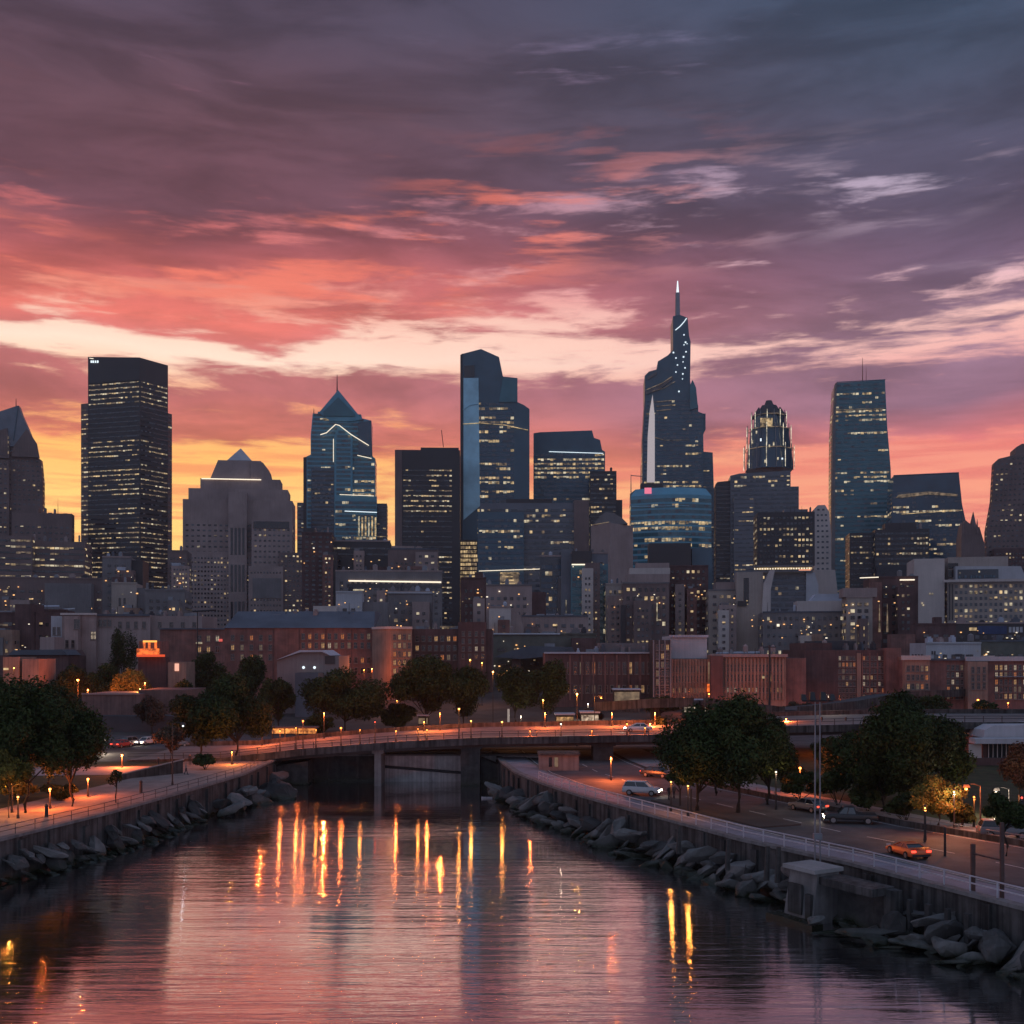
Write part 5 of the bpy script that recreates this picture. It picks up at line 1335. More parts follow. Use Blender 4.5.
# the large foreground rocks below the railing
big = [((31.3, 78.6, .9), (1.5, 1.2, 1.9), 7, 'tall rounded boulder standing against the wall near the right edge'), ((29.6, 80.6, .45), (2.3, 1.2, .9), 2, 'broad low slab sliding into the water near the right edge'),
       ((29.0, 83.2, 1.2), (1.2, 1.0, 1.6), 3, 'upright block of stone beside the sloping slab'), ((26.6, 83.4, .6), (2.9, 1.3, .9), 6, 'long pale slab sloping down from the wall into the river'),
       ((27.2, 82.0, .3), (1.3, .9, .8), 9, 'small pointed stone before the upright block'), ((24.6, 84.9, .15), (1.8, .8, .4), 8, 'flat stone barely above the water below the long slab'),
       ((23.9, 86.4, .8), (.9, .8, .7), 10, 'pale faceted stone beside the concrete outfall'), ((31.0, 77.0, .2), (2.2, 1.2, .6), 0, 'wet flat rock at the water line, nearest the camera'), ((33.4, 76.4, 1.1), (1.3, 1.2, 1.5), 11, 'dark boulder propped under the wall at the right edge'), ((32.6, 77.4, 2.1), (1.0, .8, .8), 5, 'rounded stone perched high against the wall at right'), ((28.2, 81.2, .1), (1.6, .9, .45), 4, 'half sunk flat stone in front of the broad slab')]
for p, s, mi, lb in big: rock(p, s, rnd, lb, 'large foreground rocks', (rnd.uniform(-.2, .2), rnd.uniform(-.25, .1), rnd.uniform(-.5, .1)), ROCKS[mi])
y = 96.0
while y < 142:
    for q in range(2):
        p = wline(LW, -1, y + rnd.uniform(-.8, .8), rnd.uniform(.2, 1.0)); s = rnd.uniform(.7, 1.5)
        rock((p.x, p.y, rnd.uniform(.6, 2.3)), (s * rnd.uniform(.9, 1.9), s, s * rnd.uniform(.5, 1.1)), rnd, 'rough grey stone piled against the left river wall', 'stones piled on the left bank', (rnd.uniform(-.5, .5), rnd.uniform(.2, .9), rnd.uniform(-.7, .7)))
    p = wline(LW, -1, y, .9); s = rnd.uniform(.7, 1.2)
    rock((p.x, p.y, rnd.uniform(-.1, .5)), (s * 1.5, s, s * .6), rnd, 'dark wet boulder along the foot of the left river wall', 'riprap of the left bank', (rnd.uniform(-.3, .3), rnd.uniform(.0, .5), rnd.uniform(-.5, .5)))
    if 108 < y < 132:
        p = wline(LW, -1, y, 2.4)
        rock((p.x, p.y, -.05), (s * 1.4, s * .9, s * .55), rnd, 'flat dark stone lying in the water by the left river wall', 'flat stones of the left bank', (rnd.uniform(-.3, .3), .3, rnd.uniform(-.6, .6)))
    y += rnd.uniform(1.5, 2.4)
for k in range(16):
    y = 146 + k * 1.9; p = wline(LW, -1, y, rnd.uniform(.6, 4.2)); s = rnd.uniform(1.2, 2.2)
    rock((p.x, p.y, rnd.uniform(.0, 2.0)), (s * 1.2, s, s), rnd, 'grey rock in the slope below the left end of the bridge', 'rock slope at the bridge abutment')
for k in range(9):
    y = 152 + k * 2.2; p = wline(RW, 1, y, rnd.uniform(.4, 3.0)); s = rnd.uniform(1.0, 1.8)
    rock((p.x, p.y, rnd.uniform(.0, 1.8)), (s * 1.3, s, s * .9), rnd, 'dark rock in the point of the right bank under the bridge', 'rocks of the right bank point')
# the abutment rock face at left
for (x_, y_, s_, lb) in [(-36.5, 157, (3.0, 2.4, 3.4), 'tall pale rock outcrop with ridged face below the bridge ramp'), (-33.8, 163, (3.2, 2.4, 2.4), 'broad dark rock outcrop sloping to the water under the bridge')]:
    rock((x_, y_, .6), s_, rnd, lb, 'rock outcrops', (.1, .25, .3), ROCKS[6 if y_ < 160 else 3])

# concrete outfall house on the right bank
root = thing('outfall_house', 'squat concrete outfall house with a pale cap on the right bank', 'outfall', (23.8, 88, 0))
t_ = Vector((RW[3][0] - RW[4][0], RW[3][1] - RW[4][1])).normalized(); n_ = Vector((t_.y, -t_.x))
if n_.x > 0: n_ = -n_
def OB(mb, u, v, hu, hv, z0, z1, mi=0):
    c = Vector((25.6, 91.2)) + t_ * u + n_ * v; mb.obox(c, t_, n_, hu, hv, z0, z1, mi)
mb = MB()
c0 = Vector((25.6, 91.2))
def Q(u, v): q = c0 + t_ * u + n_ * v; return (q.x, q.y)
mb.prism([Q(-1.2, 3.2), Q(-1.2, .2), Q(2.2, .2), Q(2.2, 3.2)][::1], -1, 4.1, 0, top=[Q(-.8, 2.6), Q(-.8, .2), Q(2.2, .2), Q(2.2, 2.6)]); mb.obj('wall', CONCP, root)
mb = MB(); OB(mb, .6, 1.5, 1.8, 1.6, 4.103, 4.42); mb.obj('cap', pmat('cap_concrete', (.27, .25, .24), .85, 0, .15, .8), root)
mb = MB(); OB(mb, .2, 3.05, .75, .12, .6, 3.0); mb.obj('dark_door_panel', CONC, root)  # darker slab on the wall face stands in for a shaded niche
mb = MB(); OB(mb, 1.7, 3.05, .3, .14, .4, 2.4); mb.obj('dark_door_panel', STONE3, root)  # dark slab in place of a shaded opening
mb = MB(); OB(mb, .6, 3.6, 2.6, .6, -.6, .35); mb.obj('footing', CONC, root)
mb = MB(); OB(mb, 5.0, 1.3, 2.7, 1.2, 3.25, 3.85); mb.obj('ledge', CONC, root)
mb = MB(); OB(mb, 5.0, .55, 2.4, .25, .2, 3.2); mb.obj('dark_recess_panel', STONE3, root)  # solid dark panel under the ledge, shade of an opening put into its colour
mb = MB(); OB(mb, 8.0, .5, .5, .45, -.6, 3.7); mb.obj('pier', CONC, root)
for k in range(4):
    mb = MB(); OB(mb, 9.4 + k * 1.7, .35, .14 + .06 * (k % 2), .2, .6 + .3 * (k % 3), 3.2); mb.obj('stained_pier', STONE3, root)
for (x_, y_, h_) in [(22.6, 93.6, 1.8), (21.9, 94.6, 1.6), (19.4, 99.0, 1.4), (16.2, 107, 1.3)]:
    mb = MB(); mb.tube([(x_, y_, 2.2), (x_ + .1, y_, 4.0 + h_ * .7)], .26, n=7, r2=.2)
    tag(mb.obj('timber_post', pmat('old_timber', (.05, .042, .038), .9, 0, .3, 2.0), off=(x_, y_, 2.2)), 'dark weathered timber post standing at the river wall edge', 'post', 'old timber posts')

# railing along the right bank
def railing(name, label, L, z, step, h, mat, npost=100, rails=(1.0, .55), r=.035):
    root = thing(name, label, 'railing', (L[0][0], L[0][1], z))
    pts = []
    for k in range(len(L) - 1):
        a, c = Vector(L[k]), Vector(L[k + 1]); m = max(1, int((c - a).length / step + .5))
        for q in range(m): pts.append(a.lerp(c, q / m))
    pts.append(Vector(L[-1]))
    for fr in rails:
        mb = MB(); mb.tube([(p.x, p.y, z + h * fr) for p in pts], r, n=5); mb.obj('rail', mat, root)
    pm = MB(); pm.tube([(0, 0, 0), (0, 0, h)], r * 1.1, n=5); pme = pm.mesh('post', mat)
    for p in pts[:npost]: child('post', pme, root, Vector((p.x, p.y, z)) - root.location)
    return root
RAILM = pmat('rail_steel', (.50, .49, .54), .45, .5, .12, 1.0)
rr = clipL(RW, 60, 150)
railing('railing', 'pale steel railing curving along the right riverside walk', offset_line(rr, .35), 4.3, 2.6, 1.15, RAILM, r=.06)
railing('railing', 'thin dark railing along the left promenade edge', offset_line(clipL(LW, 80, 168), -.3), 4.3, 2.8, 1.0, DARKMET, r=.03)
railing('fence', 'low rail along the far side of the riverside road', offset_line(clipL(RW, 60, 128), 20.7), 4.1, 3.0, .9, METAL, r=.035)
# low kerb wall beyond the road
mb = MB(); A = offset_line(clipL(RW, 55, 150), 20.55); B = offset_line(clipL(RW, 55, 150), 20.9)
for k in range(len(A) - 1): mb.prism([A[k], B[k], B[k + 1], A[k + 1]], 3.9, 4.55)
tag(mb.obj('kerb_wall', CONC, off=(40, 100, 3.9)), 'low concrete wall along the far edge of the riverside road', 'low wall')
# small ramp wall on left promenade
root = thing('ramp_wall', 'low pale ramp wall on the left promenade', 'low wall', (X(150, 152), 152, 4))
mb = MB(); mb.prism([(X(118, 152), 152), (X(183, 160), 160), (X(183, 160.5), 160.5), (X(118, 152), 152.5)], 3.9, [4.6, 6.0, 6.0, 4.6]); mb.obj('wall', CONC, root)
mb = MB(); mb.prism([(X(117, 152), 151.8), (X(184, 160), 159.8), (X(184, 160.5), 160.8), (X(117, 152), 152.8)], [4.603, 6.003, 6.003, 4.603], [4.75, 6.15, 6.15, 4.75]); mb.obj('coping', pmat('cap_concrete', (.27, .25, .24), .85, 0, .15, .8), root)

# ------------------------------------------------------------------ bridge
root = thing('bridge', 'low road bridge with a dark deck edge on broad piers across the river', 'bridge', (-8, 178, 0))
BR = [(-62, 4.1), (-47, 4.4), (-34, 5.9), (-18, 7.1), (-5, 7.7), (12, 8.0), (30, 8.3), (45, 9.6), (70, 10.2), (100, 10.2)]
def bz(x):
    for (xa, za), (xb, zb) in zip(BR, BR[1:]):
        if xa <= x <= xb: return za + (zb - za) * (x - xa) / (xb - xa)
    return BR[-1][1]
def deckpiece(y0, y1, za, zb):
    mb = MB()
    for (xa, z1), (xb, z2) in zip(BR, BR[1:]):
        mb.prism([(xa, y0), (xb, y0), (xb, y1), (xa, y1)], [z1 + za, z2 + za, z2 + za, z1 + za], [z1 + zb, z2 + zb, z2 + zb, z1 + zb])
    return mb
deckpiece(177.6, 204.4, -.8, 0).obj('deck', pmat('deck_surface', (.135, .118, .112), .85, 0, .25, .3), root)
deckpiece(178.4, 179.4, -1.5, -.803).obj('girder', pmat('girder', (.05, .045, .045), .6, .2, .2, .5), root)
deckpiece(181.5, 182.3, -1.5, -.803).obj('girder', pmat('girder', (.05, .045, .045), .6, .2, .2, .5), root)
deckpiece(177.1, 177.597, -.95, .18).obj('parapet', CONC, root)
deckpiece(204.403, 204.9, -1.25, .8).obj('parapet', CONC, root)
deckpiece(177.603, 179.3, .003, .14).obj('footway', PAVE, root)
for fr in (.75, 1.15):
    mb = MB(); mb.tube([(x, 177.35, z + fr) for x, z in BR], .04, n=5); mb.obj('rail', DARKMET, root)
pm = MB(); pm.tube([(0, 0, 0), (0, 0, .96)], .06, n=5); pme = pm.mesh('post', DARKMET)
for k in range(46):
    x = -56 + k * 3.0
    child('post', pme, root, Vector((x, 177.35, bz(x) + .2)) - root.location)
for (x0, x1, zb, m_) in [(-22.3, -21.2, -1, CONCP), (-8.3, -5.2, -1, STONE3), (13.2, 16.4, 3.8, STONE3), (34, 37, 3.8, CONC), (55, 58, 3.8, CONC)]:
    z = bz((x0 + x1) / 2) - 1.6
    mb = MB(); mb.box(x0, x1, 178.2, 183.5, zb, z); mb.obj('pier', m_, root)
    mb = MB(); mb.box(x0 - .4, x1 + .4, 178.0, 183.55, z + .003, z + .8); mb.obj('pier_cap', m_, root)
mb = MB(); mb.prism([(-44, 179), (-33.2, 179), (-33.2, 192), (-44, 192)], -1, [2.3, 3.9, 3.9, 2.3]); mb.obj('abutment', STONE3, root)
mb = MB(); mb.prism([(-5.1, 181), (2, 181), (2, 191), (-5.1, 191)], -1, [4.2, 1.5, 1.5, 4.2]); mb.obj('abutment', STONE3, root)
# hut under the bridge
root = thing('hut', 'small pale flat roofed hut beneath the right end of the bridge', 'hut', (X(560, 166), 166, 4))
mb = MB(); mb.box(X(539, 164), X(579, 164), 164, 168, 3.8, 6.3); mb.obj('wall', CONCP, root)
mb = MB(); mb.box(X(538, 164), X(580, 164), 163.6, 168.4, 6.303, 6.6); mb.obj('roof', CONC, root)
for a, c in ((549, 552), (554.5, 558)):
    mb = MB(); mb.box(X(a, 164), X(c, 164), 163.9, 163.98, 4.6, 6.0); mb.obj('window', L_DIM if a > 550 else G_BLACK, root)
# boat-like pale landing at the right point
root = thing('rowing_boat', 'small pale rowing boat moored at the point of the right bank', 'boat', (X(487, 163), 163, 0))
mb = MB(); x0 = X(487, 163)
st = [(-2.0, .05, .55), (-1.4, .45, .35), (0, .62, .3), (1.3, .5, .32), (1.9, .35, .4)]
for (xa, wa, za), (xb, wb, zb) in zip(st, st[1:]):
    for s in (-1, 1):
        mb.face([(x0 + xa, 163 + s * wa, za + .12), (x0 + xb, 163 + s * wb, zb + .12), (x0 + xb, 163 + s * wb * .5, -.15), (x0 + xa, 163 + s * wa * .5, -.15)])
    mb.face([(x0 + xa, 163 - wa, za), (x0 + xb, 163 - wb, zb), (x0 + xb, 163 + wb, zb), (x0 + xa, 163 + wa, za)])
mb.obj('hull', ST_WHITE, root)
mb = MB(); mb.box(x0 - .3, x0 + .1, 162.45, 163.55, .32, .40); mb.obj('seat', DARKMET, root)
# elevated ramp at right
root.scale = (.42, .6, .45)
root = thing('ramp', 'elevated road ramp curving behind the big right hand trees', 'ramp', (X(680, 235), 235, 4))
pts = [(X(600, 250), 250, 9.5), (X(655, 245), 245, 10.5), (X(700, 240), 240, 11.0), (X(780, 240), 240, 9.0), (X(840, 262), 262, 9.2), (X(890, 285), 285, 10.5), (X(960, 300), 300, 10.8)]
mb = MB(); mp_ = MB()
for a, c in zip(pts, pts[1:]):
    a, c = Vector(a), Vector(c); d = (c - a).normalized(); n = Vector((d.y, -d.x, 0)).normalized()
    if n.y > 0: n = -n
    mb.prism([(a + n * 4)[:2], (c + n * 4)[:2], (c - n * 4)[:2], (a - n * 4)[:2]], [a.z - 1, c.z - 1, c.z - 1, a.z - 1], [a.z, c.z, c.z, a.z])
    mp_.prism([(a + n * 4.4)[:2], (c + n * 4.4)[:2], (c + n * 4.05)[:2], (a + n * 4.05)[:2]], [a.z - 1.2, c.z - 1.2, c.z - 1.2, a.z - 1.2], [a.z + .8, c.z + .8, c.z + .8, a.z + .8])
mb.obj('deck', ASPH, root); mp_.obj('parapet', CONC, root)
for a in pts[1:6]:
    mb = MB(); mb.box(a[0] - .8, a[0] + .8, a[1] - 1.6, a[1] + 1.6, 3, a[2] - 1.02); mb.obj('pier', CONC, root)

# ------------------------------------------------------------------ trees and shrubs
def leafmat(name, col, k=1.0):
    m = pmat(name, tuple(c * k for c in col), .75, 0, .22, .6, 0, .2)
    b = m.node_tree.nodes['Principled BSDF']
    b.inputs['Subsurface Weight'].default_value = 0.0
    return m
LEAF = [leafmat('leaf_dark', (.036, .052, .014), .6), leafmat('leaf_mid', (.052, .074, .018), .62), leafmat('leaf_light', (.066, .088, .022), .62)]
LEAFY = [leafmat('leaf_yellow_dark', (.095, .085, .018)), leafmat('leaf_yellow', (.16, .135, .025)), leafmat('leaf_yellow_light', (.21, .175, .035))]
LEAFR = [leafmat('leaf_rust_dark', (.060, .026, .020)), leafmat('leaf_rust', (.095, .036, .026)), leafmat('leaf_rust_light', (.10, .05, .03))]
LEAFB = [leafmat('leaf_brown_dark', (.05, .036, .026)), leafmat('leaf_brown', (.07, .05, .035)), leafmat('leaf_brown_light', (.085, .065, .04))]
BARK = pmat('bark', (.045, .036, .030), .9, 0, .3, 3.0, .3, .2, .4, 9)

def crown_mesh(seed, w, h, n, size, mats, lobes=20, flat=.0):
    """leaf clumps spread over uneven lobes; local z from 0 to h"""
    rng = np.random.default_rng(seed)
    L = []; tries = 0
    while len(L) < lobes and tries < 4000:
        tries += 1
        p = rng.uniform(-1, 1, 3)
        r = np.linalg.norm(p)
        if r > 1 or r < .25: continue
        if p[2] < -.55 and r > .8: continue
        taper = 1.0 - .22 * max(0, p[2]) - .18 * max(0, -p[2] - .2)
        rad = rng.uniform(.24, .42)
        L.append((p * np.array([taper, taper, 1]) * (1 - rad * .75), rad, rng.integers(0, 3), rng.uniform(.7, 1.3)))
    wt = np.array([l[1] ** 2 * l[3] for l in L]); wt /= wt.sum()
    pick = rng.choice(len(L), n, p=wt)
    C = np.array([l[0] for l in L])[pick]; R = np.array([l[1] for l in L])[pick]; T = np.array([l[2] for l in L])[pick]
    d = rng.normal(size=(n, 3)); d /= np.linalg.norm(d, axis=1)[:, None]
    rr = R * (rng.uniform(.15, 1, n) ** .45) * rng.choice([1.0, 1.0, 1.0, 1.18], n)
    P = C + d * rr[:, None]
    P = P * np.array([w / 2, w / 2, h / 2]) + np.array([0, 0, h / 2])
    nrm = d + rng.normal(scale=.7, size=(n, 3)); nrm /= np.linalg.norm(nrm, axis=1)[:, None]
    a = np.cross(nrm, rng.normal(size=(n, 3))); a /= np.linalg.norm(a, axis=1)[:, None]
    b = np.cross(nrm, a)
    s = size * rng.uniform(.6, 1.4, n)[:, None]
    V = np.empty((n, 4, 3))
    V[:, 0] = P - a * s * .95; V[:, 1] = P - b * s * .42 + nrm * s * .12; V[:, 2] = P + a * s * .95; V[:, 3] = P + b * s * .42 + nrm * s * .12
    me = bpy.data.meshes.new('crown')
    me.vertices.add(n * 4); me.vertices.foreach_set('co', V.reshape(-1))
    me.loops.add(n * 4); me.loops.foreach_set('vertex_index', np.arange(n * 4, dtype=np.int32))
    me.polygons.add(n); me.polygons.foreach_set('loop_start', np.arange(0, n * 4, 4, dtype=np.int32))
    for m in mats: me.materials.append(m)
    mi = np.clip(T + rng.choice([-1, 0, 0, 0, 1], n), 0, 2).astype(np.int32)
    me.polygons.foreach_set('material_index', mi)
    me.update(calc_edges=True); me.validate()
    return me, [(l[0] * np.array([w / 2, w / 2, h / 2]) + np.array([0, 0, h / 2]), l[1]) for l in L]

def tree(px, base, top, wpx, label, D=None, clear=.25, kind=LEAF, n=5200, size=.36, seed=None, name='tree', group='trees along the river', lobes=20, trunk=.28, zg=None, hw=None):
    D = D or DG(base); z0 = gh(D) if zg is None else zg
    sx = X(px, D); H = Z(top, D) - z0; W_ = wpx * D / F
    root = thing(name, label, 'tree', (sx, D, z0), group)
    cb = H * clear; ch = H - cb
    seed = seed or int(px * 7 + D)
    if n > 800: n = int(n * 2.3); size *= .66
    me, lob = crown_mesh(seed, W_, ch, n, size, kind, lobes)
    child('crown', me, root, (0, 0, cb))
    r = random.Random(seed); mb = MB()
    top_z = cb + ch * .55
    tp = [(0, 0, -.2), (r.uniform(-.15, .15), 0, cb * .5), (r.uniform(-.3, .3), r.uniform(-.2, .2), cb), (r.uniform(-.4, .4), 0, top_z)]
    mb.tube(tp, trunk, n=7, r2=trunk * .35)
    for (c, rad) in lob[:9]:
        z = cb * (.75 + .3 * r.random()) + .1 * ch
        mb.tube([(tp[2][0] * .8, 0, min(z, top_z * .8)), (c[0] * .5, c[1] * .5, cb + c[2] * .62), (c[0], c[1], cb + c[2])], trunk * .4, n=5, r2=.04)
    child('trunk', mb.mesh('trunk', BARK), root)
    return root

# right hand bank
tree(697, 812, 706, 92, 'dark broad street tree, left one of the clump before the ribbed brick mills', clear=.10, n=7000, size=.34)
tree(738, 814, 695, 104, 'tallest dark tree of the clump before the ribbed brick mills', clear=.14, n=9000, size=.34)
tree(768, 808, 714, 60, 'narrow dark tree, right one of the clump before the ribbed brick mills', D=128, clear=.12, n=5000, size=.34)
tree(716, 800, 730, 60, 'low dark tree filling the middle of the clump behind the two persons', D=136, clear=.1, n=4500, size=.34)
tree(858, 800, 728, 86, 'dark rounded tree behind the tall twin pole', D=132, clear=.08, n=7000, size=.36)
tree(905, 828, 691, 112, 'big dark green tree rising above the yellow lit tree', D=120, clear=.10, n=11000, size=.36)
tree(944, 815, 706, 74, 'dark green tree leaning over the pale modern house', D=128, clear=.12, n=6000, size=.36)
tree(882, 815, 740, 70, 'low dark tree between the rounded tree and the big green tree', D=122, clear=.06, n=6000, size=.36)
tree(937, 834, 774, 64, 'small yellow green tree lit by the orange lamp beside it', D=110, clear=.2, kind=LEAFY, n=4200, size=.24, trunk=.14, lobes=14)
tree(1006, 850, 788, 46, 'small dark tree behind the rust brown post frame', D=96, clear=.32, n=2600, size=.26, trunk=.12, lobes=12)
tree(1022, 815, 738, 42, 'rust red leaved tree cut off by the right picture edge', D=126, clear=.2, kind=LEAFR, n=3600, size=.32, trunk=.16)
tree(830, 770, 735, 44, 'dim small tree on the verge left of the tall twin pole top', D=165, clear=.1, n=2600, size=.42)
# left bank
tree(26, 816, 668, 112, 'big dark tree at the left picture edge over the promenade', D=121, clear=.13, n=11000, size=.36, trunk=.24)
tree(72, 806, 690, 72, 'dark tree with slim trunk, second from the left picture edge', D=126, clear=.13, n=6000, size=.34, trunk=.2)
tree(48, 800, 680, 100, 'dark tree filling the gap behind the two slim trunks at left', D=140, clear=.13, n=7000, size=.36)
tree(9, 819, 742, 48, 'small yellow green tree lit by a lamp at the left picture edge', D=117.5, clear=.36, kind=LEAFY, n=3400, size=.22, trunk=.11, lobes=12)
tree(116, 800, 764, 20, 'thin young tree with few leaves standing on the promenade', D=129, clear=.35, n=220, size=.22, trunk=.11, lobes=6)
tree(200, 762, 684, 76, 'dark dense tree, left one of the pair by the bridge ramp', D=178, clear=.14, n=7000, size=.42)
tree(236, 762, 671, 86, 'tall dark dense tree, right one of the pair by the bridge ramp', D=180, clear=.12, n=8500, size=.42)
tree(170, 770, 722, 34, 'small dim tree around the white lamp on the left bank', D=170, clear=.3, n=1800, size=.36, trunk=.14, kind=LEAFB)
tree(278, 735, 671, 42, 'dark upright tree above the orange lit shelter', D=236, clear=.12, n=4200, size=.5)
tree(345, 735, 667, 94, 'broad dark tree in front of the orange brick corner block', D=236, clear=.1, n=9500, size=.5)
tree(398, 732, 702, 44, 'low dark tree right of the broad tree before the corner block', D=240, clear=.1, n=3000, size=.5)
tree(426, 733, 654, 84, 'broad dark tree, left one of the two behind the middle of the bridge', D=240, clear=.12, n=9000, size=.5)
tree(464, 732, 664, 62, 'smaller dark tree, right one of the two behind the middle of the bridge', D=246, clear=.12, n=6000, size=.5)
tree(516, 727, 660, 46, 'dark tree left half of the pair before the long dark brick hall', D=258, clear=.12, n=4500, size=.5)
tree(546, 727, 655, 48, 'dark tree right half of the pair before the long dark brick hall', D=260, clear=.12, n=5000, size=.5)
tree(104, 712, 664, 54, 'dim dark tree behind the glowing orange lamp at left', D=278, clear=.1, n=4000, size=.55)
tree(132, 712, 667, 44, 'yellow lit tree left of the glowing pavilion lamp', D=272, clear=.12, kind=LEAFY, n=3600, size=.45)
tree(72, 715, 662, 50, 'dark tree whose edge glows orange beside a lamp at left', D=276, clear=.1, n=3600, size=.55)
tree(152, 735, 693, 36, 'brownish bare looking bush tree before the brown mauve warehouse', D=236, clear=.1, kind=LEAFB, n=2000, size=.45)
tree(208, 700, 650, 44, 'dark tree above the pink lamp shed', D=300, clear=.1, n=3600, size=.55)
tree(252, 700, 656, 40, 'dim dark tree before the left part of the long brick terrace', D=296, clear=.1, n=3200, size=.55)
tree(184, 715, 680, 30, 'small dark tree beside the pink lamp shed', D=270, clear=.1, n=2000, size=.5)
tree(124, 663, 624, 30, 'dark round tree in the alley beside the mauve plastered house', D=325, clear=.05, n=2500, size=.5)
tree(320, 735, 712, 30, 'low dark bush tree behind the bridge lamps at left', D=228, clear=.1, n=1800, size=.45)
tree(660, 736, 716, 26, 'small bushy tree at the right end of the bridge parapet', D=203, clear=.1, n=1500, size=.4)
tree(660, 712, 694, 40, 'dim tree beneath the elevated ramp', D=275, clear=.1, n=1800, size=.5)
tree(985, 716, 700, 44, 'dark tree behind the roof of the pale modern house', D=240, clear=.1, n=2500, size=.5)
tree(930, 712, 694, 50, 'dark tree before the left end of the right hand brick row', D=262, clear=.1, n=2800, size=.5)
tree(800, 716, 700, 36, 'dim bush tree below the dark gridded brick block', D=266, clear=.1, n=1800, size=.5, kind=LEAFB)
tree(590, 728, 708, 30, 'low dim tree among the lamps behind the bridge', D=252, clear=.1, n=1500, size=.5, kind=LEAFB)
def shrub(px, base, top, wpx, label, D=None, n=1500, size=.3, kind=LEAF, group='shrubs on the banks'):
    D = D or DG(base); z0 = gh(D); H = Z(top, D) - z0; W_ = wpx * D / F
    root = thing('shrub', label, 'shrub', (X(px, D), D, z0), group)
    me, lob = crown_mesh(int(px * 5 + D), W_, H, n, size, kind, 9)
    me.name = 'foliage'; child('foliage', me, root, (0, 0, .05))
    mb = MB()
    for c, r in lob[:5]: mb.tube([(0, 0, -.1), (c[0] * .6, c[1] * .6, c[2] * .5), (c[0], c[1], c[2])], .06, n=4, r2=.02)
    child('stem', mb.mesh('stem', BARK), root)
for px, base, top, w, lb in [(800, 800, 772, 46, 'dark shrub under the lone orange lamp'), (838, 806, 770, 50, 'dark wide shrub behind the tall twin pole foot'), (868, 812, 778, 44, 'dark shrub behind the black pickup truck'),
        (790, 792, 757, 40, 'dim shrub right of the tree clump on the right bank'), (906, 822, 792, 44, 'dark shrub below the big dark green tree'), (962, 828, 806, 30, 'dim shrub between the yellow tree and the parked van'),
        (680, 792, 765, 26, 'dark shrub behind the silver car'), (60, 800, 782, 44, 'dark shrub at the foot of the slim trunks at left'), (18, 800, 776, 46, 'yellow tinged shrub under the lit tree at left'), (205, 770, 752, 24, 'black shrub at the end of the ramp wall')]:
    shrub(px, base, top, w, lb, kind=LEAFY if 'yellow tinged' in lb else LEAF)

# ------------------------------------------------------------------ lamps
def bulbmat(name, col, s):
    return emat(name, col, s, True)
SOD = (emat('bulb_sodium', (1.0, .23, .03), 3.2), (1.0, .27, .045), 1200); SOD2 = (emat('bulb_sodium_strong', (1.0, .27, .04), 4.2), (1.0, .175, .035), 3600)
AMB = (emat('bulb_amber', (1.0, .42, .10), 4.5), (1.0, .33, .055), 1600); WHT = (emat('bulb_white', (1.0, .82, .58), 3.0), (1.0, .80, .56), 1000); CLD = (emat('bulb_cool', (.82, .92, 1.0), 3.0), (.80, .90, 1.0), 8)
DIMB = (emat('bulb_faint', (1.0, .75, .5), 1.5), (1.0, .7, .45), 120); REDB = (emat('bulb_red', (1, .10, .05), 3), (1, .10, .05), 60); LOW = (AMB[0], AMB[1], 200)
LG = 'street lamps around the river'
def lamp(px, py, D, label, mat=SOD, style='arm', zg=None, arm=1.4, dirx=1, r=.20, group=LG, power=1.0):
    zg = (gh(D) if zg is None else zg); z = Z(py, D); h = z - zg; x = X(px, D)
    bx = x - dirx * arm if style == 'arm' else x
    root = thing('street_lamp', label, 'street lamp', (bx, D, zg), group)
    mb = MB(); mb.tube([(bx, D, zg - .1), (bx, D, z + (.35 if style == 'arm' else -.25))], .10, n=7, r2=.06)
    mb.tube([(bx, D, zg - .05), (bx, D, zg + .5)], .17, n=8, r2=.14)
    mb.obj('pole', DARKMET, root)
    if style == 'arm':
        mb = MB(); mb.tube([(bx, D, z + .3), (bx + dirx * arm * .5, D, z + .5), (x + dirx * .25, D, z + .42)], .045, n=6); mb.obj('arm', DARKMET, root)
        mb = MB(); mb.prism([(x - .38, D - .18), (x + .38, D - .18), (x + .38, D + .18), (x - .38, D + .18)], z + .16, z + .44, 0, top=[(x - .25, D - .1), (x + .25, D - .1), (x + .25, D + .1), (x - .25, D + .1)]); hd = mb.obj('lamp_head', DARKMET, root)
    else:
        mb = MB(); mb.tube([(x, D, z - .26), (x, D, z - .18)], .16, n=8); mb.tube([(x, D, z + .2), (x, D, z + .34)], .2, n=8, r2=.05); hd = mb.obj('lamp_head', DARKMET, root)
    mb = MB(); mb.sphere((x, D, z), r * .85, n=6, sq=(1, 1, .8)); mb.obj('bulb', mat[0], hd, off=(wloc(root)))
    lt = bpy.data.lights.new('lamp_light', 'POINT'); lt.energy = mat[2] * power; lt.color = mat[1]; lt.shadow_soft_size = .14
    lo = bpy.data.objects.new('lamp_light', lt); COL.objects.link(lo); lo.parent = root
    lo.location = Vector((x, D - r - .22, z - .15)) - Vector(root.location)
    return root
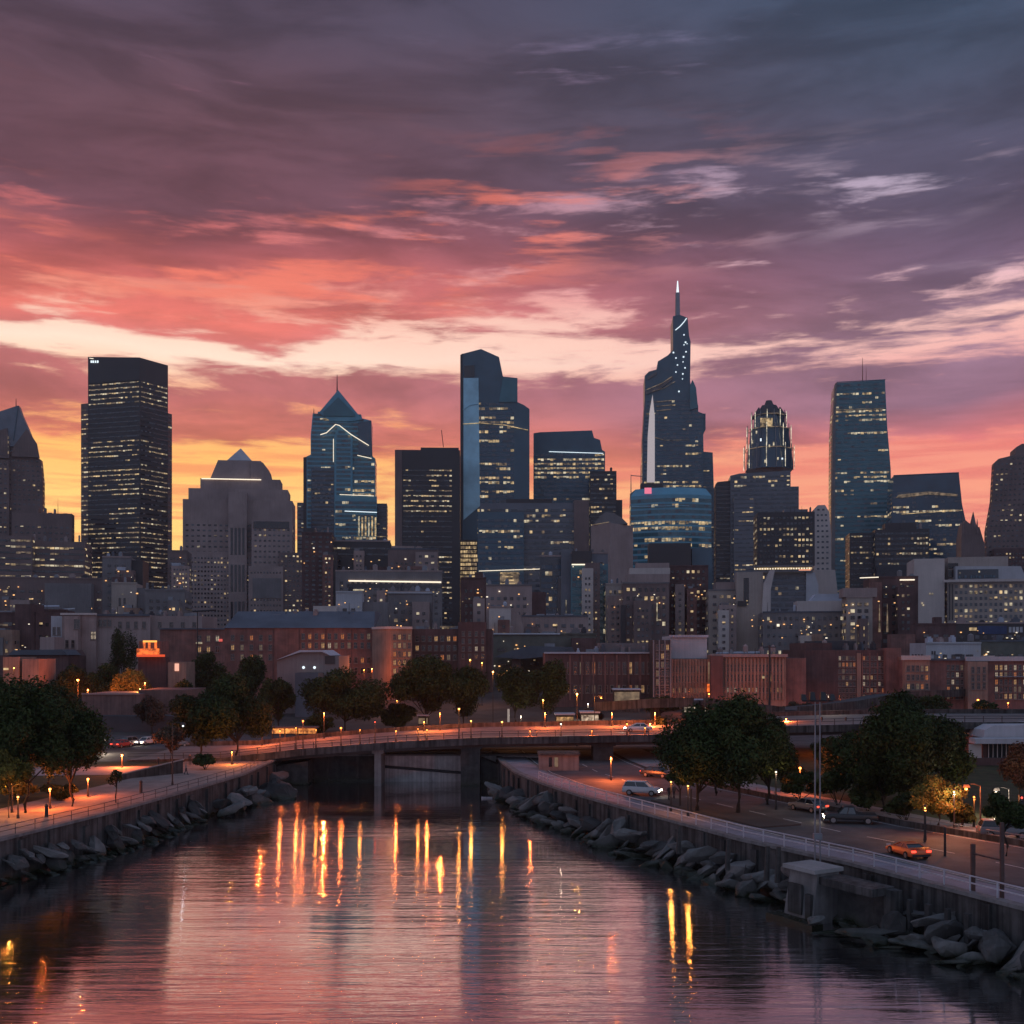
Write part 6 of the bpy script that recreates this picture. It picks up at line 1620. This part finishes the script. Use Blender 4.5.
# on the bridge and right behind it
lamp(459, 709, 178.3, 'tall warm globe lamp on the bridge edge, left of the tall lamp among the trees', AMB, 'globe', bz(X(459, 178.3)), r=0.22, power=.09)
lamp(280, 731, 178.3, 'first orange lamp at the left end of the bridge edge', SOD2, 'globe', bz(X(280, 178.3)), r=0.16, power=.09)
lamp(296, 728, 178.3, 'orange lamp on the bridge edge under the left half of the shelter', SOD2, 'globe', bz(X(296, 178.3)), r=0.15, power=.09)
lamp(303, 721, 178.3, 'taller orange lamp on the bridge edge under the right half of the shelter', SOD2, 'globe', bz(X(303, 178.3)), r=0.2, power=.05)
lamp(316, 730, 178.3, 'low orange lamp on the bridge edge right of the shelter', SOD, 'globe', bz(X(316, 178.3)), r=0.14, power=.09)
lamp(341, 728, 178.3, 'bright orange lamp on the bridge edge before the broad dark tree', SOD2, 'globe', bz(X(341, 178.3)), r=0.22, power=.09)
lamp(360, 730, 178.3, 'small orange lamp on the bridge edge before the corner block', SOD, 'globe', bz(X(360, 178.3)), r=0.14, power=.09)
lamp(375, 722, 178.3, 'thin post lamp with a red bulb on the bridge edge', REDB, 'globe', bz(X(375, 178.3)), r=0.14, power=.09)
lamp(396, 731, 178.3, 'orange lamp on the bridge edge before the low dark tree', SOD2, 'globe', bz(X(396, 178.3)), r=0.16, power=.09)
lamp(418, 729, 178.3, 'orange lamp on the bridge edge before the left one of two broad trees', SOD, 'globe', bz(X(418, 178.3)), r=0.15, power=.09)
lamp(427, 730, 178.3, 'second orange lamp on the bridge edge before the left one of two broad trees', SOD2, 'globe', bz(X(427, 178.3)), r=0.15, power=.09)
lamp(471, 721, 178.3, 'amber lamp on the bridge edge right of the tall warm globe lamp', AMB, 'globe', bz(X(471, 178.3)), r=0.18, power=.09)
lamp(502, 722, 178.3, 'amber lamp on the bridge edge left of the white pylon', AMB, 'globe', bz(X(502, 178.3)), r=0.2, power=.09)
lamp(530, 731, 178.3, 'low orange lamp on the bridge edge under the dark tree pair', SOD2, 'globe', bz(X(530, 178.3)), r=0.14, power=.09)
lamp(561, 724, 178.3, 'pale yellow lamp on the bridge edge before the dark brick hall', WHT, 'globe', bz(X(561, 178.3)), r=0.18, power=.09)
lamp(592, 731, 178.3, 'low orange lamp on the bridge edge under the lit white kiosk', SOD2, 'globe', bz(X(592, 178.3)), r=0.14, power=.09)
lamp(627, 724, 178.3, 'orange lamp on the bridge edge left of the crossing white car', SOD2, 'globe', bz(X(627, 178.3)), r=0.18, power=.09)
lamp(645, 728, 178.3, 'last orange lamp on the bridge edge before the trees', SOD2, 'globe', bz(X(645, 178.3)), r=0.16, power=.09)
lamp(688, 786, 118, 'bright amber post lamp on the right walk before the tree clump', AMB, 'globe', 4.1, r=.13, power=.1)
lamp(671, 782, 122, 'amber post lamp on the right walk left of the bright one before the tree clump', AMB, 'globe', 4.1, r=.13, power=.1)
lamp(493, 672, 262, 'tall amber lamp shining between the two tree groups behind the bridge', AMB, 'globe', r=.3)
lamp(577, 694, 205, 'brightest warm globe lamp, standing at the bridge before the dark brick hall', AMB, 'globe', r=.26)
lamp(543, 700, 232, 'small amber globe lamp right of the dark tree pair', AMB, 'globe')
lamp(601, 698, 238, 'orange arm lamp beside the brightest globe lamp', SOD, 'arm')
lamp(588, 704, 268, 'faint white globe lamp beyond the brightest globe lamp', WHT, 'globe', r=.2)
lamp(397, 700, 285, 'warm lamp glowing low between the broad trees', AMB, 'globe')
lamp(424, 722, 200, 'orange bridge lamp before the left broad tree', SOD, 'globe', bz(X(424, 188)) - .2, r=.18)
lamp(372, 669, 310, 'orange lamp at the foot of the orange brick corner block', SOD2, 'globe', r=.25)
lamp(364, 670, 312, 'second orange lamp beside the lamp at the corner block', SOD, 'globe', r=.22)
lamp(470, 660, 300, 'yellow lamp among leaves above the two broad trees', AMB, 'globe', r=.25)
lamp(482, 663, 304, 'dim yellow lamp right of the lamp among leaves', AMB, 'globe', r=.2)
lamp(650, 724, 198, 'low orange lamp at the right bridge end before the trees', SOD2, 'globe', bz(X(650, 188)) - .3)
lamp(262, 729, 200, 'added low orange lamp beside the deck before the shelter', SOD2, 'globe', bz(X(262, 200)), r=.15, power=1.1)  # this lamp and the row across the deck added to make it glow orange
lamp(324, 713, 200, 'added orange lamp across the deck right of the shelter', SOD2, 'globe', bz(X(324, 200)), r=.12, power=1.0)
lamp(440, 713, 200, 'added orange lamp across the deck under the broad trees', SOD2, 'globe', bz(X(440, 200)), r=.12, power=1.0)
lamp(545, 713, 200, 'added orange lamp across the deck before the dark tree pair', SOD2, 'globe', bz(X(545, 200)), r=.12, power=1.0)
lamp(612, 713, 200, 'added orange lamp across the deck under the dark brick hall', SOD2, 'globe', bz(X(612, 200)), r=.12, power=1.0)
lamp(655, 713, 200, 'added orange lamp across the deck behind the right end trees', SOD2, 'globe', bz(X(655, 200)), r=.12, power=1.0)
lamp(786, 719, 190, 'added orange lamp on the right bridge deck just left of the twin pole', SOD2, 'globe', bz(X(786, 190)), r=.16)  # extra lamps from here put in so the right deck glows orange
lamp(870, 722, 186, 'added orange lamp on the right bridge deck behind the big green tree', SOD2, 'globe', bz(X(870, 186)), r=.16)
lamp(712, 722, 192, 'added orange lamp on the bridge deck hidden behind the tallest dark tree', SOD2, 'globe', bz(X(712, 192)), r=.16)
# left bank
lamp(183, 726, 146, 'cool white arm lamp over the left promenade before the dark pair of trees', CLD, 'arm', dirx=1, r=.16)
lamp(104, 742, 190, 'bright white arm lamp beyond the promenade at left', WHT, 'arm', r=.24)
lamp(78, 680, 262, 'big orange lamp blazing through the leaves at left', SOD2, 'globe', r=.42)
lamp(88, 690, 262, 'small orange lamp under the blazing lamp at left', SOD2, 'globe', r=.28)
lamp(145, 683, 262, 'orange lamp lighting the yellow tree at left', SOD2, 'globe', r=.24)
lamp(140, 689, 258, 'low lamp hidden at the foot of the yellow lit tree', AMB, 'globe', r=.2)
lamp(10, 752, 132, 'yellow lamp behind the leaves at the left picture edge', LOW, 'globe', r=.2)
lamp(18, 797, 117, 'low amber lamp between the slim trunks at left', LOW, 'globe', r=.16)
lamp(88, 779, 134, 'orange lamp lighting the promenade beside the dark trees', SOD2, 'globe', r=.2, power=.45)
lamp(12, 779, 121, 'low amber lamp behind the lit tree at the very left picture edge', AMB, 'globe', r=.12, power=.6)
lamp(50, 789, 124, 'orange lamp lighting the paving under the dark trees at left', SOD2, 'globe', r=.2, power=.45)
lamp(122, 755, 168, 'orange path lamp behind the young thin tree', SOD2, 'globe', r=.2)
lamp(232, 752, 172, 'small orange lamp below the dark pair of trees', SOD, 'globe', r=.14)
lamp(14, 668, 262, 'amber lamp at the cream yard building at far left', AMB, 'globe', r=.24, power=.35)
# right bank
lamp(966, 789, 106, 'bright orange arm lamp beside the yellow lit tree', SOD2, 'arm', r=.2, dirx=-1, power=.35)
lamp(925, 808, 104, 'low amber lamp before the yellow lit tree', AMB, 'globe', r=.1, power=.3)
lamp(954, 792, 108, 'small white lamp left of the orange lamp at the yellow tree', WHT, 'globe', r=.1, power=.3)
lamp(800, 768, 136, 'lone orange lamp glowing in the dark shrubs on the right bank', SOD2, 'globe', r=.22, power=.3)
lamp(829, 697, 205, 'cool white arm lamp high beside the tall twin pole', WHT, 'arm', r=.2, zg=4, power=.3)
lamp(998, 722, 235, 'orange lamp behind the roof of the pale modern house', SOD2, 'globe', r=.25)
lamp(978, 700, 276, 'orange lamp at the foot of the right hand brick row', SOD2, 'globe', r=.4, power=.26)
lamp(1008, 703, 276, 'orange lamp further right at the foot of the right hand brick row', SOD2, 'globe', r=.3, power=.26)
lamp(709, 694, 281, 'orange lamp at the corner between the two ribbed mills', SOD2, 'globe', r=.3, power=.26)
lamp(738, 698, 282, 'orange lamp at the foot of the long ribbed mill', SOD2, 'globe', r=.22, power=.26)
lamp(684, 698, 284, 'orange lamp at the foot of the white attic mill', SOD2, 'globe', r=.22, power=.26)
lamp(840, 702, 276, 'orange lamp on the ramp before the gridded brick block', SOD2, 'globe', r=.25, zg=9.2, power=.5)
lamp(874, 700, 284, 'orange lamp further along the ramp before the gridded block', SOD2, 'globe', r=.25, zg=10, power=.5)
lamp(822, 722, 190, 'orange lamp on the right end of the bridge by the twin pole', SOD2, 'globe', r=.2, zg=bz(60))
lamp(846, 726, 188, 'orange lamp on the far right bridge deck before the rounded tree', SOD2, 'globe', r=.2, zg=bz(62))
lamp(611, 758, 152, 'dark slim post lamp on the road before the bridge pier', SOD2, 'globe', r=.16)
lamp(776, 772, 124, 'dim post lamp at the right end of the planted strip', DIMB, 'globe', r=.16)
lamp(996, 792, 118, 'yellowish arm lamp near the right picture edge', WHT, 'arm', r=.12, dirx=-1)
lamp(974, 797, 111, 'orange lamp right of the lamp at the yellow lit tree', SOD, 'globe', r=.14, power=.3)
lamp(521, 716, 250, 'small white lamp under the dark tree pair', WHT, 'globe', r=.14)
lamp(637, 700, 290, 'dim amber lamp before the grey framed stair tower', AMB, 'globe', r=.14)

# tall twin pole on the right walk
root = thing('light_mast', 'tall slender twin pole mast with dark lamps on top at the river railing', 'light mast', (X(817.5, 93), 93, 4.1))
bx = X(817.5, 93)
for k in (-.22, .22):
    mb = MB(); mb.tube([(bx + k, 93, 4.0), (bx + k * .9, 93, 17.6)], .075, n=7, r2=.055); mb.obj('pole', METAL, root)
mb = MB(); mb.box(bx - .35, bx + .35, 92.8, 93.2, 6.0, 6.5); mb.obj('control_box', METAL, root)
mb = MB(); mb.tube([(bx - 1.3, 93, 17.7), (bx + 1.3, 93, 17.7)], .06, n=6); mb.obj('crossarm', DARKMET, root)
for k in (-1.2, -.45, .45, 1.2):
    mb = MB(); mb.prism([(bx + k - .25, 92.7), (bx + k + .25, 92.7), (bx + k + .25, 93.1), (bx + k - .25, 93.1)], 17.75, 18.25 + .2 * (abs(k) < 1), 0, top=[(bx + k - .18, 92.9), (bx + k + .18, 92.9), (bx + k + .18, 93.2), (bx + k - .18, 93.2)]); mb.obj('floodlight', DARKMET, root)
# far utility pole
root = thing('utility_pole', 'tall thin black pole with a crossarm before the long ribbed mill', 'pole', (X(769.5, 250), 250, gh(250)))
mb = MB(); mb.tube([(X(769.5, 250), 250, 4), (X(769.5, 250), 250, Z(645, 250))], .3, n=7, r2=.2); mb.obj('pole', DARKMET, root)
mb = MB(); mb.tube([(X(763, 250), 250, Z(647, 250)), (X(776, 250), 250, Z(647, 250))], .12, n=5); mb.obj('crossarm', DARKMET, root)
root = thing('utility_pole', 'thin black pole with a flat lamp arm above the lilac grey building', 'pole', (X(197.5, 320), 320, gh(320)))
mb = MB(); mb.tube([(X(197.5, 320), 320, 4), (X(197.5, 320), 320, Z(612, 320))], .22, n=7, r2=.16); mb.obj('pole', DARKMET, root)
mb = MB(); mb.tube([(X(193, 320), 320, Z(611.5, 320)), (X(216, 320), 320, Z(610, 320))], .25, n=5); mb.obj('arm', DARKMET, root)
# rust brown frame at right
RUST = pmat('rust_steel', (.095, .050, .042), .8, .1, .3, 1.5)
fx, fy = X(1002, 79), 79.0
root = thing('sign_frame', 'rust brown steel post frame of two unequal posts on the right walk', 'post frame', (fx, fy, 4.1))
mb = MB(); mb.box(fx - .12, fx + .12, fy - .12, fy + .12, 4.0, 9.6); mb.obj('post', RUST, root)
gx, gy = fx - 1.0, fy + 2.6
mb = MB(); mb.box(gx - .14, gx + .14, gy - .12, gy + .12, 4.0, 7.6); mb.obj('post', RUST, root)
for z in (5.2, 6.9):
    mb = MB(); mb.tube([(fx, fy, z), (gx, gy, z)], .07, n=6); mb.obj('crossbar', RUST, root)
# traffic light at right edge
tx, ty = X(1021, 104), 104.0
root = thing('traffic_light', 'traffic light glowing red at the right picture edge', 'traffic light', (tx, ty, 4.1))
mb = MB(); mb.tube([(tx, ty, 4), (tx, ty, 7.2)], .08, n=7); mb.obj('pole', DARKMET, root)
mb = MB(); mb.box(tx - .2, tx + .2, ty - .16, ty + .16, 7.2, 8.3); hd = mb.obj('housing', DARKMET, root)
for k, zz in enumerate((8.05, 7.75, 7.45)):
    mb = MB(); mb.sphere((tx, ty - .17, zz), .11, n=8, sq=(1, .4, 1)); mb.obj('lens', L_RED if k == 0 else G_BLACK, hd, off=wloc(root))
# bollards and thin posts on the banks
for px, D, h, lb in [(46.5, 118, 1.3, 'short dark bollard on the orange lit promenade at left'), (141, 138, 1.5, 'dark double bollard before the ramp wall'), (680, 126, 2.2, 'dark stout post on the road island edge right of the two persons'), (691, 121, 2.8, 'thin dark post before the clump of trees'), (945, 96, 2.6, 'dark post on the road right of the orange sports car'), (925, 103, 3.0, 'thin dark stake beside the kerb wall behind the orange sports car')]:
    x = X(px, D); root = thing('bollard' if h < 2 else 'post', lb, 'bollard' if h < 2 else 'post', (x, D, 4.1), 'posts on the banks')
    rr_ = .2 if h < 2 else .12
    mb = MB(); mb.tube([(x, D, 4.0), (x, D, 4.1 + h * .9)], rr_, n=8, r2=rr_ * .85); mb.obj('shaft', DARKMET, root)
    mb = MB(); mb.sphere((x, D, 4.1 + h * .9), rr_ * 1.1, n=8); mb.obj('cap', DARKMET, root)
# lit white pylon, shelter, kiosk
root = thing('pylon', 'slim white lit pylon under the dark tree pair', 'pylon', (X(508.5, 240), 240, 4))
mb = MB(); mb.box(X(507.4, 240), X(509.6, 240), 240, 240.5, 3.9, Z(709, 240)); mb.obj('panel', emat('lit_pylon', (.9, .8, .72), .28), root)
mb = MB(); mb.box(X(506.6, 240), X(510.4, 240), 239.8, 240.7, 3.9, 4.5); mb.obj('base', CONC, root)
root = thing('shelter', 'long low shelter with glowing orange panels behind the left bridge end', 'shelter', (X(293, 208), 208, 4))
for k, (a, c) in enumerate([(272, 284), (285.5, 297), (298.5, 316)]):
    mb = MB(); mb.box(X(a, 208), X(c, 208), 208, 208.3, Z(733.5, 208), Z(728.5, 208)); mb.obj('lit_panel', emat('lit_shelter', (1, .36, .08), 1.0, uneven=.6), root)
mb = MB(); mb.box(X(271, 208), X(317, 208), 207.6, 210.6, Z(728.4, 208), Z(726.8, 208)); mb.obj('roof', RF_DARK, root)
for a in (272, 284.7, 297.8, 316):
    mb = MB(); mb.box(X(a, 208) - .12, X(a, 208) + .12, 208.35, 208.6, 3.9, Z(728.4, 208)); mb.obj('post', DARKMET, root)
for i, (a, c, y0, y1, D, m_, lb) in enumerate([(581, 599, 713, 724, 246, L_ROOMW, 'low kiosk with a lit white front behind the bridge lamps'), (556, 574, 715, 724, 250, L_ROOM, 'low kiosk with a dim warm front left of the lit white kiosk'), (418, 428, 716, 724, 240, L_DIM, 'tiny white lit booth among the broad trees'), (684, 706, 701, 712, 262, L_ROOMW, 'small lit shop front beneath the elevated ramp'), (614, 640, 690, 703, 288, L_DIM, 'low porch with a thin lit canopy before the dark brick hall')]):
    root = thing('kiosk', lb, 'kiosk', (X((a + c) / 2, D), D, gh(D)))
    mb = MB(); mb.box(X(a, D), X(c, D), D + .3, D + 4, gh(D) - .3, Z(y0, D)); mb.obj('wall', CONC, root)
    mb = MB(); mb.box(X(a + .5, D), X(c - .5, D), D + .1, D + .28, Z(y1, D), Z(y0 + 2, D)); mb.obj('shop_window', m_, root)
    mb = MB(); mb.box(X(a - 1, D), X(c + 1, D), D - .6, D + 4.2, Z(y0, D) + .003, Z(y0, D) + .35); mb.obj('roof', RF_PALE, root)

# ------------------------------------------------------------------ vehicles
def bevel_poly(side, hw, bev, mat, name, top_in=0.0, seg=2):
    bm = bmesh.new()
    va = [bm.verts.new((x, -hw, z)) for x, z in side]; vb = [bm.verts.new((x, hw, z)) for x, z in side]
    bm.faces.new(va); bm.faces.new(list(reversed(vb)))
    n = len(side)
    for k in range(n): bm.faces.new((va[k], vb[k], vb[(k + 1) % n], va[(k + 1) % n]))
    zs = [z for x, z in side]; zmid = min(zs) + .55 * (max(zs) - min(zs))
    if top_in:
        for v in bm.verts:
            if v.co.z > zmid: v.co.y *= 1 - top_in * (v.co.z - zmid) / (max(zs) - zmid)
    bmesh.ops.recalc_face_normals(bm, faces=bm.faces[:])
    bmesh.ops.bevel(bm, geom=bm.edges[:], offset=bev, segments=seg, affect='EDGES', profile=.6)
    me = bpy.data.meshes.new(name); bm.to_mesh(me); bm.free(); me.materials.append(mat)
    me.polygons.foreach_set('use_smooth', [True] * len(me.polygons))
    return me
TYRE = pmat('tyre', (.018, .018, .018), .85, 0, .1, 4); RIM = pmat('rim', (.35, .35, .36), .35, .8, .05, 4); CARGL = pmat('car_glass', (.012, .014, .018), .06, 0, 0, 1, 0, 1.0)
TAIL = emat('tail_light', (1, .06, .03), 3.0); TAILD = pmat('tail_lens', (.30, .012, .010), .3, 0, 0); HEAD = bulbmat('head_light', (1, .84, .62), 70); HEADD = pmat('head_lens', (.5, .5, .5), .15, 0, 0)
def paint(name, c): return pmat('paint_' + name, c, .32, .15, .05, 1.2, 0, .6)
def car(label, x, y, head, col, kind='sedan', z=4.02, lit=(), group='cars on the riverside road', name='car'):
    """head: direction the nose points, (dx, dy)"""
    root = thing(name, label, 'car', (x, y, z), group, math.atan2(head[1], head[0]))
    if kind == 'sedan':
        L, hw = 2.25, .90
        side = [(-L, .32), (-L - .03, .62), (-L + .08, .92), (-1.5, 1.0), (1.0, .97), (1.75, .84), (2.2, .68), (2.26, .34)]
        g0, g1, gt, roofz = (-1.75, 1.15), (-1.05, .35), .98, 1.45
        wx = (-1.38, 1.38); wr = .33
    elif kind == 'sport':
        L, hw = 2.2, .97
        side = [(-L, .30), (-L - .04, .60), (-L + .05, .90), (-1.55, .96), (.7, .84), (1.6, .72), (2.2, .50), (2.26, .26)]
        g0, g1, gt, roofz = (-1.65, .95), (-.75, .10), .88, 1.26
        wx = (-1.32, 1.38); wr = .34
    elif kind == 'suv':
        L, hw = 2.3, .94
        side = [(-L, .38), (-L - .03, .7), (-L + .05, 1.08), (-1.9, 1.12), (1.0, 1.1), (1.85, 1.0), (2.28, .8), (2.3, .4)]
        g0, g1, gt, roofz = (-2.2, 1.2), (-1.9, .45), 1.08, 1.72
        wx = (-1.4, 1.42); wr = .37
    else:                                   # pickup
        L, hw = 2.65, .95
        side = [(-L, .45), (-L - .02, .7), (-L + .02, 1.02), (-.55, 1.04), (1.2, 1.06), (2.2, 1.0), (2.62, .85), (2.65, .45)]
        g0, g1, gt, roofz = (-.6, 1.3), (-.35, .65), 1.03, 1.72
        wx = (-1.7, 1.75); wr = .39
    child('body', bevel_poly(side, hw, .07, col, 'body', .10), root)
    gm = MB(); w0, w1 = hw * .86, hw * .66
    gm.prism([(g0[0], -w0), (g0[1], -w0), (g0[1], w0), (g0[0], w0)], gt - .05, roofz - .05, 0, top=[(g1[0], -w1), (g1[1], -w1), (g1[1], w1), (g1[0], w1)])
    child('cabin_glass', gm.mesh('cabin_glass', CARGL), root)
    rm = MB(); rm.prism([(g1[0] - .10, -w1 - .03), (g1[1] + .12, -w1 - .03), (g1[1] + .12, w1 + .03), (g1[0] - .10, w1 + .03)], roofz - .048, roofz + .02, 0, top=[(g1[0], -w1 + .1), (g1[1], -w1 + .1), (g1[1], w1 - .1), (g1[0], w1 - .1)])
    for s in (-1, 1):
        for f in (0, .5, 1):
            xa = g0[0] + (g0[1] - g0[0]) * f; xb = g1[0] + (g1[1] - g1[0]) * f
            rm.tube([(xa, s * (w0 + .01), gt - .04), (xb, s * (w1 + .01), roofz - .03)], .045, n=5)
    child('roof', rm.mesh('roof', col), root)
    tm = MB(); tm.tube([(0, -.12, 0), (0, .12, 0)], wr, n=16); tme = tm.mesh('tyre', TYRE)
    rmz = MB(); rmz.tube([(0, -.13, 0), (0, .13, 0)], wr * .62, n=12); rme = rmz.mesh('rim', RIM)
    for a in wx:
        for s in (-1, 1):
            w = child('wheel', tme, root, (a, s * (hw - .09), wr)); child('rim', rme, w)
    for s in (-1, 1):
        hm = MB(); hm.box(L - .10, L + .03, s * hw * .68 - .18, s * hw * .68 + .18, .60, .74); child('headlight', hm.mesh('headlight', HEAD if 'head' in lit else HEADD), root)
        lm = MB(); lm.box(-L - .045, -L + .08, s * hw * .72 - .2, s * hw * .72 + .2, .70, .86); child('taillight', lm.mesh('taillight', TAIL if 'tail' in lit else TAILD), root)
    bmp = MB(); bmp.box(-L - .06, -L + .05, -hw * .85, hw * .85, .34, .52); bmp.box(L - .03, L + .05, -hw * .8, hw * .8, .28, .46); child('bumper', bmp.mesh('bumper', DARKMET), root)
    if kind == 'pickup':
        bd = MB(); bd.box(-L + .1, -.7, -hw * .8, hw * .8, 1.045, 1.07); child('bed', bd.mesh('bed', TYRE), root)
    if kind == 'sport':
        sp = MB(); sp.box(-L + .02, -L + .36, -hw * .88, hw * .88, 1.02, 1.07); sp.box(-L + .12, -L + .2, -.5, -.44, .9, 1.03); sp.box(-L + .12, -L + .2, .44, .5, .9, 1.03); child('spoiler', sp.mesh('spoiler', col), root)
    return root
ORANGE = paint('orange', (.72, .13, .035)); SILVER = paint('silver', (.45, .44, .45)); BLACKP = paint('black', (.016, .016, .018)); WHITEP = paint('white', (.55, .54, .53)); GREYP = paint('grey', (.12, .12, .13)); REDP = paint('red', (.30, .03, .025))
rd = Vector((RW[2][0] - RW[4][0], RW[2][1] - RW[4][1])).normalized()       # along the road towards the camera
def on_road(px, py, z=4.02): D = DG(py, z); return X(px, D), D
x, y = on_road(908, 856); car('bright orange low sports car seen from behind on the riverside road', x, y, (-.16, .98), ORANGE, 'sport', lit=('tail',))
x, y = on_road(850, 823); car('black pickup truck parked along the far side of the road', x, y, (-.97, .20), BLACKP, 'pickup', lit=('head',))
x, y = on_road(808, 811); car('dark small car far behind the tall twin pole with faint white lights', x, y, (-.5, .86), GREYP, 'sedan', lit=('tail',))
x, y = on_road(642, 795); car('silver car with a bright headlight on the road by the bridge', x, y, (.93, -.36), SILVER, 'suv', lit=('head',))
x, y = on_road(657, 777); car('dark car turning onto the road behind the silver car', x, y, (.80, -.60), BLACKP, 'sedan', lit=('tail',))
x, y = on_road(1004, 838, 4.1); car('grey van like car parked behind the rust brown post frame', x, y, (1, -.2), GREYP, 'suv', z=4.12)
car('white lit car crossing the right part of the bridge', X(638, 186), 186, (-1, 0), WHITEP, 'sedan', z=bz(X(638, 186)) + .02, lit=('head',), group='cars on the bridge')
car('red car with glowing tail lights on the left street', X(122, 203), 203, (.3, 1), REDP, 'sedan', lit=('tail',), group='cars on the left street')
car('grey car with glowing tail lights behind the red car', X(131, 207), 207, (.3, 1), GREYP, 'suv', lit=('tail',), group='cars on the left street')
car('pale car with white headlights on the left street', X(146, 209), 209, (-.3, -1), WHITEP, 'sedan', lit=('head',), group='cars on the left street')
car('dark car with white headlights next to the pale car on the left street', X(155, 212), 212, (-.2, -1), BLACKP, 'sedan', lit=('head',), group='cars on the left street')
car('dark car with red tail lights before the dark pair of trees', X(178, 205), 205, (1, .1), GREYP, 'sedan', lit=('tail',), group='cars on the left street')

# ------------------------------------------------------------------ people
def cloth_mat(name, top, legs):
    m = bpy.data.materials.new(name); m.use_nodes = True; t = NT(m.node_tree); b = t.n['Principled BSDF']
    tc = t.new('ShaderNodeTexCoord'); s = t.new('ShaderNodeSeparateXYZ'); t.l.new(tc.outputs['Object'], s.inputs[0])
    c = t.ramp(t.math('DIVIDE', s.outputs[2], 1.8), [(0, (.02, .018, .016, 1)), (.05, (*legs, 1)), (.52, (*top, 1)), (.835, (.35, .20, .14, 1)), (.945, (.03, .02, .015, 1))], 'CONSTANT')
    t.l.new(c, b.inputs['Base Color']); b.inputs['Roughness'].default_value = .85
    return m
def person(label, x, y, rz, top, legs, stride=.22, z=4.1, group='walkers on the banks'):
    V = [(0, 0, .95), (0, 0, 1.12), (0, 0, 1.38), (0, 0, 1.52), (0, .02, 1.60), (0, .03, 1.72),
         (.11, 0, .90), (.12, stride * .5, .50), (.12, stride, .08), (.12, stride + .15, .04),
         (-.11, 0, .90), (-.12, -stride * .3, .50), (-.12, -stride * 1.1, .10), (-.12, -stride * 1.1 + .14, .04),
         (.20, 0, 1.42), (.26, -.06, 1.14), (.25, .06, .90), (.25, .10, .82), (-.20, 0, 1.42), (-.26, .04, 1.14), (-.25, .12, .90), (-.25, .16, .82)]
    E = [(0, 1), (1, 2), (2, 3), (3, 4), (4, 5), (0, 6), (6, 7), (7, 8), (8, 9), (0, 10), (10, 11), (11, 12), (12, 13), (2, 14), (14, 15), (15, 16), (16, 17), (2, 18), (18, 19), (19, 20), (20, 21)]
    Rr = [.15, .14, .17, .06, .10, .10, .10, .07, .05, .045, .10, .07, .05, .045, .075, .055, .04, .04, .075, .055, .04, .04]
    me = bpy.data.meshes.new('person'); me.from_pydata(V, E, [])
    o = bpy.data.objects.new('person', me); COL.objects.link(o)
    o.modifiers.new('skin', 'SKIN'); me.skin_vertices.new() if not me.skin_vertices else None
    for i, r in enumerate(Rr): me.skin_vertices[0].data[i].radius = (r, r * .8)
    me.skin_vertices[0].data[0].use_root = True
    s = o.modifiers.new('smooth', 'SUBSURF'); s.levels = 1; s.render_levels = 2
    me.materials.append(cloth_mat('clothes', top, legs))
    o.location = (x, y, z); o.rotation_euler = (0, 0, rz)
    return tag(o, label, 'person', group)
D = DG(801); person('person in a dark jacket walking on the road behind the silver car', X(669, D), D, .6, (.03, .03, .04), (.02, .02, .03))
person('person in a grey coat walking beside the one in the dark jacket', X(674, D + 1), D + 1, .7, (.09, .085, .09), (.03, .03, .035))
D = DG(769); person('person in dark clothes walking alone on the pale path at left', X(158.5, D), D, 1.4, (.025, .025, .03), (.02, .02, .025))
D = DG(766); person('person in a brown coat standing by the ramp wall end', X(190, D), D, .3, (.06, .045, .04), (.02, .02, .025), .08)
D = DG(775); person('person in a light top walking on the promenade before the dark pair of trees', X(186, 158), 158, -1.2, (.25, .22, .2), (.03, .03, .04))

# ------------------------------------------------------------------ evening haze
mb = MB(); mb.box(-2400, 2400, -120, 2900, -6, 470)
hm = bpy.data.materials.new('haze_air'); hm.use_nodes = True
hm.node_tree.nodes.clear()
ho_ = hm.node_tree.nodes.new('ShaderNodeOutputMaterial'); hv = hm.node_tree.nodes.new('ShaderNodeVolumePrincipled')
hv.inputs['Density'].default_value = HAZE
hv.inputs['Color'].default_value = (.74, .82, .92, 1)
hv.inputs['Anisotropy'].default_value = 0.3
hm.node_tree.links.new(hv.outputs[0], ho_.inputs['Volume'])
hz = mb.obj('haze', hm); hz['kind'] = 'stuff'; hz['label'] = 'thin evening haze over the city'
